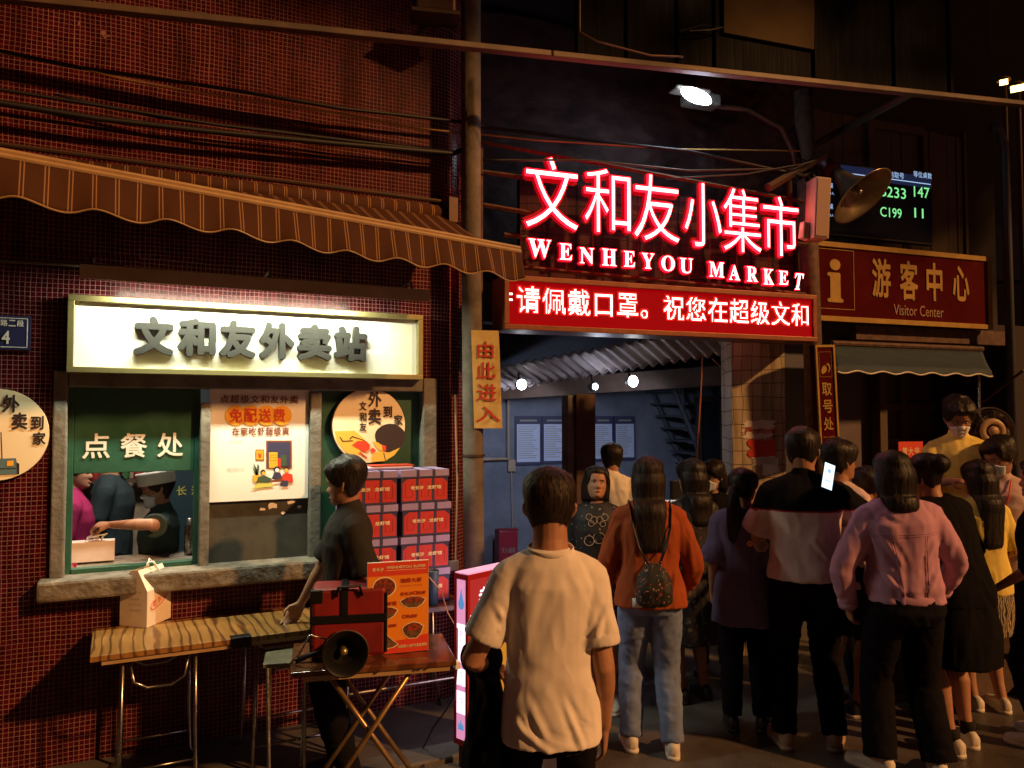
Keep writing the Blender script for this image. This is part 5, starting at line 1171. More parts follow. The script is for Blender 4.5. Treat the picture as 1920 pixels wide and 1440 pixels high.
def takeaway_box(label, x, y, z, first=[None], rot=0.0):
    if first[0] is None:
        t = thing('takeaway_box', label, 'box', (0, 0, 0), 0, 'red takeaway boxes stacked on the table')
        w_, d2, h_ = bwid - .006, .24, bh - .003; lh = h_ * .24
        c = MB(); c.box(0.004, w_ - .004, .004, d2 - .004, 0, h_ - lh, 0)
        for k in range(3):
            xx = w_ * (.04 + .33 * k); c.poly([(xx, .012), (xx + w_ * .27, .012), (xx + w_ * .27, h_ - lh - .03 * (k == 2)), (xx + w_ * .27 - .03 * (k == 2), h_ - lh - .006), (xx + .03 * (k == 0), h_ - lh - .006), (xx, h_ - lh - .03 * (k == 0))], .0025, m=1)
            for (u0, u1, zt2) in ((.06, .20, .75), ): 
                for u in (u0, u1): c.box(xx + w_ * u * .27 / .27 * 1.0, xx + w_ * u + .003, .0005, .002, h_ * .18, h_ * .6, 2)
                c.box(xx + w_ * u0, xx + w_ * u1, .0005, .002, h_ * .18, h_ * .18 + .003, 2)
        c.cells('老长沙', w_ * .20, w_ * .47, h_ * .40, h_ * .52, -.001, .98, .045, m=3, res=2); c.cells('龙虾馆', w_ * .54, w_ * .84, h_ * .40, h_ * .52, -.001, .98, .045, m=3, res=2)
        for k in range(3): c.box(w_ - .0035, w_ - .002, .03 + .07 * k, .08 + .07 * k, .012, h_ - lh - .006, 1)
        c.build('carton', [nav_m, red_m, M['ink_red'], M['ink_cream']], t)
        c = MB(); c.box(-.001, w_ + .001, -.001, d2 + .001, h_ - lh, h_, 0)
        for k in (1, 2): xx = w_ * (.33 * k - .005); c.box(xx, xx + .018, -.0025, d2 + .0025, h_ - lh - .002, h_ + .0012, 1)
        c.box(-.002, w_ + .002, -.0018, .0, h_ - lh, h_ - lh + .008, 1)
        c.build('lid', [lid_m, nav_m], t); first[0] = t
    else: t = copy_tree(first[0]); t['label'] = label
    t.location = (x, y, z); t.rotation_euler = (0, 0, rot); return t
pos = ['topmost', 'second from the top', 'third from the top', 'lowest']
for k in range(4):
    takeaway_box('lilac-lidded red box, %s in the stack nearer the pole' % pos[k], rx0 + .006 + (-.010, .004, -.004, .0)[k], 4.34 + (0, .012, .004, .01)[k], dz0 + bh * (3 - k) + .001, rot=R((1.6, -1.2, .8, 0)[k]))
    takeaway_box('lilac-lidded red box, %s in the stack behind the polo man' % pos[k], lx0 + (.0, .004, .002, .003)[k] - .006, 4.34 + (.006, 0, .012, .004)[k], dz0 + bh * (3 - k) + .001, rot=R((-1.8, .9, -1.1, .4)[k]))
cu_ = thing('paper_pile', 'flat pile of printed paper sleeves lying on top of the red boxes', 'paper pile', (rx0 - .12, 4.44, dz1 + .003))
c = MB()
for i in range(3): c.box(-.06 + .01 * (i % 3), .22 - .012 * (i % 2), -.04, .10, .008 * i, .008 * i + .0065, i % 3)
c.build('sleeves', [lid_m, M['paper'], M['ink_red']], cu_)
wb = thing('water_bucket', 'slim blue-grey plastic bucket between the menu board and the red boxes', 'bucket', D.hit(812, 1140, -.06)); wb.location.z = dz0 - .001
MB().lathe([(.001, .001), (.028, .0), (.034, .19), (.036, .2), (.032, .2), (.026, .01), (.001, .008)], 24).build('tub', mat('blue_grey_plastic', (.05, .09, .13), .4), wb, smooth=True)

# ---- internally lit box sign behind the man in white
lc = ground(878, 4.12); lrot = R(22)
lb = thing('light_box', 'slim glowing pink and white light box standing on short legs', 'light box', (lc.x, lc.y, 0), lrot)
W_, D_ = .46, .105; z0, z1 = at_depth(878, 1392, 4.12).z, at_depth(876, 1076, 4.12).z
e = .018
c = MB()
for x in (0, W_ - e):
    for yy in (0, D_ - e): c.box(x, x + e, yy, yy + e, z0, z1)
c.box(0 + e, W_ - e, .001, D_ - .001, z1 - .03, z1 - .001); c.box(e, W_ - e, .001, D_ - .001, z0, z0 + .03); c.box(.001, e, e, D_ - e, z1 - .03, z1 - .001); c.box(.001, e, e, D_ - e, z0, z0 + .03)
c.build('frame', M['lb_frame'], lb)
for x in (.02, W_ - .05): c = MB(); c.box(x, x + .025, .02, D_ - .02, 0.0, z0 - .001); c.build('leg', M['darksteel'], lb)
c = MB(); za, zb2 = z0 + .03, z1 - .03; hh = zb2 - za
c.poly([(e, za), (W_ - e, za), (W_ - e, zb2), (e, zb2)], .006, m=0); c.poly([(e, zb2 - hh * .22), (W_ - e, zb2 - hh * .22), (W_ - e, zb2), (e, zb2)], .004, m=1); c.poly([(e, za), (W_ - e, za), (W_ - e, za + hh * .55), (e, za + hh * .62)], .004, m=3)
c.poly([(e, zb2 - hh * .24), (e + .09, zb2 - hh * .24), (e + .09, za), (e, za)], .003, m=3)
c.cells('老长沙', .08, .38, zb2 - hh * .17, zb2 - hh * .06, .002, .9, .03, m=0)
o = c.build('front_panel', [M['lb_white'], M['lb_red'], M['lb_pink'], M['lb_orange']], lb)
c = MB()                                                            # narrow side panel, drawn in its own plane (x -> depth)
c.poly([(e, za), (D_ - e, za), (D_ - e, zb2), (e, zb2)], 0, m=0)
for (u0, u1) in ((.72, 1.0), (.44, .48), (.0, .16), (.30, .335)): c.poly([(e, za + hh * u0), (D_ - e, za + hh * u0), (D_ - e, za + hh * u1), (e, za + hh * u1)], -.001, m=1)
cx_ = D_ / 2; zz = za + hh * .86
c.poly([(cx_, zz + .075), (cx_ + .012, zz + .02), (cx_ + .024, zz - .012), (cx_ + .016, zz - .035), (cx_, zz - .042), (cx_ - .016, zz - .035), (cx_ - .024, zz - .012), (cx_ - .012, zz + .02)], -.002, m=2)
c.poly([(cx_ - .022, za + .05), (cx_ + .022, za + .05), (cx_ + .018, za + .09), (cx_ + .008, za + .075), (cx_, za + .11), (cx_ - .01, za + .075), (cx_ - .018, za + .095)], -.002, m=2)
c.cells('老长沙龙虾馆', cx_ - .018, cx_ + .018, za + hh * .20, za + hh * .70, -.002, .6, .0, m=1, vertical=True)
o = c.build('side_panel', [M['lb_white'], M['lb_pink'], M['lb_blue']], lb); o.rotation_euler = (0, 0, R(-90)); o.location = (.004, D_, 0)
MB().box(.004, W_ - .004, .004, D_ - .004, z1 - .0005, z1 + .006).build('top_panel', M['lb_pink'], lb)
w1 = MB(); pts = [D.hit(805, 1082, -.1), D.hit(828, 1110, -.15), D.hit(840, 1150, -.25)] + [at_depth(858, 1180, 4.1), at_depth(857, 1243, 4.05)]
w1.tube(pts, .004, 6); o = w1.build('orange_wire', M['orange_cable'], smooth=True); tag(o, 'thin orange wire looping from the red boxes to the light box plug', 'wire')
w2 = MB(); pts = [at_depth(857, 1250, 4.05), at_depth(852, 1310, 4.05), at_depth(812, 1365, 4.1), ground(795, 4.35, .02), ground(800, 4.0, .02), ground(850, 3.85, .02), lb.location + Vector((.03, .02, .03))]
w2.tube(pts, .005, 6); o = w2.build('black_wire', M['rubber'], smooth=True); tag(o, 'black power wire hanging from the plug to the ground beside the light box', 'wire')
pg_ = at_depth(856, 1246, 4.03); o = MB().box(-.014, .014, -.02, .02, -.02, .02).build('power_plug', M['white'], bevel=.003); o.location = pg_; tag(o, 'small white power plug hanging between the two wires', 'plug')
# ================================================================== PEOPLE
from mathutils.kdtree import KDTree
def remesh(mb, vox, smooth=4, fac=.5):
    """Weld overlapping closed shapes into one continuous skin."""
    me = mb.mesh('tmp', [], True); bm = bmesh.new(); bm.from_mesh(me); bmesh.ops.recalc_face_normals(bm, faces=bm.faces); bm.to_mesh(me); bm.free()
    o = bpy.data.objects.new('tmp', me); COL.objects.link(o)
    r_ = o.modifiers.new('r', 'REMESH'); r_.mode = 'VOXEL'; r_.voxel_size = vox
    s_ = o.modifiers.new('s', 'SMOOTH'); s_.iterations = smooth; s_.factor = fac
    dg = bpy.context.evaluated_depsgraph_get(); out = bpy.data.meshes.new_from_object(o.evaluated_get(dg))
    bpy.data.objects.remove(o); bpy.data.meshes.remove(me); return out
def coords_of(me):
    a = np.empty(len(me.vertices) * 3, np.float32); me.vertices.foreach_get('co', a); n = np.empty_like(a); me.vertices.foreach_get('normal', n)
    return a.reshape(-1, 3), n.reshape(-1, 3)
def finish(me, name, mats, parent):
    me.name = name; me.materials.clear()
    for q in (mats if isinstance(mats, (list, tuple)) else [mats]): me.materials.append(q)
    me.polygons.foreach_set('use_smooth', [True] * len(me.polygons)); me.update()
    o = bpy.data.objects.new(name, me); COL.objects.link(o); o.parent = parent; return o
def capsule(mb, pts, radii, n=14, m=None):
    """A tapering tube with rounded ends; radii may be (side, front) pairs."""
    pts = [Vector(p) for p in pts]; rr = [q if isinstance(q, (tuple, list)) else (q, q) for q in radii]
    d0 = (pts[0] - pts[1]).normalized(); d1 = (pts[-1] - pts[-2]).normalized(); r0, r1 = min(rr[0]), min(rr[-1])
    P_ = [pts[0] + d0 * r0 * .95, pts[0] + d0 * r0 * .6] + pts + [pts[-1] + d1 * r1 * .6, pts[-1] + d1 * r1 * .95]
    Q = [(rr[0][0] * .3, rr[0][1] * .3), (rr[0][0] * .8, rr[0][1] * .8)] + rr + [(rr[-1][0] * .8, rr[-1][1] * .8), (rr[-1][0] * .3, rr[-1][1] * .3)]
    mb.tube(P_, Q, n, True, m)
def ringloft(mb, rings, n=28, m=None):
    """rings: (z, half width, half depth, y offset, squareness) stacked upwards, capped."""
    o = []
    for r_ in rings:
        z, a, b_, yo = r_[:4]; p = r_[4] if len(r_) > 4 else 2.3
        for i in range(n):
            t = 2 * math.pi * i / n; cx_, sx = math.cos(t), math.sin(t)
            o.append((a * math.copysign(abs(cx_) ** (2 / p), cx_), yo + b_ * math.copysign(abs(sx) ** (2 / p), sx), z))
    f = [(k * n + i, k * n + (i + 1) % n, (k + 1) * n + (i + 1) % n, (k + 1) * n + i) for k in range(len(rings) - 1) for i in range(n)]
    f += [tuple(range(n - 1, -1, -1)), tuple(range((len(rings) - 1) * n, len(rings) * n))]
    s0 = len(mb.v); mb.add(o, f, m); return s0
ss = lambda a, b_, x: (lambda t: t * t * (3 - 2 * t))(min(1, max(0, (x - a) / (b_ - a))))
HT = [0, .05, .12, .2, .3, .4, .5, .6, .7, .8, .88, .94, .98, 1]
HW = [.018, .040, .052, .060, .067, .071, .074, .077, .078, .075, .064, .048, .028, .004]
HF = [.060, .083, .087, .086, .085, .086, .086, .092, .093, .085, .066, .045, .024, .003]
HB = [.010, .020, .030, .045, .065, .080, .092, .100, .102, .097, .081, .060, .034, .004]
HH = .228
def head_r(phi, t):
    """Point on the head for direction phi (0 = face) and height t (0 chin, 1 crown), head-centre coordinates, y forward."""
    w_, f_, b_ = (np.interp(t, HT, q) for q in (HW, HF, HB))
    cs, sn = math.cos(phi), math.sin(phi); x = w_ * math.copysign(abs(sn) ** .92, sn); y = (f_ if cs > 0 else b_) * math.copysign(abs(cs) ** .92, cs)
    z = (t - .5) * HH
    if cs > 0:
        g = lambda x0, s_, t0, st: math.exp(-((abs(x) - x0) / s_) ** 2 - ((t - t0) / st) ** 2)
        nt_ = ss(.56, .36, t) if t > .355 else ss(.285, .345, t)
        y += .024 * nt_ * math.exp(-(x / (.0075 + .007 * nt_)) ** 2)
        y += -.009 * g(.032, .014, .495, .05) + .005 * g(.03, .02, .575, .03) + .005 * g(.042, .016, .40, .06)
        y += .007 * g(0, .022, .215, .028) - .004 * g(0, .02, .262, .018) - .004 * g(0, .024, .165, .02) + .005 * g(0, .018, .085, .05)
    return Vector((x, y, z))
def head_grid(mb, fn, nu=56, nv=44, t0=0.0, t1=1.0, m=None):
    o0 = len(mb.v); v = []
    for j in range(nv + 1):
        t = t0 + (t1 - t0) * j / nv
        for i in range(nu):
            v.append(fn(2 * math.pi * i / nu, t))
    f = [(j * nu + i, j * nu + (i + 1) % nu, (j + 1) * nu + (i + 1) % nu, (j + 1) * nu + i) for j in range(nv) for i in range(nu)]
    f += [tuple(range(nu - 1, -1, -1)), tuple(range(nv * nu, (nv + 1) * nu))]
    mb.add(v, f, m); return o0
SKIN = mat('skin', (.40, .205, .125), .5, var=16, col2=(.34, .165, .10), bump=(160, .1, .001), spec=.35)
LIPS = mat('lips', (.30, .07, .06), .4); EYEW = mat('eye_white', (.6, .56, .5), .25); IRIS = mat('dark_iris', (.012, .008, .006), .15)
HAIR = mat('black_hair', (.009, .006, .005), .5, var=40, col2=(.018, .011, .008), stretch=(6, 6, .5), bump=(120, .4, .002), spec=.4); BROWN_HAIR = mat('dark_brown_hair', (.024, .012, .008), .6, var=40, col2=(.013, .007, .005), stretch=(6, 6, .5), bump=(120, .4, .002), spec=.4)
MASKM = mat('mask_cloth', (.50, .60, .68), .8, bump=(40, .2, .002)); SHOEW = mat('white_shoe', (.66, .62, .56), .55, var=9, col2=(.55, .5, .44)); SHOED = mat('dark_shoe', (.02, .018, .018), .5); SHOEO = mat('tan_shoe', (.42, .30, .2), .55, var=9)

class Person:
    def __init__(s, label, px, Z, height, rel, *, female=False, base=0.0, build=1.0, lean=0, side=0, head=(0, 0, 0), handL=None, handR=None, elbL=None, elbR=None, curl=(.5, .5), feet=None,
                 skin=SKIN, vox=.0065, group='people in the market crowd', face=False, twist=0, worldL=None, worldR=None):
        s.root = thing('person', label, 'person', ground(px, Z, base), -YAW + R(rel), group)
        s.k = height / 1.70; s.fem = female; s.b = build; s.lean, s.side, s.tw = R(lean), R(side), R(twist)
        s.sw = (.140 if female else .153) * build; s.curl = curl; s.vox = vox; s.skin = skin
        inv = Matrix.Rotation(YAW - R(rel), 3, 'Z')
        wl = lambda p: (inv @ (Vector(p) - s.root.location)) / s.k
        T = s.T
        s.neck = T((0, -.005, 1.44)); s.hc = T((0, .02, 1.575)); s.headrot = Matrix.Rotation(R(head[0]), 3, 'Z') @ Matrix.Rotation(R(head[1]), 3, 'X') @ Matrix.Rotation(R(head[2]), 3, 'Y')
        s.shL, s.shR = T((-s.sw, -.005, 1.346)), T((s.sw, -.005, 1.346))
        s.handL = wl(worldL) if worldL is not None else Vector(handL or (-.205 * build, .04, .855)); s.handR = wl(worldR) if worldR is not None else Vector(handR or (.205 * build, .04, .855))
        s.eL, s.handL = s.ik(s.shL, s.handL, Vector(elbL or (-.12, -.6, 0))); s.eR, s.handR = s.ik(s.shR, s.handR, Vector(elbR or (.12, -.6, 0)))
        hx = .088 if not female else .085
        f = feet or ((-.10, .0, 0, 8), (.10, .02, 0, -8))      # x, y, lift, toe-out
        s.feet = f; s.ank = [Vector((q[0], q[1], .085 + q[2])) for q in f]
        s.hip = [Vector((-hx, 0, .89)), Vector((hx, 0, .89))]
        s.kne = [s.ik(s.hip[i], s.ank[i], Vector((0, .6, .0)), .43, .405)[0] for i in (0, 1)]
        s.body(face)
    def T(s, p):
        p = Vector(p); w_ = ss(.88, 1.30, p.z); q = p - Vector((0, 0, .92))
        q = Matrix.Rotation(-s.lean * w_, 3, 'X') @ Matrix.Rotation(s.side * w_, 3, 'Y') @ Matrix.Rotation(s.tw * w_, 3, 'Z') @ q
        return q + Vector((0, 0, .92))
    def ik(s, a, h, hint, l1=.285, l2=.25):
        h = Vector(h); d = h - a; L_ = d.length; mx = (l1 + l2) * .998
        if L_ > mx: h = a + d * (mx / L_); d = h - a; L_ = mx
        x = (l1 * l1 - l2 * l2 + L_ * L_) / (2 * L_); y = math.sqrt(max(1e-6, l1 * l1 - x * x)); u = d.normalized()
        p = hint - u * hint.dot(u); p = p.normalized() if p.length > 1e-4 else Vector((0, -1, 0))
        return a + u * x + p * y, h
    def warp(s, mb, i0):
        for i in range(i0, len(mb.v)): mb.v[i] = tuple(s.T(mb.v[i]))
    def scaled(s, me, off=None):
        a, n = coords_of(me)
        if off is not None: a = a + n * off[:, None]
        me.vertices.foreach_set('co', (a * s.k).astype(np.float32).ravel()); me.update(); return me
    def add(s, me, name, m): return finish(s.scaled(me), name, m, s.root)
    def hand(s, mb, wrist, d, palm_n, side, curl, sc=1.0):
        """Palm, four bent fingers and a thumb; d points along the hand, palm_n out of the palm, side = +1 thumb towards d x palm_n."""
        d = d.normalized(); palm_n = (palm_n - d * palm_n.dot(d)).normalized(); a = d.cross(palm_n).normalized() * side
        W = lambda u, v, w_: wrist + d * (u * sc) + a * (v * sc) + palm_n * (w_ * sc)
        i0 = len(mb.v)
        rings = [(.0, .027, .018), (.03, .036, .016), (.06, .041, .014), (.088, .041, .012), (.096, .034, .009)]
        n = 14; o = [];
        for (u, hw_, ht) in rings:
            for i in range(n): t = 2 * math.pi * i / n; o.append(W(u, hw_ * math.cos(t), ht * math.sin(t)))
        mb.add(o, [(k * n + i, k * n + (i + 1) % n, (k + 1) * n + (i + 1) % n, (k + 1) * n + i) for k in range(len(rings) - 1) for i in range(n)] + [tuple(range(n - 1, -1, -1)), tuple(range((len(rings) - 1) * n, len(rings) * n))])
        for q, (v_, ln) in enumerate(((.031, .070), (.0105, .080), (-.0105, .074), (-.030, .058))):
            p = Vector((.088, v_, 0)); pts = [p.copy()]; ang = .15
            for g_, frac in enumerate((.45, .32, .23)):
                ang += curl * (.75 + .12 * q) * (1.0 if g_ else .7); p = p + Vector((math.cos(ang) * ln * frac, v_ * .06, math.sin(ang) * ln * frac)); pts.append(p.copy())
            capsule(mb, [W(*t) for t in pts], [.0088 * sc, .0084 * sc, .0078 * sc, .0068 * sc], 8)
        pts = [(.02, .022, .004), (.045, .046, .014), (.070, .054, .026 + .012 * curl), (.090, .050 - .012 * curl, .034 + .02 * curl)]
        capsule(mb, [W(*t) for t in pts], [.013 * sc, .0115 * sc, .0095 * sc, .0078 * sc], 8)
    def head_pt(s, p): return s.hc + s.headrot @ (Vector(p) * (.97 if s.fem else 1.0))
    def body(s, face):
        mb = MB(); b_ = s.b; fm = s.fem
        # trunk
        R_ = [(.80, .135, .095, -.005), (.86, .158 if not fm else .168, .112, -.01), (.93, .158 if not fm else .165, .112, -.008), (1.0, .145 if not fm else .142, .104, 0), (1.08, .136 if not fm else .122, .098, .004), (1.16, .142 if not fm else .126, .102, .006), (1.25, .155 if not fm else .138, .110 if not fm else .112, .008), (1.33, .158 if not fm else .14, .106, .0), (1.39, .135 if not fm else .12, .085, -.008), (1.425, .085, .062, -.012)]
        i0 = ringloft(mb, [(r_[0], r_[1] * b_, r_[2] * b_, r_[3]) for r_ in R_]); s.warp(mb, i0)
        for sh in (s.shL, s.shR): capsule(mb, [s.T((0, -.01, 1.40)).lerp(sh, .35), sh], [.062 * b_, .058 * b_])
        capsule(mb, [s.T((0, -.015, 1.36)), s.neck.lerp(s.hc, .25), s.head_pt((0, -.022, -.03))], [.068, .058 if not fm else .05, .056 if not fm else .047], 18)
        head_grid(mb, lambda p, t: s.head_pt(head_r(p, t)))
        for e in (-1, 1):
            i0 = len(mb.v); ring = []
            capsule(mb, [s.head_pt((e * .070, .004, -.030)), s.head_pt((e * .079, -.004, -.010)), s.head_pt((e * .081, -.012, .012))], [(.007, .012), (.008, .017), (.007, .016)], 10)
        for sh, el, wr, sd in ((s.shL, s.eL, s.handL, -1), (s.shR, s.eR, s.handR, 1)):
            k = .86 if fm else 1.0
            capsule(mb, [sh, sh.lerp(el, .45), el, el.lerp(wr, .28), el.lerp(wr, .7), wr], [.050 * k * b_, .046 * k * b_, .037 * k, .038 * k, .029 * k, .023 * k], 14)
            d = (wr - el).normalized(); inward = Vector((-sd, .25, 0)) if d.z < -.5 else Vector((-sd * .4, 0, -1))
            c_ = s.curl[0 if sd < 0 else 1]; pn = inward - d * inward.dot(d); th = d.cross(pn)
            s.hand(mb, wr, d + Vector((0, .06, 0)), pn, 1 if th.dot(Vector((0, 1, .2))) > 0 else -1, c_, .92 if fm else 1.0)
        for h_, kn, an, ft_ in zip(s.hip, s.kne, s.ank, s.feet):
            capsule(mb, [h_ + Vector((0, 0, .02)), h_.lerp(kn, .35), kn, kn.lerp(an, .3) + Vector((0, -.015, 0)), kn.lerp(an, .75), an], [.083 * b_, .074 * b_, .052, .055, .038, .035], 16)
            a = R(ft_[3]); fd = Vector((-math.sin(a), math.cos(a), 0)); capsule(mb, [an + fd * -.03 - Vector((0, 0, .04)), an + fd * .06 - Vector((0, 0, .045)), an + fd * .14 - Vector((0, 0, .058))], [.034, (.040, .03), (.036, .02)], 12)
        s.body_o = s.add(remesh(mb, s.vox, 3), 'body', s.skin); s.body_o.name = 'body'
        if face:
            for e in (-1, 1):
                mb = MB(); mb.lathe([(.0003, .006), (.008, .0045), (.0135, 0), (.0135, -.002)], 18, 'Y'); c_ = head_r(e * .36, .497)
                M4 = Matrix.Translation(s.head_pt(c_ + Vector((0, .0005, 0)))) @ s.headrot.to_4x4() @ Matrix.Diagonal((1, 1, .42, 1))
                mb.v = [tuple(M4 @ Vector(p)) for p in mb.v]; s.add(mb.mesh('eye', [], True), 'eye', EYEW)
                mb = MB(); mb.lathe([(.0003, .0085), (.0045, .0078), (.0062, .005)], 16, 'Y'); M4 = Matrix.Translation(s.head_pt(c_ + Vector((0, .0008, 0)))) @ s.headrot.to_4x4() @ Matrix.Diagonal((1, 1, .8, 1)); mb.v = [tuple(M4 @ Vector(p)) for p in mb.v]; s.add(mb.mesh('iris', [], True), 'iris', IRIS)
                mb = MB(); capsule(mb, [s.head_pt(head_r(e * q, tt) + Vector((0, .0005, 0))) for q, tt in ((.16, .565), (.30, .585), (.46, .583), (.58, .562))], [(.0035, .0022), (.004, .003), (.0035, .0028), (.0015, .0015)], 8); s.add(mb.mesh('eyebrow', [], True), 'eyebrow', HAIR)
            mb = MB(); capsule(mb, [s.head_pt(head_r(q, .212 + .004 * abs(q)) + Vector((0, -.0005, 0))) for q in (-.24, -.12, 0, .12, .24)], [(.002, .002), (.004, .0055), (.0042, .006), (.004, .0055), (.002, .002)], 8); s.add(mb.mesh('lips', [], True), 'lips', LIPS)
    # ---- hair
    def hair(s, style='short', m=HAIR, length=1.15, seed=0, vol=1.0, crop=0.0, part=0, back_y=.112):
        mb = MB(); rr = random.Random(seed)
        def line(phi):                                             # hairline height by direction
            a = abs((phi + math.pi) % (2 * math.pi) - math.pi)
            f_ = .80 - crop if style != 'fringe' else .66
            return f_ if a < .55 else f_ + (.50 - f_) * ss(.55, 1.05, a) if a < 1.05 else .50 + (.42 - .50) * ss(1.05, 1.45, a) if a < 1.45 else .42 - (.42 - (.17 if style == 'short' else .05)) * ss(1.5, 2.3, a)
        def hf(phi, t):
            p = head_r(phi, t); h = ss(line(phi) - .035, line(phi) + .05, t); a = abs((phi + math.pi) % (2 * math.pi) - math.pi)
            top = ss(.5, .95, t); th = (.012 + .020 * top) * vol + (.012 * ss(1.2, 2.6, a) * ss(.3, .6, t)) * vol
            nz = noise.noise(Vector((math.cos(phi) * 2.4 + seed, math.sin(phi) * 2.4, t * 4))) * .007 * vol
            d = Vector((p.x, p.y * .9, p.z * .9 + .02)); d = d.normalized() if d.length > 1e-4 else Vector((0, 0, 1))
            if style == 'short' and a < .9: d = (d + Vector((part * .2, .25, .15)) * top).normalized()
            return s.head_pt(p + d * (h * (th + nz) - (1 - h) * .013))
        head_grid(mb, hf, 96, 60, 0.02, 1.0)
        c0 = s.headrot.to_3x3(); 
        def lock(rings, n=40, sd=0, strand=.005):                    # rings: (centre, half width, half depth)
            o = []
            for k, (c_, a_, b_) in enumerate(rings):
                for i in range(n):
                    t = 2 * math.pi * i / n; q = 1 + strand / .05 * .35 * noise.noise(Vector((math.cos(t) * 5, math.sin(t) * 5, k * .25 + sd))) + strand / .05 * .35 * noise.noise(Vector((math.cos(t) * 13, math.sin(t) * 13, k * .12 + sd)))
                    o.append(Vector(c_) + Vector((a_ * math.cos(t) * q, b_ * math.sin(t) * q, 0)))
            mb.add(o, [(k * n + i, k * n + (i + 1) % n, (k + 1) * n + (i + 1) % n, (k + 1) * n + i) for k in range(len(rings) - 1) for i in range(n)] + [tuple(range(n - 1, -1, -1)), tuple(range((len(rings) - 1) * n, len(rings) * n))])
        H_ = lambda x, y, z: s.head_pt((x, y, z))
        if style in ('long', 'bob', 'fringe'):
            zb_ = length; P0 = H_(0, -.02, .075); P1 = H_(0, -.045, .0); P2 = H_(0, -.055, -.08)
            back = s.T((0, -back_y, 1.33)); 
            rg = [(H_(0, -.02, .100), .05, .055), (P0, .084, .090), (H_(0, -.032, .04), .100, .098), (P1, .104, .094), (H_(0, -.048, -.05), .102, .084), (P2 - Vector((0, 0, .02)), .098, .072)]
            last = rg[-1][0]; nst = 12
            if zb_ < last.z - .02:
                tgt = Vector((last.x * .4 + back.x * .6, min(back.y, last.y) , zb_))
                for k in range(1, nst + 1):
                    u = k / nst; p = last.lerp(tgt, u); p.y = last.y + (back.y - last.y) * ss(1.54, 1.38, p.z); rg.append((p, .098 - .020 * u, .070 - .038 * ss(1.48, 1.36, p.z)))
                rg.append((Vector((rg[-1][0].x, rg[-1][0].y, tgt.z - .03)), .066, .022))
            rg = rg[::-1]; lock(rg, 44, seed)
        if style == 'pony':
            q = H_(0, -.115, -.01); lock([(q + Vector((0, -.05, -.36)), .008, .006), (q + Vector((0, -.055, -.30)), .034, .022), (q + Vector((0, -.06, -.2)), .046, .032), (q + Vector((0, -.055, -.1)), .045, .034), (q + Vector((0, -.035, -.02)), .034, .032), (q + Vector((0, .0, .03)), .022, .022)], 30, seed)
        if style == 'bun':
            q = H_(0, -.100, .055); r_ = .058
            lock([(q + Vector((0, -.01, math.sin(t) * r_)), r_ * math.cos(t) + .004, r_ * math.cos(t) + .004) for t in np.linspace(-1.45, 1.45, 10)], 30, seed, .008)
        me = remesh(mb, .0048, 2 if style == 'short' else 6); a, n_ = coords_of(me)
        off = np.array([.0022 * noise.noise(Vector((p[0] * 110 + p[1] * 45, p[1] * 110, p[2] * (6 if style != 'short' else 40) + seed))) for p in a], np.float32)
        # loose strands combed over the mass, each following the surface downwards
        a = a + n_ * off[:, None]; kd = KDTree(len(a))
        for i, p in enumerate(a): kd.insert(p, i)
        kd.balance(); F = [tuple(q.vertices) for q in me.polygons]; V_ = [tuple(p) for p in a]; crown = np.array(s.head_pt((0, -.035, .115)))
        longh = style != 'short'; ns = 1300 if longh else 900; tries = 0
        while ns > 0 and tries < 6000:
            tries += 1; i = rr.randrange(len(a)); p = Vector(a[i]); nn = Vector(n_[i])
            if nn.length < .5: continue
            fly = rr.random() < .10; jit = Vector((rr.uniform(-.25, .25), rr.uniform(-.25, .25), 0)) * (2 if fly else 1); wd = rr.uniform(.0010, .0022); step = rr.uniform(.010, .020) if longh else rr.uniform(.004, .008); strip = []; lift = .0012
            for k in range(6):
                rad = p - Vector(crown); g = Vector((0, 0, -1)) * (1 if longh else .75) + (rad.normalized() * .9 if rad.length < .11 else Vector()) + jit; t_ = g - nn * g.dot(nn)
                if t_.length < .05: break
                t_.normalize(); w3 = t_.cross(nn); q = wd * (1 - .17 * k); c_ = p + nn * lift; strip.append((c_ - w3 * q, c_ + w3 * q)); p = p + t_ * step; co, j, _ = kd.find(p); lift += .0014 if fly else .00025
                if (Vector(co) - p).length > .03: break
                nn = (nn * .5 + Vector(n_[j]) * .5).normalized(); p = Vector(co) * .7 + p * .3
            if len(strip) < 3: continue
            o0 = len(V_); V_ += [tuple(q) for pr in strip for q in pr]; F += [(o0 + 2 * k, o0 + 2 * k + 1, o0 + 2 * k + 3, o0 + 2 * k + 2) for k in range(len(strip) - 1)]; ns -= 1
        me2 = bpy.data.meshes.new('hair'); me2.from_pydata([tuple(c_ * s.k for c_ in q) for q in V_], [], F); bpy.data.meshes.remove(me)
        finish(me2, 'hair', m, s.root)
    def mask(s, m=MASKM):
        mb = MB()
        def mf(phi, t):
            p = head_r(phi, t); a = abs((phi + math.pi) % (2 * math.pi) - math.pi); h = ss(1.25, 1.05, a) * ss(.445 - .10 * ss(.2, 1.0, a), .41 - .10 * ss(.2, 1.0, a), t)
            d = Vector((p.x, p.y, 0)); d = d.normalized() if d.length > 1e-4 else Vector((0, 1, 0)); pl = .0012 * math.sin(t * 90) * h
            flat = Vector((p.x, max(p.y, .086) if a < .5 else p.y, p.z))
            q = p.lerp(flat, h) + d * (h * (.009 + pl) - (1 - h) * .010); return s.head_pt(q)
        head_grid(mb, mf, 72, 50, 0.0, .62); s.add(remesh(mb, .004, 2), 'face_mask', m)
        mb = MB()
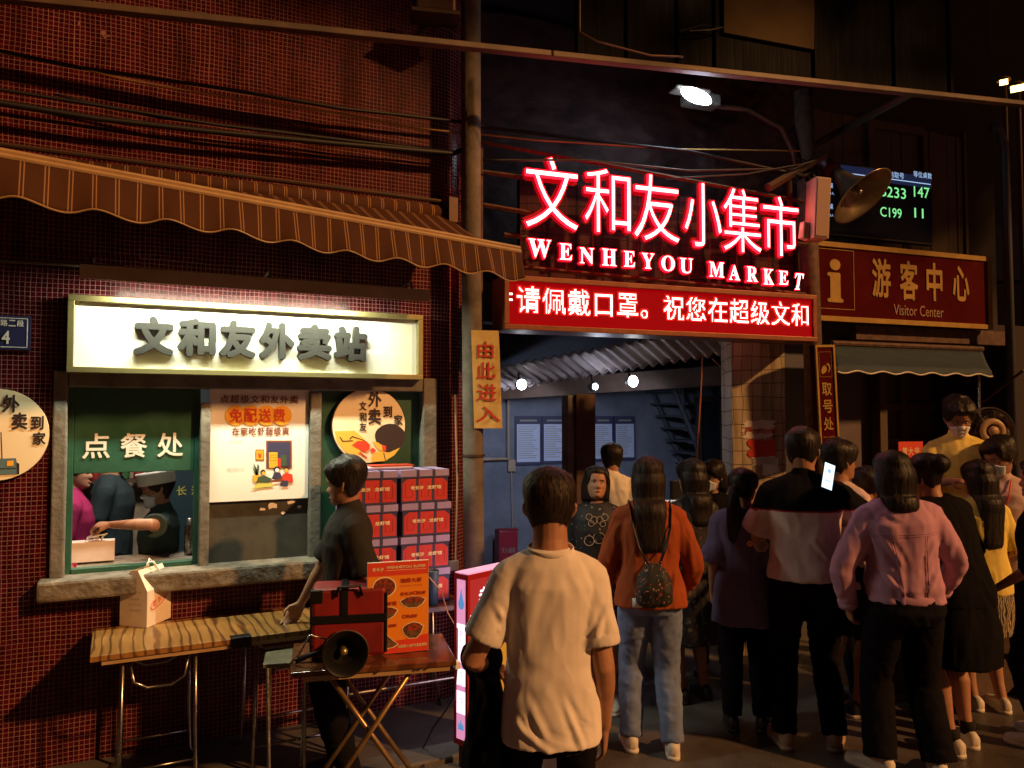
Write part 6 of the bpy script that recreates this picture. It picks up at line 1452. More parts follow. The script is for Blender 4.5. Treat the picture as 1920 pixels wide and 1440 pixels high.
        for e in (-1, 1):
            for tt in (.36, .22): mb.tube([s.head_pt(head_r(e * q, tt + (.40 - tt) * (q - 1.0) / .6) + Vector((e * .003, 0, 0))) for q in (1.0, 1.2, 1.4, 1.6)], .0014, 5)
        s.add(mb.mesh('mask_loop', [], True), 'mask_loop', m)
    def glasses(s):
        mb = MB()
        for e in (-1, 1):
            c_ = head_r(e * .36, .49) + Vector((0, .016, 0)); mb.tube([s.head_pt(c_ + Vector((.022 * math.cos(i * .42), -.004 * abs(math.cos(i * .42)), .018 * math.sin(i * .42)))) for i in range(16)], .0016, 5)
            mb.tube([s.head_pt(c_ + Vector((e * .022, -.003, .004))), s.head_pt((e * .078, -.01, .004))], .0015, 5)
        s.add(mb.mesh('glasses', [], True), 'glasses', M['black'])
    def cap(s, m):
        mb = MB(); pr = []
        for j in range(7):
            t = j / 6; v_ = []
        def cf(u, v): ph = 2 * math.pi * u; p = head_r(ph, .66 + .02 * math.cos(ph)); d = Vector((p.x, p.y, 0)).normalized(); return s.head_pt(Vector((p.x, p.y, p.z)) + d * (.020 + .004 * v) + Vector((0, 0, .085 * v)))
        mb.grid(cf, 48, 6, closed_u=True); top = [cf(i / 48, 1.0) for i in range(48)]; mb.add(top, [tuple(range(48))])
        o = s.add(mb.mesh('cap', [], True), 'cap', m); q = o.modifiers.new('solid', 'SOLIDIFY'); q.thickness = .002
    # ---- clothes
    def folds(s, me, amp, seed, lines=(), scale=1.0, stretch=(1, 1, .45)):
        """Cloth relief: broad soft noise plus drawn fold lines ((p, q, width, height) in body coordinates)."""
        a, n = coords_of(me); off = np.zeros(len(a), np.float32); so_ = Vector((seed * 7.3, seed * 1.7, 0))
        for i, p in enumerate(a):
            v_ = Vector((p[0] * stretch[0], p[1] * stretch[1], p[2] * stretch[2])) * (11 * scale) + so_
            w_ = noise.noise(v_ * .55); off[i] = amp * (noise.noise(v_ + Vector((w_, w_, w_)) * 1.6) + .9 * (.35 - abs(noise.noise(v_ * 1.7 + Vector((3, w_ * 2, 9))))) - .1)
        for (p, q, wd, ht) in lines:
            p, q = np.array(p), np.array(q); d = q - p; L2 = float(d @ d); t = np.clip(((a - p) @ d) / L2, 0, 1); r_ = a - (p + t[:, None] * d); ds = np.sqrt((r_ * r_).sum(1)); off += (ht * np.exp(-(ds / wd) ** 2) - ht * .5 * np.exp(-((ds - wd * 1.7) / wd) ** 2)) * np.sin(np.pi * np.clip(t, .03, .97)) ** .5
        return off
    def top(s, name, m, hem=.80, sleeve=.62, loose=.018, cuff=.0, flare=.0, amp=.006, seed=1, lines=(), vox=.0085, collar=0.0, sr=1.0, tuck=False, waist=1.0, tight_hem=False, bandmats=None):
        mb = MB(); b_ = s.b; fm = s.fem; L_ = loose
        base = [(hem, .163 if not fm else .172, .116, -.008), ((hem + 1.0) / 2, .160 if not fm else .164, .114, -.006), (1.0, .150, .108, 0), (1.08, .143 if not fm else .130, .103, .004), (1.16, .147 if not fm else .132, .106, .006), (1.25, .158 if not fm else .142, .114, .008), (1.33, .160 if not fm else .143, .109, .0), (1.39, .140 if not fm else .124, .089, -.008), (1.425, .098, .070, -.012), (1.445, .066 + collar * .3, .060 + collar * .3, -.010)]
        if hem > .98: base = [(hem, .150, .108, 0)] + [q for q in base[3:] if q[0] > hem + .02]
        rr = []
        for i, (z, w_, d, yo) in enumerate(base):
            lo = ss(1.3, hem, z); k = L_ * (.35 + .65 * ss(1.45, 1.3, z)) + flare * lo
            if tight_hem and z < hem + .05: k = L_ * .4
            wst = waist if 1.0 < z < 1.2 else 1.0
            rr.append((z, w_ * b_ * wst + k, d * b_ * wst + k, yo, 2.4))
        i0 = ringloft(mb, rr, 36); s.warp(mb, i0)
        for sh, el, wr in ((s.shL, s.eL, s.handL), (s.shR, s.eR, s.handR)):
            k = (.88 if fm else 1.0) * sr; e = sh + (sh - s.T((0, -.01, 1.40))).normalized() * .006 + Vector((0, 0, .004))
            capsule(mb, [s.T((0, -.012, 1.405)).lerp(sh, .3), e], [(.066 * b_ + L_ * .5), (.058 * b_ + L_ * .5)], 18)
            if sleeve <= 1.0:
                p1 = sh.lerp(el, sleeve); mb.tube([e, sh.lerp(el, sleeve * .5), sh.lerp(el, sleeve * .92), p1], [.056 * k * b_ + L_ * .6, .056 * k * b_ + L_ * .75, .054 * k * b_ + L_ * (.9 + cuff), .052 * k * b_ + L_ * (.9 + cuff)], 20)
            else:
                f_ = sleeve - 1.0; p1 = el.lerp(wr, f_); mb.tube([e, sh.lerp(el, .5), sh.lerp(el, .93), el.lerp(wr, .10 * f_), el.lerp(wr, .6 * f_), p1], [.056 * k * b_ + L_ * .6, .054 * k * b_ + L_ * .75, .047 * k + L_ * .7, .046 * k + L_ * .7, .038 * k + L_ * .6, .032 * k + L_ * .5], 20)
        if collar: capsule(mb, [s.T((0, -.016, 1.405)), s.neck.lerp(s.hc, .12)], [.072 + collar, .062 + collar], 20)
        me = remesh(mb, vox, 5); off = s.folds(me, amp, seed, lines); ac, _ = coords_of(me)
        for sh, el, wr in ((s.shL, s.eL, s.handL), (s.shR, s.eR, s.handR)):
            pe, ax_ = (sh.lerp(el, sleeve), (el - sh).normalized()) if sleeve <= 1 else (el.lerp(wr, sleeve - 1), (wr - el).normalized())
            rl = ac - np.array(pe); u_ = rl @ np.array(ax_); ne = np.sqrt((rl * rl).sum(1)) < .14; off = np.where(ne & (u_ > -.035), off * .15, off)
        me2 = s.scaled(me, off)
        o = finish(me2, name, m, s.root)
        if bandmats:
            fn, = bandmats[1:]; o.data.materials.clear()
            for q in bandmats[0]: o.data.materials.append(q)
            for p_ in o.data.polygons: p_.material_index = fn(p_.center / s.k)
        return o
    def trousers(s, m, loose=.012, ankle=.06, top_=1.0, amp=.006, seed=1, flare=0.0, vox=.009, name='trousers'):
        mb = MB(); b_ = s.b; fm = s.fem
        i0 = ringloft(mb, [(.80, .140 * b_ + loose * .5, .100 * b_ + loose * .5, -.006), (.86, .163 * b_ + loose, .115 * b_ + loose, -.012), (.93, .163 * b_ + loose * .6, .114 * b_ + loose * .6, -.008), (top_, .149 * b_ + loose * .4, .107 * b_ + loose * .4, 0)], 32); s.warp(mb, i0)
        for h_, kn, an in zip(s.hip, s.kne, s.ank):
            end = an + Vector((0, -.004, ankle - .085)) if ankle < .2 else kn.lerp(an, 1 - (ankle - .085) / max(.05, kn.z - an.z))
            mb.tube([h_ + Vector((0, 0, .03)), h_.lerp(kn, .35), kn, kn.lerp(end, .35), kn.lerp(end, .8), end], [.086 * b_ + loose, .078 * b_ + loose, .056 * b_ + loose * 1.2, .056 + loose * 1.2 + flare * .3, .046 + loose * 1.3 + flare * .8, .045 + loose * 1.3 + flare], 22)
        me = remesh(mb, vox, 4); return finish(s.scaled(me, s.folds(me, amp, seed + 50, (), 1.1, (1, 1, 1.1))), name, m, s.root)
    def skirt(s, m, z0=.50, z1=1.0, w0=.20, d0=.16, amp=.008, seed=1, name='skirt', loose=.014):
        mb = MB(); b_ = s.b
        i0 = ringloft(mb, [(z0, w0, d0, -.004), ((z0 + .9) / 2, .175 * b_ + loose + (w0 - .17) * .6, .124 * b_ + loose + (d0 - .13) * .6, -.008), (.90, .170 * b_ + loose, .120 * b_ + loose, -.008), (z1, .145 * b_ + loose, .107 * b_ + loose, 0)], 40); s.warp(mb, i0)
        me = remesh(mb, .0095, 4); return finish(s.scaled(me, s.folds(me, amp, seed + 80, (), 1.2, (1, 1, .25))), name, m, s.root)
    def shoes(s, m, sole=None, socks=None):
        for an, ft_ in zip(s.ank, s.feet):
            a = R(ft_[3]); fd = Vector((-math.sin(a), math.cos(a), 0)); sd = Vector((fd.y, -fd.x, 0)); g = ft_[2]
            prof = [(-.075, .010, .040, .052), (-.068, .030, .040, .075), (-.04, .037, .045, .088), (.0, .038, .047, .090), (.05, .041, .038, .075), (.10, .046, .030, .058), (.15, .044, .025, .048), (.185, .030, .020, .038), (.20, .010, .016, .028)]
            mb = MB(); n = 20; o = []
            for (u, hw_, _, ht) in prof:
                for i in range(n):
                    t = 2 * math.pi * i / n; cz_ = math.sin(t); z = ht * .5 + ht * .5 * (cz_ if cz_ > 0 else max(cz_ * 1.8, -1)); x = hw_ * math.copysign(abs(math.cos(t)) ** .75, math.cos(t)) * (1.0 if cz_ < .3 else 1 - .25 * (cz_ - .3))
                    o.append(Vector((an.x, an.y, 0)) + fd * u + sd * x + Vector((0, 0, .014 + z + g)))
            mb.add(o, [(k * n + i, k * n + (i + 1) % n, (k + 1) * n + (i + 1) % n, (k + 1) * n + i) for k in range(len(prof) - 1) for i in range(n)] + [tuple(range(n - 1, -1, -1)), tuple(range((len(prof) - 1) * n, len(prof) * n))])
            sh = finish(s.scaled(mb.mesh('shoe', [], True)), 'shoe', m, s.root)
            mb = MB(); out = []
            for dz in (.001, .024):
                for (u, hw_) in ((-.078, .018), (-.06, .036), (-.02, .040), (.05, .043), (.11, .049), (.16, .045), (.195, .026), (.206, .008)): out.append((u, hw_, dz))
            L8 = 8; vv = []
            for lay in (0, 1):
                q = out[lay * 8:lay * 8 + 8]; vv += [Vector((an.x, an.y, 0)) + fd * u + sd * hw_ + Vector((0, 0, dz + g)) for (u, hw_, dz) in q] + [Vector((an.x, an.y, 0)) + fd * u - sd * hw_ + Vector((0, 0, dz + g)) for (u, hw_, dz) in q[::-1]]
            mb.add(vv, [tuple(range(15, -1, -1)), tuple(range(16, 32))] + [(i, (i + 1) % 16, 16 + (i + 1) % 16, 16 + i) for i in range(16)])
            o_ = finish(s.scaled(mb.mesh('sole', [], False)), 'sole', sole or m, sh)
            if socks: mb = MB(); mb.tube([an + Vector((0, -.005, -.01)), an + Vector((0, -.008, .06))], [.041, .042], 16); finish(s.scaled(mb.mesh('sock', [], True)), 'sock', socks, s.root)
    def W(s, p):                                                     # body coordinates -> street
        return s.root.location + Matrix.Rotation(s.root.rotation_euler.z, 3, 'Z') @ (Vector(p) * s.k)
# ------------------------------------------------------------------ the crowd
C_white = cloth('white_cotton', (.80, .74, .70)); C_black = mat('black_cotton', (.005, .0045, .006), .9, spec=.1); C_dark = mat('dark_trouser', (.0065, .0055, .008), .9, var=5, col2=(.005, .004, .006), spec=.1); C_jean = mat('washed_denim', (.15, .20, .34), .85, var=14, col2=(.10, .14, .26), bump=(220, .3, .002), stretch=(1, 1, .5))
C_rust = cloth('rust_cotton', (.32, .065, .016)); C_pink = cloth('pink_denim', (.52, .27, .33), bump=None) if False else cloth('pink_denim', (.52, .28, .43)); C_plum = cloth('plum_tshirt', (.12, .095, .20)); C_polo = cloth('pale_polo', (.72, .55, .55))
C_olive = cloth('dark_olive_polo', (.024, .022, .019)); C_teal = cloth('dark_teal_shirt', (.018, .032, .038)); C_teal2 = cloth('teal_work_shirt', (.035, .06, .06)); C_magenta = cloth('magenta_shirt', (.36, .02, .11)); C_cream = cloth('cream_shirt', (.72, .66, .52)); C_yellow = cloth('cream_yellow_shirt', (.88, .70, .17)); C_blush = cloth('blush_shirt', (.62, .46, .44)); C_red = cloth('red_tshirt', (.35, .02, .02))
C_floral = fleck_mat('black_floral', (.010, .009, .012), [(.24, .18, .15), (.16, .06, .05), (.12, .13, .10), (.3, .2, .15)], 34, .24); C_floral2 = fleck_mat('dark_leafy_print', (.012, .010, .013), [(.10, .09, .08), (.07, .035, .03), (.06, .06, .05)], 30, .3)
C_zebra = wood_mat('zebra_print', (.50, .40, .26), (.02, .016, .014), 6, (3, 3, 1.4), .8, 12.0, (.42, .55)); C_stripe = stripe_mat('striped_tee', (.50, .40, .36), (.03, .02, .03), .03, .008, .015, 'Z')
C_shorts = cloth('black_shorts', (.012, .01, .012))

# 1 the man in front
p = Person('man in white t-shirt seen from behind, nearest the street, jacket over his left arm', 1031, 2.55, 1.70, 3, head=(-4, 4, 0), vox=.005, handL=(-.19, .20, .99), elbL=(-.25, -.5, 0), handR=(.185, .05, .84), elbR=(.04, -.5, 0), curl=(.7, .38), build=.85)
p.hair('short', BROWN_HAIR, seed=2, vol=.55)
Ln = [((.14, -.12, .98), (.05, -.14, .86), .007, .006), ((.17, -.08, 1.2), (.12, -.12, 1.08), .007, .006), ((-.17, -.07, 1.2), (-.11, -.12, 1.10), .007, .006), ((.06, -.135, .93), (.16, -.1, .88), .006, .005), ((-.04, -.14, .90), (.07, -.14, .86), .006, .005), ((.10, -.13, 1.30), (.03, -.135, 1.14), .009, .006), ((-.08, -.13, 1.25), (-.02, -.14, 1.02), .010, .006), ((.165, -.10, 1.26), (.10, -.14, .96), .012, .011), ((.12, -.13, 1.16), (.19, -.08, .86), .013, .012), ((.15, -.12, 1.22), (.165, -.11, .90), .010, .010), ((.07, -.135, 1.10), (.15, -.12, .84), .012, .010), ((.02, -.13, 1.02), (.10, -.13, .82), .012, .009), ((.0, -.13, 1.33), (-.08, -.13, 1.10), .016, .008), ((.10, -.12, 1.36), (.155, -.10, 1.24), .011, .009),
      ((-.05, -.12, 1.395), (-.10, -.11, 1.32), .012, .008), ((.03, -.12, 1.395), (.07, -.125, 1.30), .010, .007), ((-.16, -.08, 1.24), (-.09, -.13, 1.05), .013, .009), ((-.12, -.12, 1.05), (-.02, -.14, .86), .014, .008), ((-.15, -.1, .94), (.0, -.14, .82), .012, .007), ((.155, -.1, 1.0), (.18, -.05, .82), .010, .009)]
p.top('tshirt', C_white, hem=.835, sleeve=.76, loose=.018, cuff=.35, flare=.010, amp=.0035, seed=3, lines=[(a, b_, wd * .95, ht * 1.05) for a, b_, wd, ht in Ln] + [((.18, -.06, 1.27), (.10, -.125, 1.12), .010, .009), ((-.18, -.06, 1.27), (-.10, -.125, 1.13), .010, .008), ((-.06, -.135, 1.18), (.03, -.14, .95), .009, .006), ((.05, -.135, 1.2), (.13, -.12, .96), .009, .009), ((.0, -.14, 1.05), (.12, -.125, .87), .008, .008), ((-.13, -.11, .98), (-.05, -.14, .86), .008, .006)], vox=.0058)
c = MB(); c.tube([p.T((.074 * math.cos(i * .2094), -.014 + .066 * math.sin(i * .2094), 1.441 + .012 * math.sin(i * .2094))) for i in range(31)], [(.0035, .010)] * 31, 8); p.add(c.mesh('collar', [], True), 'collar', C_white)
p.trousers(C_dark, .002); p.shoes(SHOED)
front = p
# dark jacket hanging over his forearm
el, wr = p.eL, p.handL
jk = thing('draped_jacket', 'black jacket draped over the left forearm of the man in the white t-shirt', 'jacket', p.root.location, p.root.rotation_euler.z)
mb = MB(); e0 = el.lerp(wr, .34) + Vector((-.01, 0, .02)); e1 = el.lerp(wr, .9) + Vector((0, 0, .03))
capsule(mb, [e0, e0.lerp(e1, .5), e1], [.058, .062, .055], 16)
cxy = e0.lerp(e1, .45)
ringloft(mb, [(.57, .03, .06, 0), (.66, .055, .12, 0), (.78, .068, .150, 0), (.92, .06, .13, 0), (1.02, .048, .11, 0)], 26)
n0 = len(mb.v) - 26 * 5
for i in range(n0, len(mb.v)): x, y, z = mb.v[i]; mb.v[i] = (x + cxy.x + .02 * math.sin(z * 9), y + cxy.y - .01, z)
me = remesh(mb, .009, 4); off = p.folds(me, .014, 9, (), 1.0, (1.3, 1.3, .3)); finish(p.scaled(me, off), 'jacket_cloth', C_black, jk)

# 2 the man by the boxes
p = Person('man in dark olive polo looking left beside the stacked red boxes', 655, 4.06, 1.64, 112, head=(-24, -8, 0), face=True, handR=(.30, .22, .86), elbR=(.4, -.4, 0), group='people at the takeaway counter', build=.98)
p.hair('short', HAIR, seed=5, vol=1.1, crop=.06)
p.top('polo_shirt', C_olive, hem=.82, sleeve=.85, loose=.022, cuff=.4, amp=.007, seed=5, collar=.006); p.trousers(C_dark, .014, seed=5); p.shoes(SHOED)

# 3..5 staff behind the order window
hw = A.hit(208, 984, .22)
p = Person('masked worker in white cap reaching out of the order window with a bag', 304, 4.80, 1.535, 116, head=(10, -10, 4), face=True, worldL=tuple(hw), elbL=(-.8, -.6, .1), handR=(.22, .2, .98), curl=(1.0, .4), vox=.0055, group='people at the takeaway counter', twist=-4, side=-4)
p.hair('short', HAIR, seed=8, vol=.8); p.mask(); p.cap(mat('white_cap', (.62, .60, .58), .7))
p.top('work_shirt', C_teal2, hem=.80, sleeve=.62, loose=.02, cuff=.4, amp=.006, seed=8, collar=.008); p.trousers(C_dark); p.shoes(SHOED); clerk = p
hb = p.W(p.handL) + Vector((-.03, -.02, -.05))
bz_ = A.z(180, 1014, .24); bb = A.z(180, 1068, .24)
b0, b1 = A.hit(132, 1064, .22), A.hit(214, 1060, .22)
pb = thing('paper_carrier_bag', 'pale pink paper carrier bag held out by the worker in the order window', 'paper bag', (b0.x, b0.y - .02, oz0 + .006))
wd = b1.x - b0.x; hh = bz_ - pb.location.z
MB().box(0, wd, 0, .10, 0, hh).build('bag_body', mat('pink_paper', (.74, .62, .58), .6, var=8, col2=(.66, .52, .48)), pb, bevel=.003)
c = MB(); kb = hb - pb.location
for yy in (.012, .088): c.tube([(wd * .32, yy, hh - .01), (wd * .36, yy, hh + .02), kb + Vector((-.006, 0, .0)), kb + Vector((.012, 0, .004)), (wd * .70, yy, hh + .02), (wd * .72, yy, hh - .01)], .0035, 6)
c.build('bag_handle', M['white'], pb, smooth=True)
p = Person('taller worker in dark teal shirt standing behind the masked worker', 214, 5.35, 1.72, -75, head=(-10, 4, 0), face=True, group='people at the takeaway counter'); p.hair('short', HAIR, seed=4, vol=.9); p.top('work_shirt', C_teal, hem=.8, sleeve=.7, seed=4, amp=.007); p.trousers(C_dark); p.shoes(SHOED)
p = Person('person in magenta shirt at the left edge of the order window', 140, 5.05, 1.62, -60, head=(-20, 0, 0), group='people at the takeaway counter', face=True); p.hair('short', HAIR, seed=6, vol=.9); p.top('work_shirt', C_magenta, hem=.8, sleeve=.8, seed=6, collar=.006); p.trousers(C_dark); p.shoes(SHOED)

# 6 woman facing us
p = Person('woman in black floral dress facing the street with chin raised', 1118, 5.05, 1.54, 172, female=True, head=(10, 14, -4), face=True, vox=.0055); p.hair('long', HAIR, length=1.26, seed=11, vol=.8)
p.top('floral_top', C_floral, hem=.92, sleeve=1.35, loose=.018, seed=11, amp=.006); p.skirt(C_floral, .52, 1.0, .20, .16, seed=11); p.shoes(SHOEW)
c = MB()
for (cx_, cz_, r_) in ((-.06, 1.355, .024), (-.025, 1.335, .024), (.015, 1.335, .024), (.05, 1.355, .022), (-.045, 1.31, .02), (.035, 1.31, .02), (-.08, 1.19, .035), (-.02, 1.21, .04), (.05, 1.19, .035)):
    c.tube([(cx_ + r_ * math.cos(i * .45), .131 + .004 * (1.35 - cz_) / .1, cz_ + r_ * math.sin(i * .45)) for i in range(15)], .0022, 4)
c.v = [tuple(p.T(q)) for q in c.v]; p.add(c.mesh('embroidery', [], True), 'embroidery', mat('pale_thread', (.40, .32, .24), .8))
# 7 man in cream shirt inside
p = Person('man in cream shirt seen from behind inside the entrance under the spot lamp', 1146, 6.35, 1.63, -8, head=(16, 0, 0)); p.hair('short', HAIR, seed=12, vol=.9); p.top('cream_shirt', C_cream, hem=.8, sleeve=1.8, loose=.024, seed=12, collar=.006, amp=.008); p.trousers(C_dark, seed=12); p.shoes(SHOED)
# 8 woman in rust jacket with backpack
p = Person('woman in rust orange jacket and pale jeans with a small backpack, seen from behind', 1216, 4.42, 1.62, -4, female=True, head=(-6, 0, 0), feet=((-.12, -.02, 0, 6), (.115, -.10, 0, -4)), handL=(-.23, .16, .88), handR=(.24, .14, .88), elbL=(-.35, -.5, 0), elbR=(.35, -.5, 0), build=1.06, lean=2)
p.hair('long', BROWN_HAIR, length=1.20, seed=21, vol=1.0, back_y=.132)
p.top('rust_jacket', C_rust, hem=.845, sleeve=1.75, loose=.034, amp=.011, seed=21, lines=[((.12, -.14, 1.3), (.05, -.16, 1.05), .014, .012), ((-.12, -.14, 1.3), (-.06, -.16, 1.08), .014, .011), ((.16, -.1, 1.1), (.1, -.15, .92), .014, .012)], collar=.006)
p.trousers(C_jean, .017, .075, seed=21, amp=.007); p.shoes(SHOEW)
bp_ = thing('mini_backpack', 'small black flower-print backpack hanging on the woman in the rust jacket', 'backpack', p.root.location, p.root.rotation_euler.z)
mb = MB(); ringloft(mb, [(.885, .075, .05, -.222), (.91, .100, .066, -.226), (.98, .104, .070, -.228), (1.05, .090, .060, -.222), (1.10, .058, .042, -.214), (1.12, .035, .026, -.21)], 28); me = remesh(mb, .008, 3); finish(p.scaled(me, p.folds(me, .006, 4, (), 1.4)), 'pack_body', fleck_mat('pack_print', (.010, .010, .010), [(.50, .12, .07), (.12, .16, .08), (.45, .25, .16), (.3, .05, .04)], 62, .3), bp_)
for e in (-1, 1):
    c = MB(); c.tube([p.T((e * .035, -.20, 1.115)), p.T((e * .075, -.168, 1.20)), p.T((e * .105, -.148, 1.31)), p.T((e * .115, -.095, 1.41)), p.T((e * .12, -.01, 1.455)), p.T((e * .12, .09, 1.40))], [(.010, .004)] * 6, 8); finish(p.scaled(c.mesh('shoulder_strap', [], True)), 'shoulder_strap', M['black'], bp_)
    c = MB(); c.tube([p.T((e * .034 + .012 * math.cos(i), -.212, 1.118 + .012 * math.sin(i))) for i in range(7)], .003, 5); finish(p.scaled(c.mesh('strap_ring', [], True)), 'strap_ring', M['steel'], bp_)
c = MB(); c.box(-.118, -.062, -.168, -.160, .862, .915); me = c.mesh('white_tag', [], False); finish(p.scaled(me), 'shirt_tail', C_white, p.root)
# 9 two people in the dark of the entrance
p = Person('long-haired woman in dark leafy dress in the shade of the entrance', 1296, 5.15, 1.57, 20, female=True, head=(10, 0, 0)); p.hair('long', HAIR, length=1.28, seed=31); p.top('leafy_top', C_floral2, hem=.9, sleeve=1.2, seed=31); p.skirt(C_floral2, .42, 1.0, .21, .17, seed=31); p.shoes(SHOED)
p = Person('masked person with dark bob half hidden behind the woman in the leafy dress', 1334, 5.75, 1.53, 165, female=True, head=(-30, -5, 0), face=True); p.hair('fringe', HAIR, length=1.38, seed=32); p.mask(); p.top('dark_top', C_black, hem=.82, sleeve=1.2, seed=32); p.trousers(C_dark); p.shoes(SHOED)
# 10 ponytail girl
p = Person('girl with ponytail in plum t-shirt with flower print, turning right', 1393, 4.66, 1.55, -14, female=True, head=(-40, 0, 0), feet=((-.09, .0, 0, 6), (.10, .03, 0, -6)), face=True, handL=(-.21, .10, .86), build=1.04); p.hair('pony', HAIR, seed=41, vol=.7)
p.top('tshirt', C_plum, hem=.70, sleeve=.95, loose=.032, cuff=.5, flare=.006, amp=.008, seed=41, sr=1.1); p.trousers(C_dark, .014, .09); p.shoes(SHOED)
def decal(p, shapes, name, mats, y=-.17, obj=None):
    """Flat print laid on the cloth: outlines in (x, z) body coordinates dropped onto the garment's back."""
    from mathutils.bvhtree import BVHTree
    bm = bmesh.new(); bm.from_mesh(obj.data); bt = BVHTree.FromBMesh(bm); c = MB()
    for (cx_, cz_, r_, lobes, m_, dep) in shapes:
        n = 40; v_ = [];
        for k in (0.0, .35, .7, 1.0):
            for i in range(n):
                t = 6.2832 * i / n; q = r_ * k * (1 + (.16 * abs(math.cos(t * lobes / 2)) if lobes else 0)); x, z = cx_ + q * math.cos(t), cz_ + q * math.sin(t)
                hit = bt.ray_cast(Vector((x, -1, z)) * p.k, Vector((0, 1, 0)))[0]
                v_.append((hit if hit else Vector((x, y, z)) * p.k) + Vector((0, -.0025 - dep, 0)))
        c.add(v_, [(k * n + i, k * n + (i + 1) % n, (k + 1) * n + (i + 1) % n, (k + 1) * n + i) for k in range(3) for i in range(n)], m_)
    bm.free(); me = c.mesh(name, mats, True); o = bpy.data.objects.new(name, me); COL.objects.link(o); o.parent = p.root
gar = [o for o in p.root.children if o.name.startswith('tshirt')][0]
decal(p, [(.025, 1.235, .017, 4, 0, 0), (.025, 1.235, .006, 0, 1, .001), (.095, 1.225, .042, 6, 2, 0), (.095, 1.225, .024, 5, 3, .001)], 'flower_print', [M['ink_orange'], M['ink_brown'], mat('faded_petal', (.50, .40, .34), .8), mat('faded_petal_middle', (.34, .24, .22), .8)], obj=gar)
# 11 man in two-tone polo
def band(c): return 1 if c.z > 1.272 + .02 * c.x else (2 if c.z > 1.263 + .02 * c.x else 0)
p = Person('tall man in pale polo with black shoulder yoke, seen from behind', 1505, 4.42, 1.80, -12, head=(-22, -10, 0), handR=(.26, .26, 1.18), elbR=(.6, -.3, -.4), handL=(-.12, .28, 1.06), elbL=(-.5, -.2, -.6), feet=((-.12, .0, 0, 12), (.14, .03, 0, -14)), face=True, build=1.06)
p.hair('short', HAIR, seed=51, vol=.6)
p.top('polo_shirt', C_polo, hem=.90, sleeve=.82, loose=.026, cuff=.5, amp=.007, seed=51, collar=.007, lines=[((.1, -.13, 1.2), (.15, -.1, 1.06), .012, .010), ((.02, -.14, 1.12), (.12, -.13, 1.0), .013, .008)], bandmats=([C_polo, C_black, C_red], band)); p.trousers(C_dark, .016, .07, seed=51); p.shoes(SHOEO)
polo = p
# 12 man in profile with the phone
p = Person('young man in profile holding a lit phone up beside the polo man', 1570, 4.95, 1.70, -62, head=(-16, 0, 0), face=True, handL=(-.02, .36, 1.34), elbL=(-.3, .1, -.8), handR=(.2, .2, 1.0), curl=(.9, .5)); p.hair('short', HAIR, seed=61, vol=1.1, crop=.05)
p.top('white_tshirt', C_polo, hem=.80, sleeve=.75, seed=61, cuff=.4); p.trousers(C_shorts, .02, .45, seed=61, name='shorts'); p.shoes(SHOED, SHOEW)
pc_ = at_depth(1553, 893, 4.28); ph = thing('phone', 'lit phone held up between the polo man and the man in profile', 'phone', pc_, -YAW + R(12)); ph.rotation_euler = (R(-12), R(20), -YAW + R(14))
MB().box(-.038, .038, 0, .009, -.078, .078).build('phone_case', M['black'], ph, bevel=.006); MB().box(-.034, .034, -.0015, -.0005, -.072, .072).build('phone_screen', M['phone_lit'], ph)
c = MB(); c.disc(0, .03, .012, .012, -.003); c.box(-.02, .02, -.003, -.002, -.03, -.024); c.build('screen_icon', M['screen_blue'], ph)
# 13 woman in pink jacket
p = Person('woman in pink denim jacket and black trousers seen from behind', 1688, 4.10, 1.68, -6, female=True, side=-4, head=(4, 0, 0), feet=((-.14, .0, 0, 38), (.15, -.02, 0, -16)), handL=(-.27, .06, .86), elbL=(-.4, -.2, 0), handR=(.25, .16, .92), elbR=(.5, -.4, 0), build=1.08)
p.hair('bob', HAIR, length=1.41, seed=71, vol=.75, back_y=.098)
jl = [((-.02, -.16, 1.40), (-.03, -.17, 1.05), .006, -.006), ((.16, -.1, 1.3), (.05, -.16, 1.12), .016, .014), ((-.15, -.1, 1.28), (-.05, -.16, 1.1), .016, .012), ((.17, -.08, 1.14), (.06, -.15, 1.0), .014, .013), ((.25, -.1, 1.2), (.26, -.1, 1.05), .014, .012), ((-.17, -.1, 1.1), (-.07, -.15, .99), .013, .010), ((-.22, -.16, .985), (.22, -.16, .985), .006, -.006)]
p.top('pink_jacket', C_pink, hem=.915, sleeve=1.92, loose=.034, amp=.010, seed=71, lines=jl, collar=.014, tight_hem=True)
c = MB(); c.tube([p.T(((.150 * p.b + .024) * math.cos(i * .157), (.108 * p.b + .024) * math.sin(i * .157) - .004, .935 + .004 * math.sin(i * 1.3))) for i in range(41)], [(.006, .024)] * 41, 8)
p.add(c.mesh('waistband', [], True), 'waistband', C_pink)
for el_, wr_ in ((p.eL, p.handL), (p.eR, p.handR)):
    c = MB(); c.tube([el_.lerp(wr_, .84), el_.lerp(wr_, .99)], [.052, .049], 20); p.add(c.mesh('cuff', [], True), 'cuff', C_pink)
c = MB()
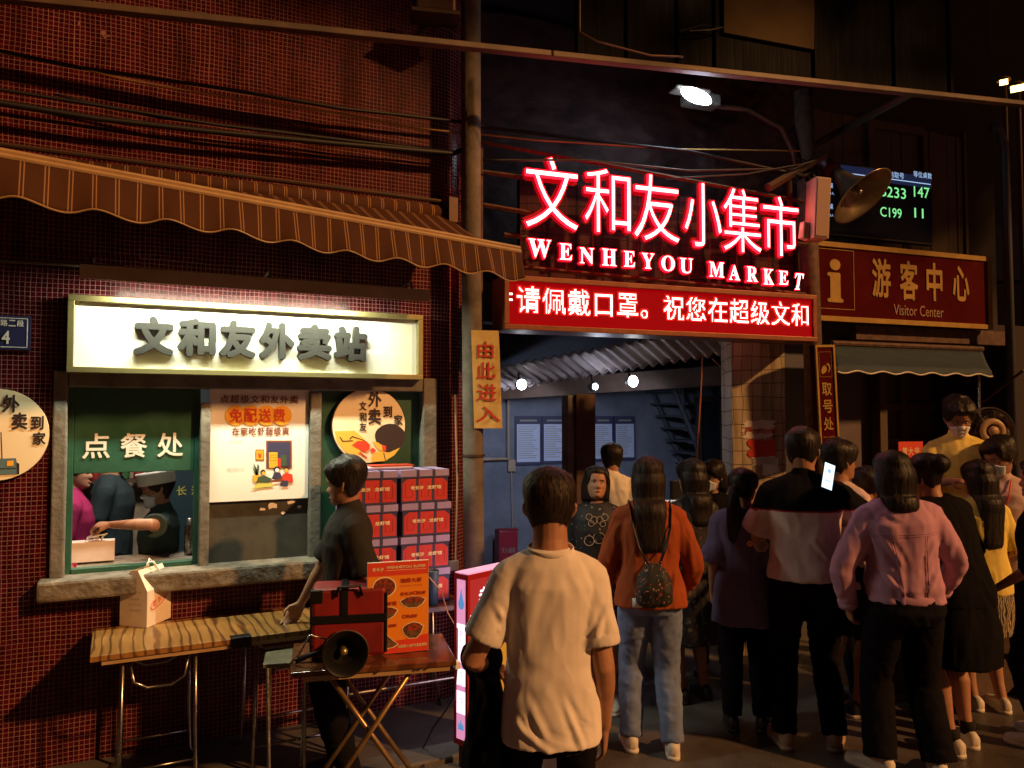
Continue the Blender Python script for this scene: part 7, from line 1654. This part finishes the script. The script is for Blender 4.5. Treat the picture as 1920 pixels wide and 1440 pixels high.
for (q0, q1) in (((-.17, 1.275), (.17, 1.275)), ((-.085, 1.27), (-.06, .96)), ((.085, 1.27), (.06, .96))):
    P_ = [Vector((q0[0] + (q1[0] - q0[0]) * i / 14, 0, q0[1] + (q1[1] - q0[1]) * i / 14)) for i in range(15)]
    bm_ = bmesh.new(); bm_.from_mesh([o for o in p.root.children if o.name.startswith('pink_jacket')][0].data)
    from mathutils.bvhtree import BVHTree
    bt_2 = BVHTree.FromBMesh(bm_); bm_.free()
    for off_ in (-.006, .006):
        L_2 = []
        for q in P_:
            d_2 = Vector((off_, 0, 0)) if abs(q1[0] - q0[0]) < .1 else Vector((0, 0, off_)); h_2 = bt_2.ray_cast(p.T(q + d_2 - Vector((0, .5, 0))) * p.k, Vector((0, 1, 0)))[0]
            if h_2: L_2.append(h_2 / p.k - Vector((0, .0005, 0)))
        if len(L_2) > 3: c.tube(L_2, .0016, 5)
p.add(c.mesh('seam', [], True), 'seam', cloth('pink_seam', (.34, .16, .25)))
p.trousers(C_dark, .022, .085, seed=71, flare=.012, amp=.006); p.shoes(SHOEW)
# 14 black dress, bun
p = Person('woman with a big dark bun in short black dress leaning left to look', 1788, 4.38, 1.66, 14, female=True, lean=12, side=-6, head=(28, -22, -12), feet=((-.09, -.02, 0, 12), (.09, .05, 0, -8)), face=True, handL=(-.05, .42, 1.02), handR=(.2, .3, .95), build=1.04)
p.hair('bun', HAIR, seed=81, vol=.8); p.glasses(); p.top('black_dress', C_black, hem=.84, sleeve=.95, loose=.03, seed=81, amp=.008); p.skirt(C_black, .50, 1.0, .22, .18, seed=81, name='dress_skirt'); p.shoes(SHOEW, socks=C_shorts)
# 15 zebra skirt
p = Person('long-haired woman in cream top and zebra print skirt behind the black dress', 1832, 5.00, 1.57, 4, female=True, head=(10, -4, 0), feet=((-.08, .0, 0, 6), (.09, -.05, 0, -8)), handR=(.2, .2, 1.0)); p.hair('long', HAIR, length=1.15, seed=91); p.top('cream_top', C_yellow, hem=.80, sleeve=.9, loose=.028, seed=91); p.skirt(C_zebra, .52, .95, .185, .15, seed=91); p.shoes(SHOEW)
# 16 yellow staff on the platform
p = Person('staff man in yellow shirt and white mask standing above the crowd', 1795, 5.55, 1.74, 160, base=.24, head=(6, -22, 0), face=True, handR=(.10, .34, 1.16), elbR=(.6, -.2, -.6), handL=(-.18, .24, .95)); p.hair('short', HAIR, seed=101, vol=1.3, crop=.04); p.mask(mat('white_mask', (.72, .68, .66), .8)); p.glasses()
o = p.top('yellow_shirt', C_yellow, hem=.8, sleeve=.9, loose=.026, cuff=.5, seed=101, amp=.008, collar=.008)
c = MB(); c.box(-.115, -.035, .138, .150, 1.16, 1.25); c.box(-.118, -.032, .144, .154, 1.225, 1.255); c.v = [tuple(p.T(q)) for q in c.v]; p.add(c.mesh('chest_pocket', [], False), 'chest_pocket', C_yellow); p.trousers(C_dark); p.shoes(SHOED)
# 17 blush shirt staff
p = Person('masked staff man in blush shirt with lanyard at the right under the fan', 1872, 5.35, 1.70, 150, head=(-44, -14, 6), face=True, handR=(.1, .25, 1.02), handL=(-.2, .2, .98)); p.hair('short', HAIR, seed=111, vol=1.3, crop=.05); p.mask(); p.top('blush_shirt', C_blush, hem=.8, sleeve=.95, loose=.026, cuff=.4, seed=111, collar=.008); p.trousers(C_dark); p.shoes(SHOED)
c = MB(); c.tube([p.T((-.06, .06, 1.44)), p.T((-.045, .13, 1.36)), p.T((-.02, .145, 1.24)), p.T((.02, .145, 1.24)), p.T((.045, .13, 1.36)), p.T((.06, .06, 1.44))], .004, 6); c.box(-.035, .035, .146, .152, 1.15, 1.24); p.add(c.mesh('lanyard', [], True), 'lanyard', M['ink_red2'])
# 18 dark figure at the edge
p = Person('person in dark clothes at the right edge of the street', 1950, 4.45, 1.62, 40, female=True, head=(10, 0, 0), handL=(-.24, .20, .92), curl=(.6, .6)); p.hair('long', HAIR, length=1.2, seed=121); p.top('dark_top', C_black, hem=.8, sleeve=1.2, loose=.02, seed=121); p.trousers(C_dark); p.shoes(SHOEW)
# 19, 20 glimpsed between the others
p = Person('person in red top glimpsed left of the woman in pink', 1622, 5.15, 1.52, 10, female=True); p.hair('short', HAIR, seed=131); p.top('red_top', C_red, hem=.8, sleeve=.9, seed=131); p.trousers(C_dark); p.shoes(SHOED)
p = Person('person in striped tee glimpsed between the pink jacket and the black dress', 1728, 5.1, 1.55, 170, female=True, head=(0, -20, 0), face=True); p.hair('bob', HAIR, length=1.36, seed=141); o = p.top('striped_tee', C_stripe, hem=.8, sleeve=.8, seed=141); uv_from(o, lambda c_: (c_.x, c_.z)); p.trousers(C_dark); p.shoes(SHOED)

# ------------------------------------------------------------------ bits on the booth counter and floor
fk = thing('steel_flask', 'tall steel flask at the right end of the order window counter', 'flask', A.hit(355, 1050, .28)); fk.location.z = oz0 - .004
MB().lathe([(.001, 0), (.028, 0), (.03, .01), (.03, .17), (.026, .185), (.02, .19), (.02, .215), (.001, .217)], 24).build('flask_body', M['steel'], fk, smooth=True)
sf = thing('booth_shelf', 'plain shelf with small jars on the booth wall behind the workers', 'shelf', A.w(-.22, 2.02, 1.36))
MB().box(-.42, .42, -.14, .0, 0, .02).build('shelf_board', M['plank'], sf)
jm = [mat('jar_red', (.3, .03, .02), .4), mat('jar_cream', (.5, .42, .28), .4), mat('jar_green', (.05, .14, .06), .4)]
for i in range(8): c = MB(); c.lathe([(.001, .021), (.036, .021), (.038, .03), (.038, .11 + .02 * (i % 3)), (.02, .125 + .02 * (i % 3)), (.001, .13 + .02 * (i % 3))], 14, 'Z', (-.36 + i * .1, -.07, 0)); c.build('jar', jm[i % 3], sf, smooth=True)
# ================================================================== UNSEEN TREES ADDED BEHIND THE CAMERA (put there to keep the lamp light off the upper fronts)
LEAF = mat('shade_tree_leaf', (.06, .10, .03), .6, var=3, col2=(.04, .07, .02)); BARK = mat('shade_tree_bark', (.16, .13, .10), .9, var=8, col2=(.09, .07, .05), bump=(20, .6, .01))
def shade_tree(label, x, y, blobs, seed):
    rr = random.Random(seed); t = thing('added_shade_tree', label, 'tree', (x, y, 0), 0, 'unseen trees added to shade the fronts')
    c = MB(); c.tube([(0, 0, 0), (.05, .02, 3), (-.05, .05, 6.5), (.1, .1, 9.5)], [.24, .20, .17, .12], 14)
    for (bx_, by_, bz__, r_, n_) in blobs: c.tube([(.05, .05, 8.0), (bx_ * .5, by_ * .5, (8.0 + bz__) / 2 + .5), (bx_, by_, bz__)], [.09, .06, .03], 7)
    c.build('trunk', BARK, t, smooth=True)
    c = MB()
    for (bx_, by_, bz__, r_, n_) in blobs:
        for _ in range(n_):
            d = Vector((rr.gauss(0, 1), rr.gauss(0, 1), rr.gauss(0, .8))).normalized() * r_ * rr.random() ** .45; p = Vector((bx_, by_, bz__)) + d
            a, q = Vector((rr.uniform(-1, 1), rr.uniform(-1, 1), rr.uniform(-.6, .6))).normalized(), rr.uniform(.10, .22); b2 = a.orthogonal().normalized()
            c.add([p - a * q, p + b2 * q * .6, p + a * q, p - b2 * q * .6], [(0, 1, 2, 3)])
    c.build('crown', LEAF, t)
shade_tree('tall unseen tree added behind the camera to shade the upper mosaic wall', -1.2, -2.2, [(4.4, 0, 11.3, 2.0, 1700), (6.6, .2, 11.2, 1.9, 1700), (8.2, 0, 11.0, 1.7, 1300), (3, 0, 13.2, 2.2, 700)], 1)
shade_tree('tall unseen tree added behind the camera to shade the upper market front', 15.6, -2.0, [(-2.0, 0, 10.5, 2.1, 1700), (-4.0, .0, 10.5, 2.1, 1900), (-5.8, .1, 10.6, 2.0, 1800), (-7.6, 0, 10.7, 1.9, 1600), (-3, 0, 13, 2.6, 1000)], 2)
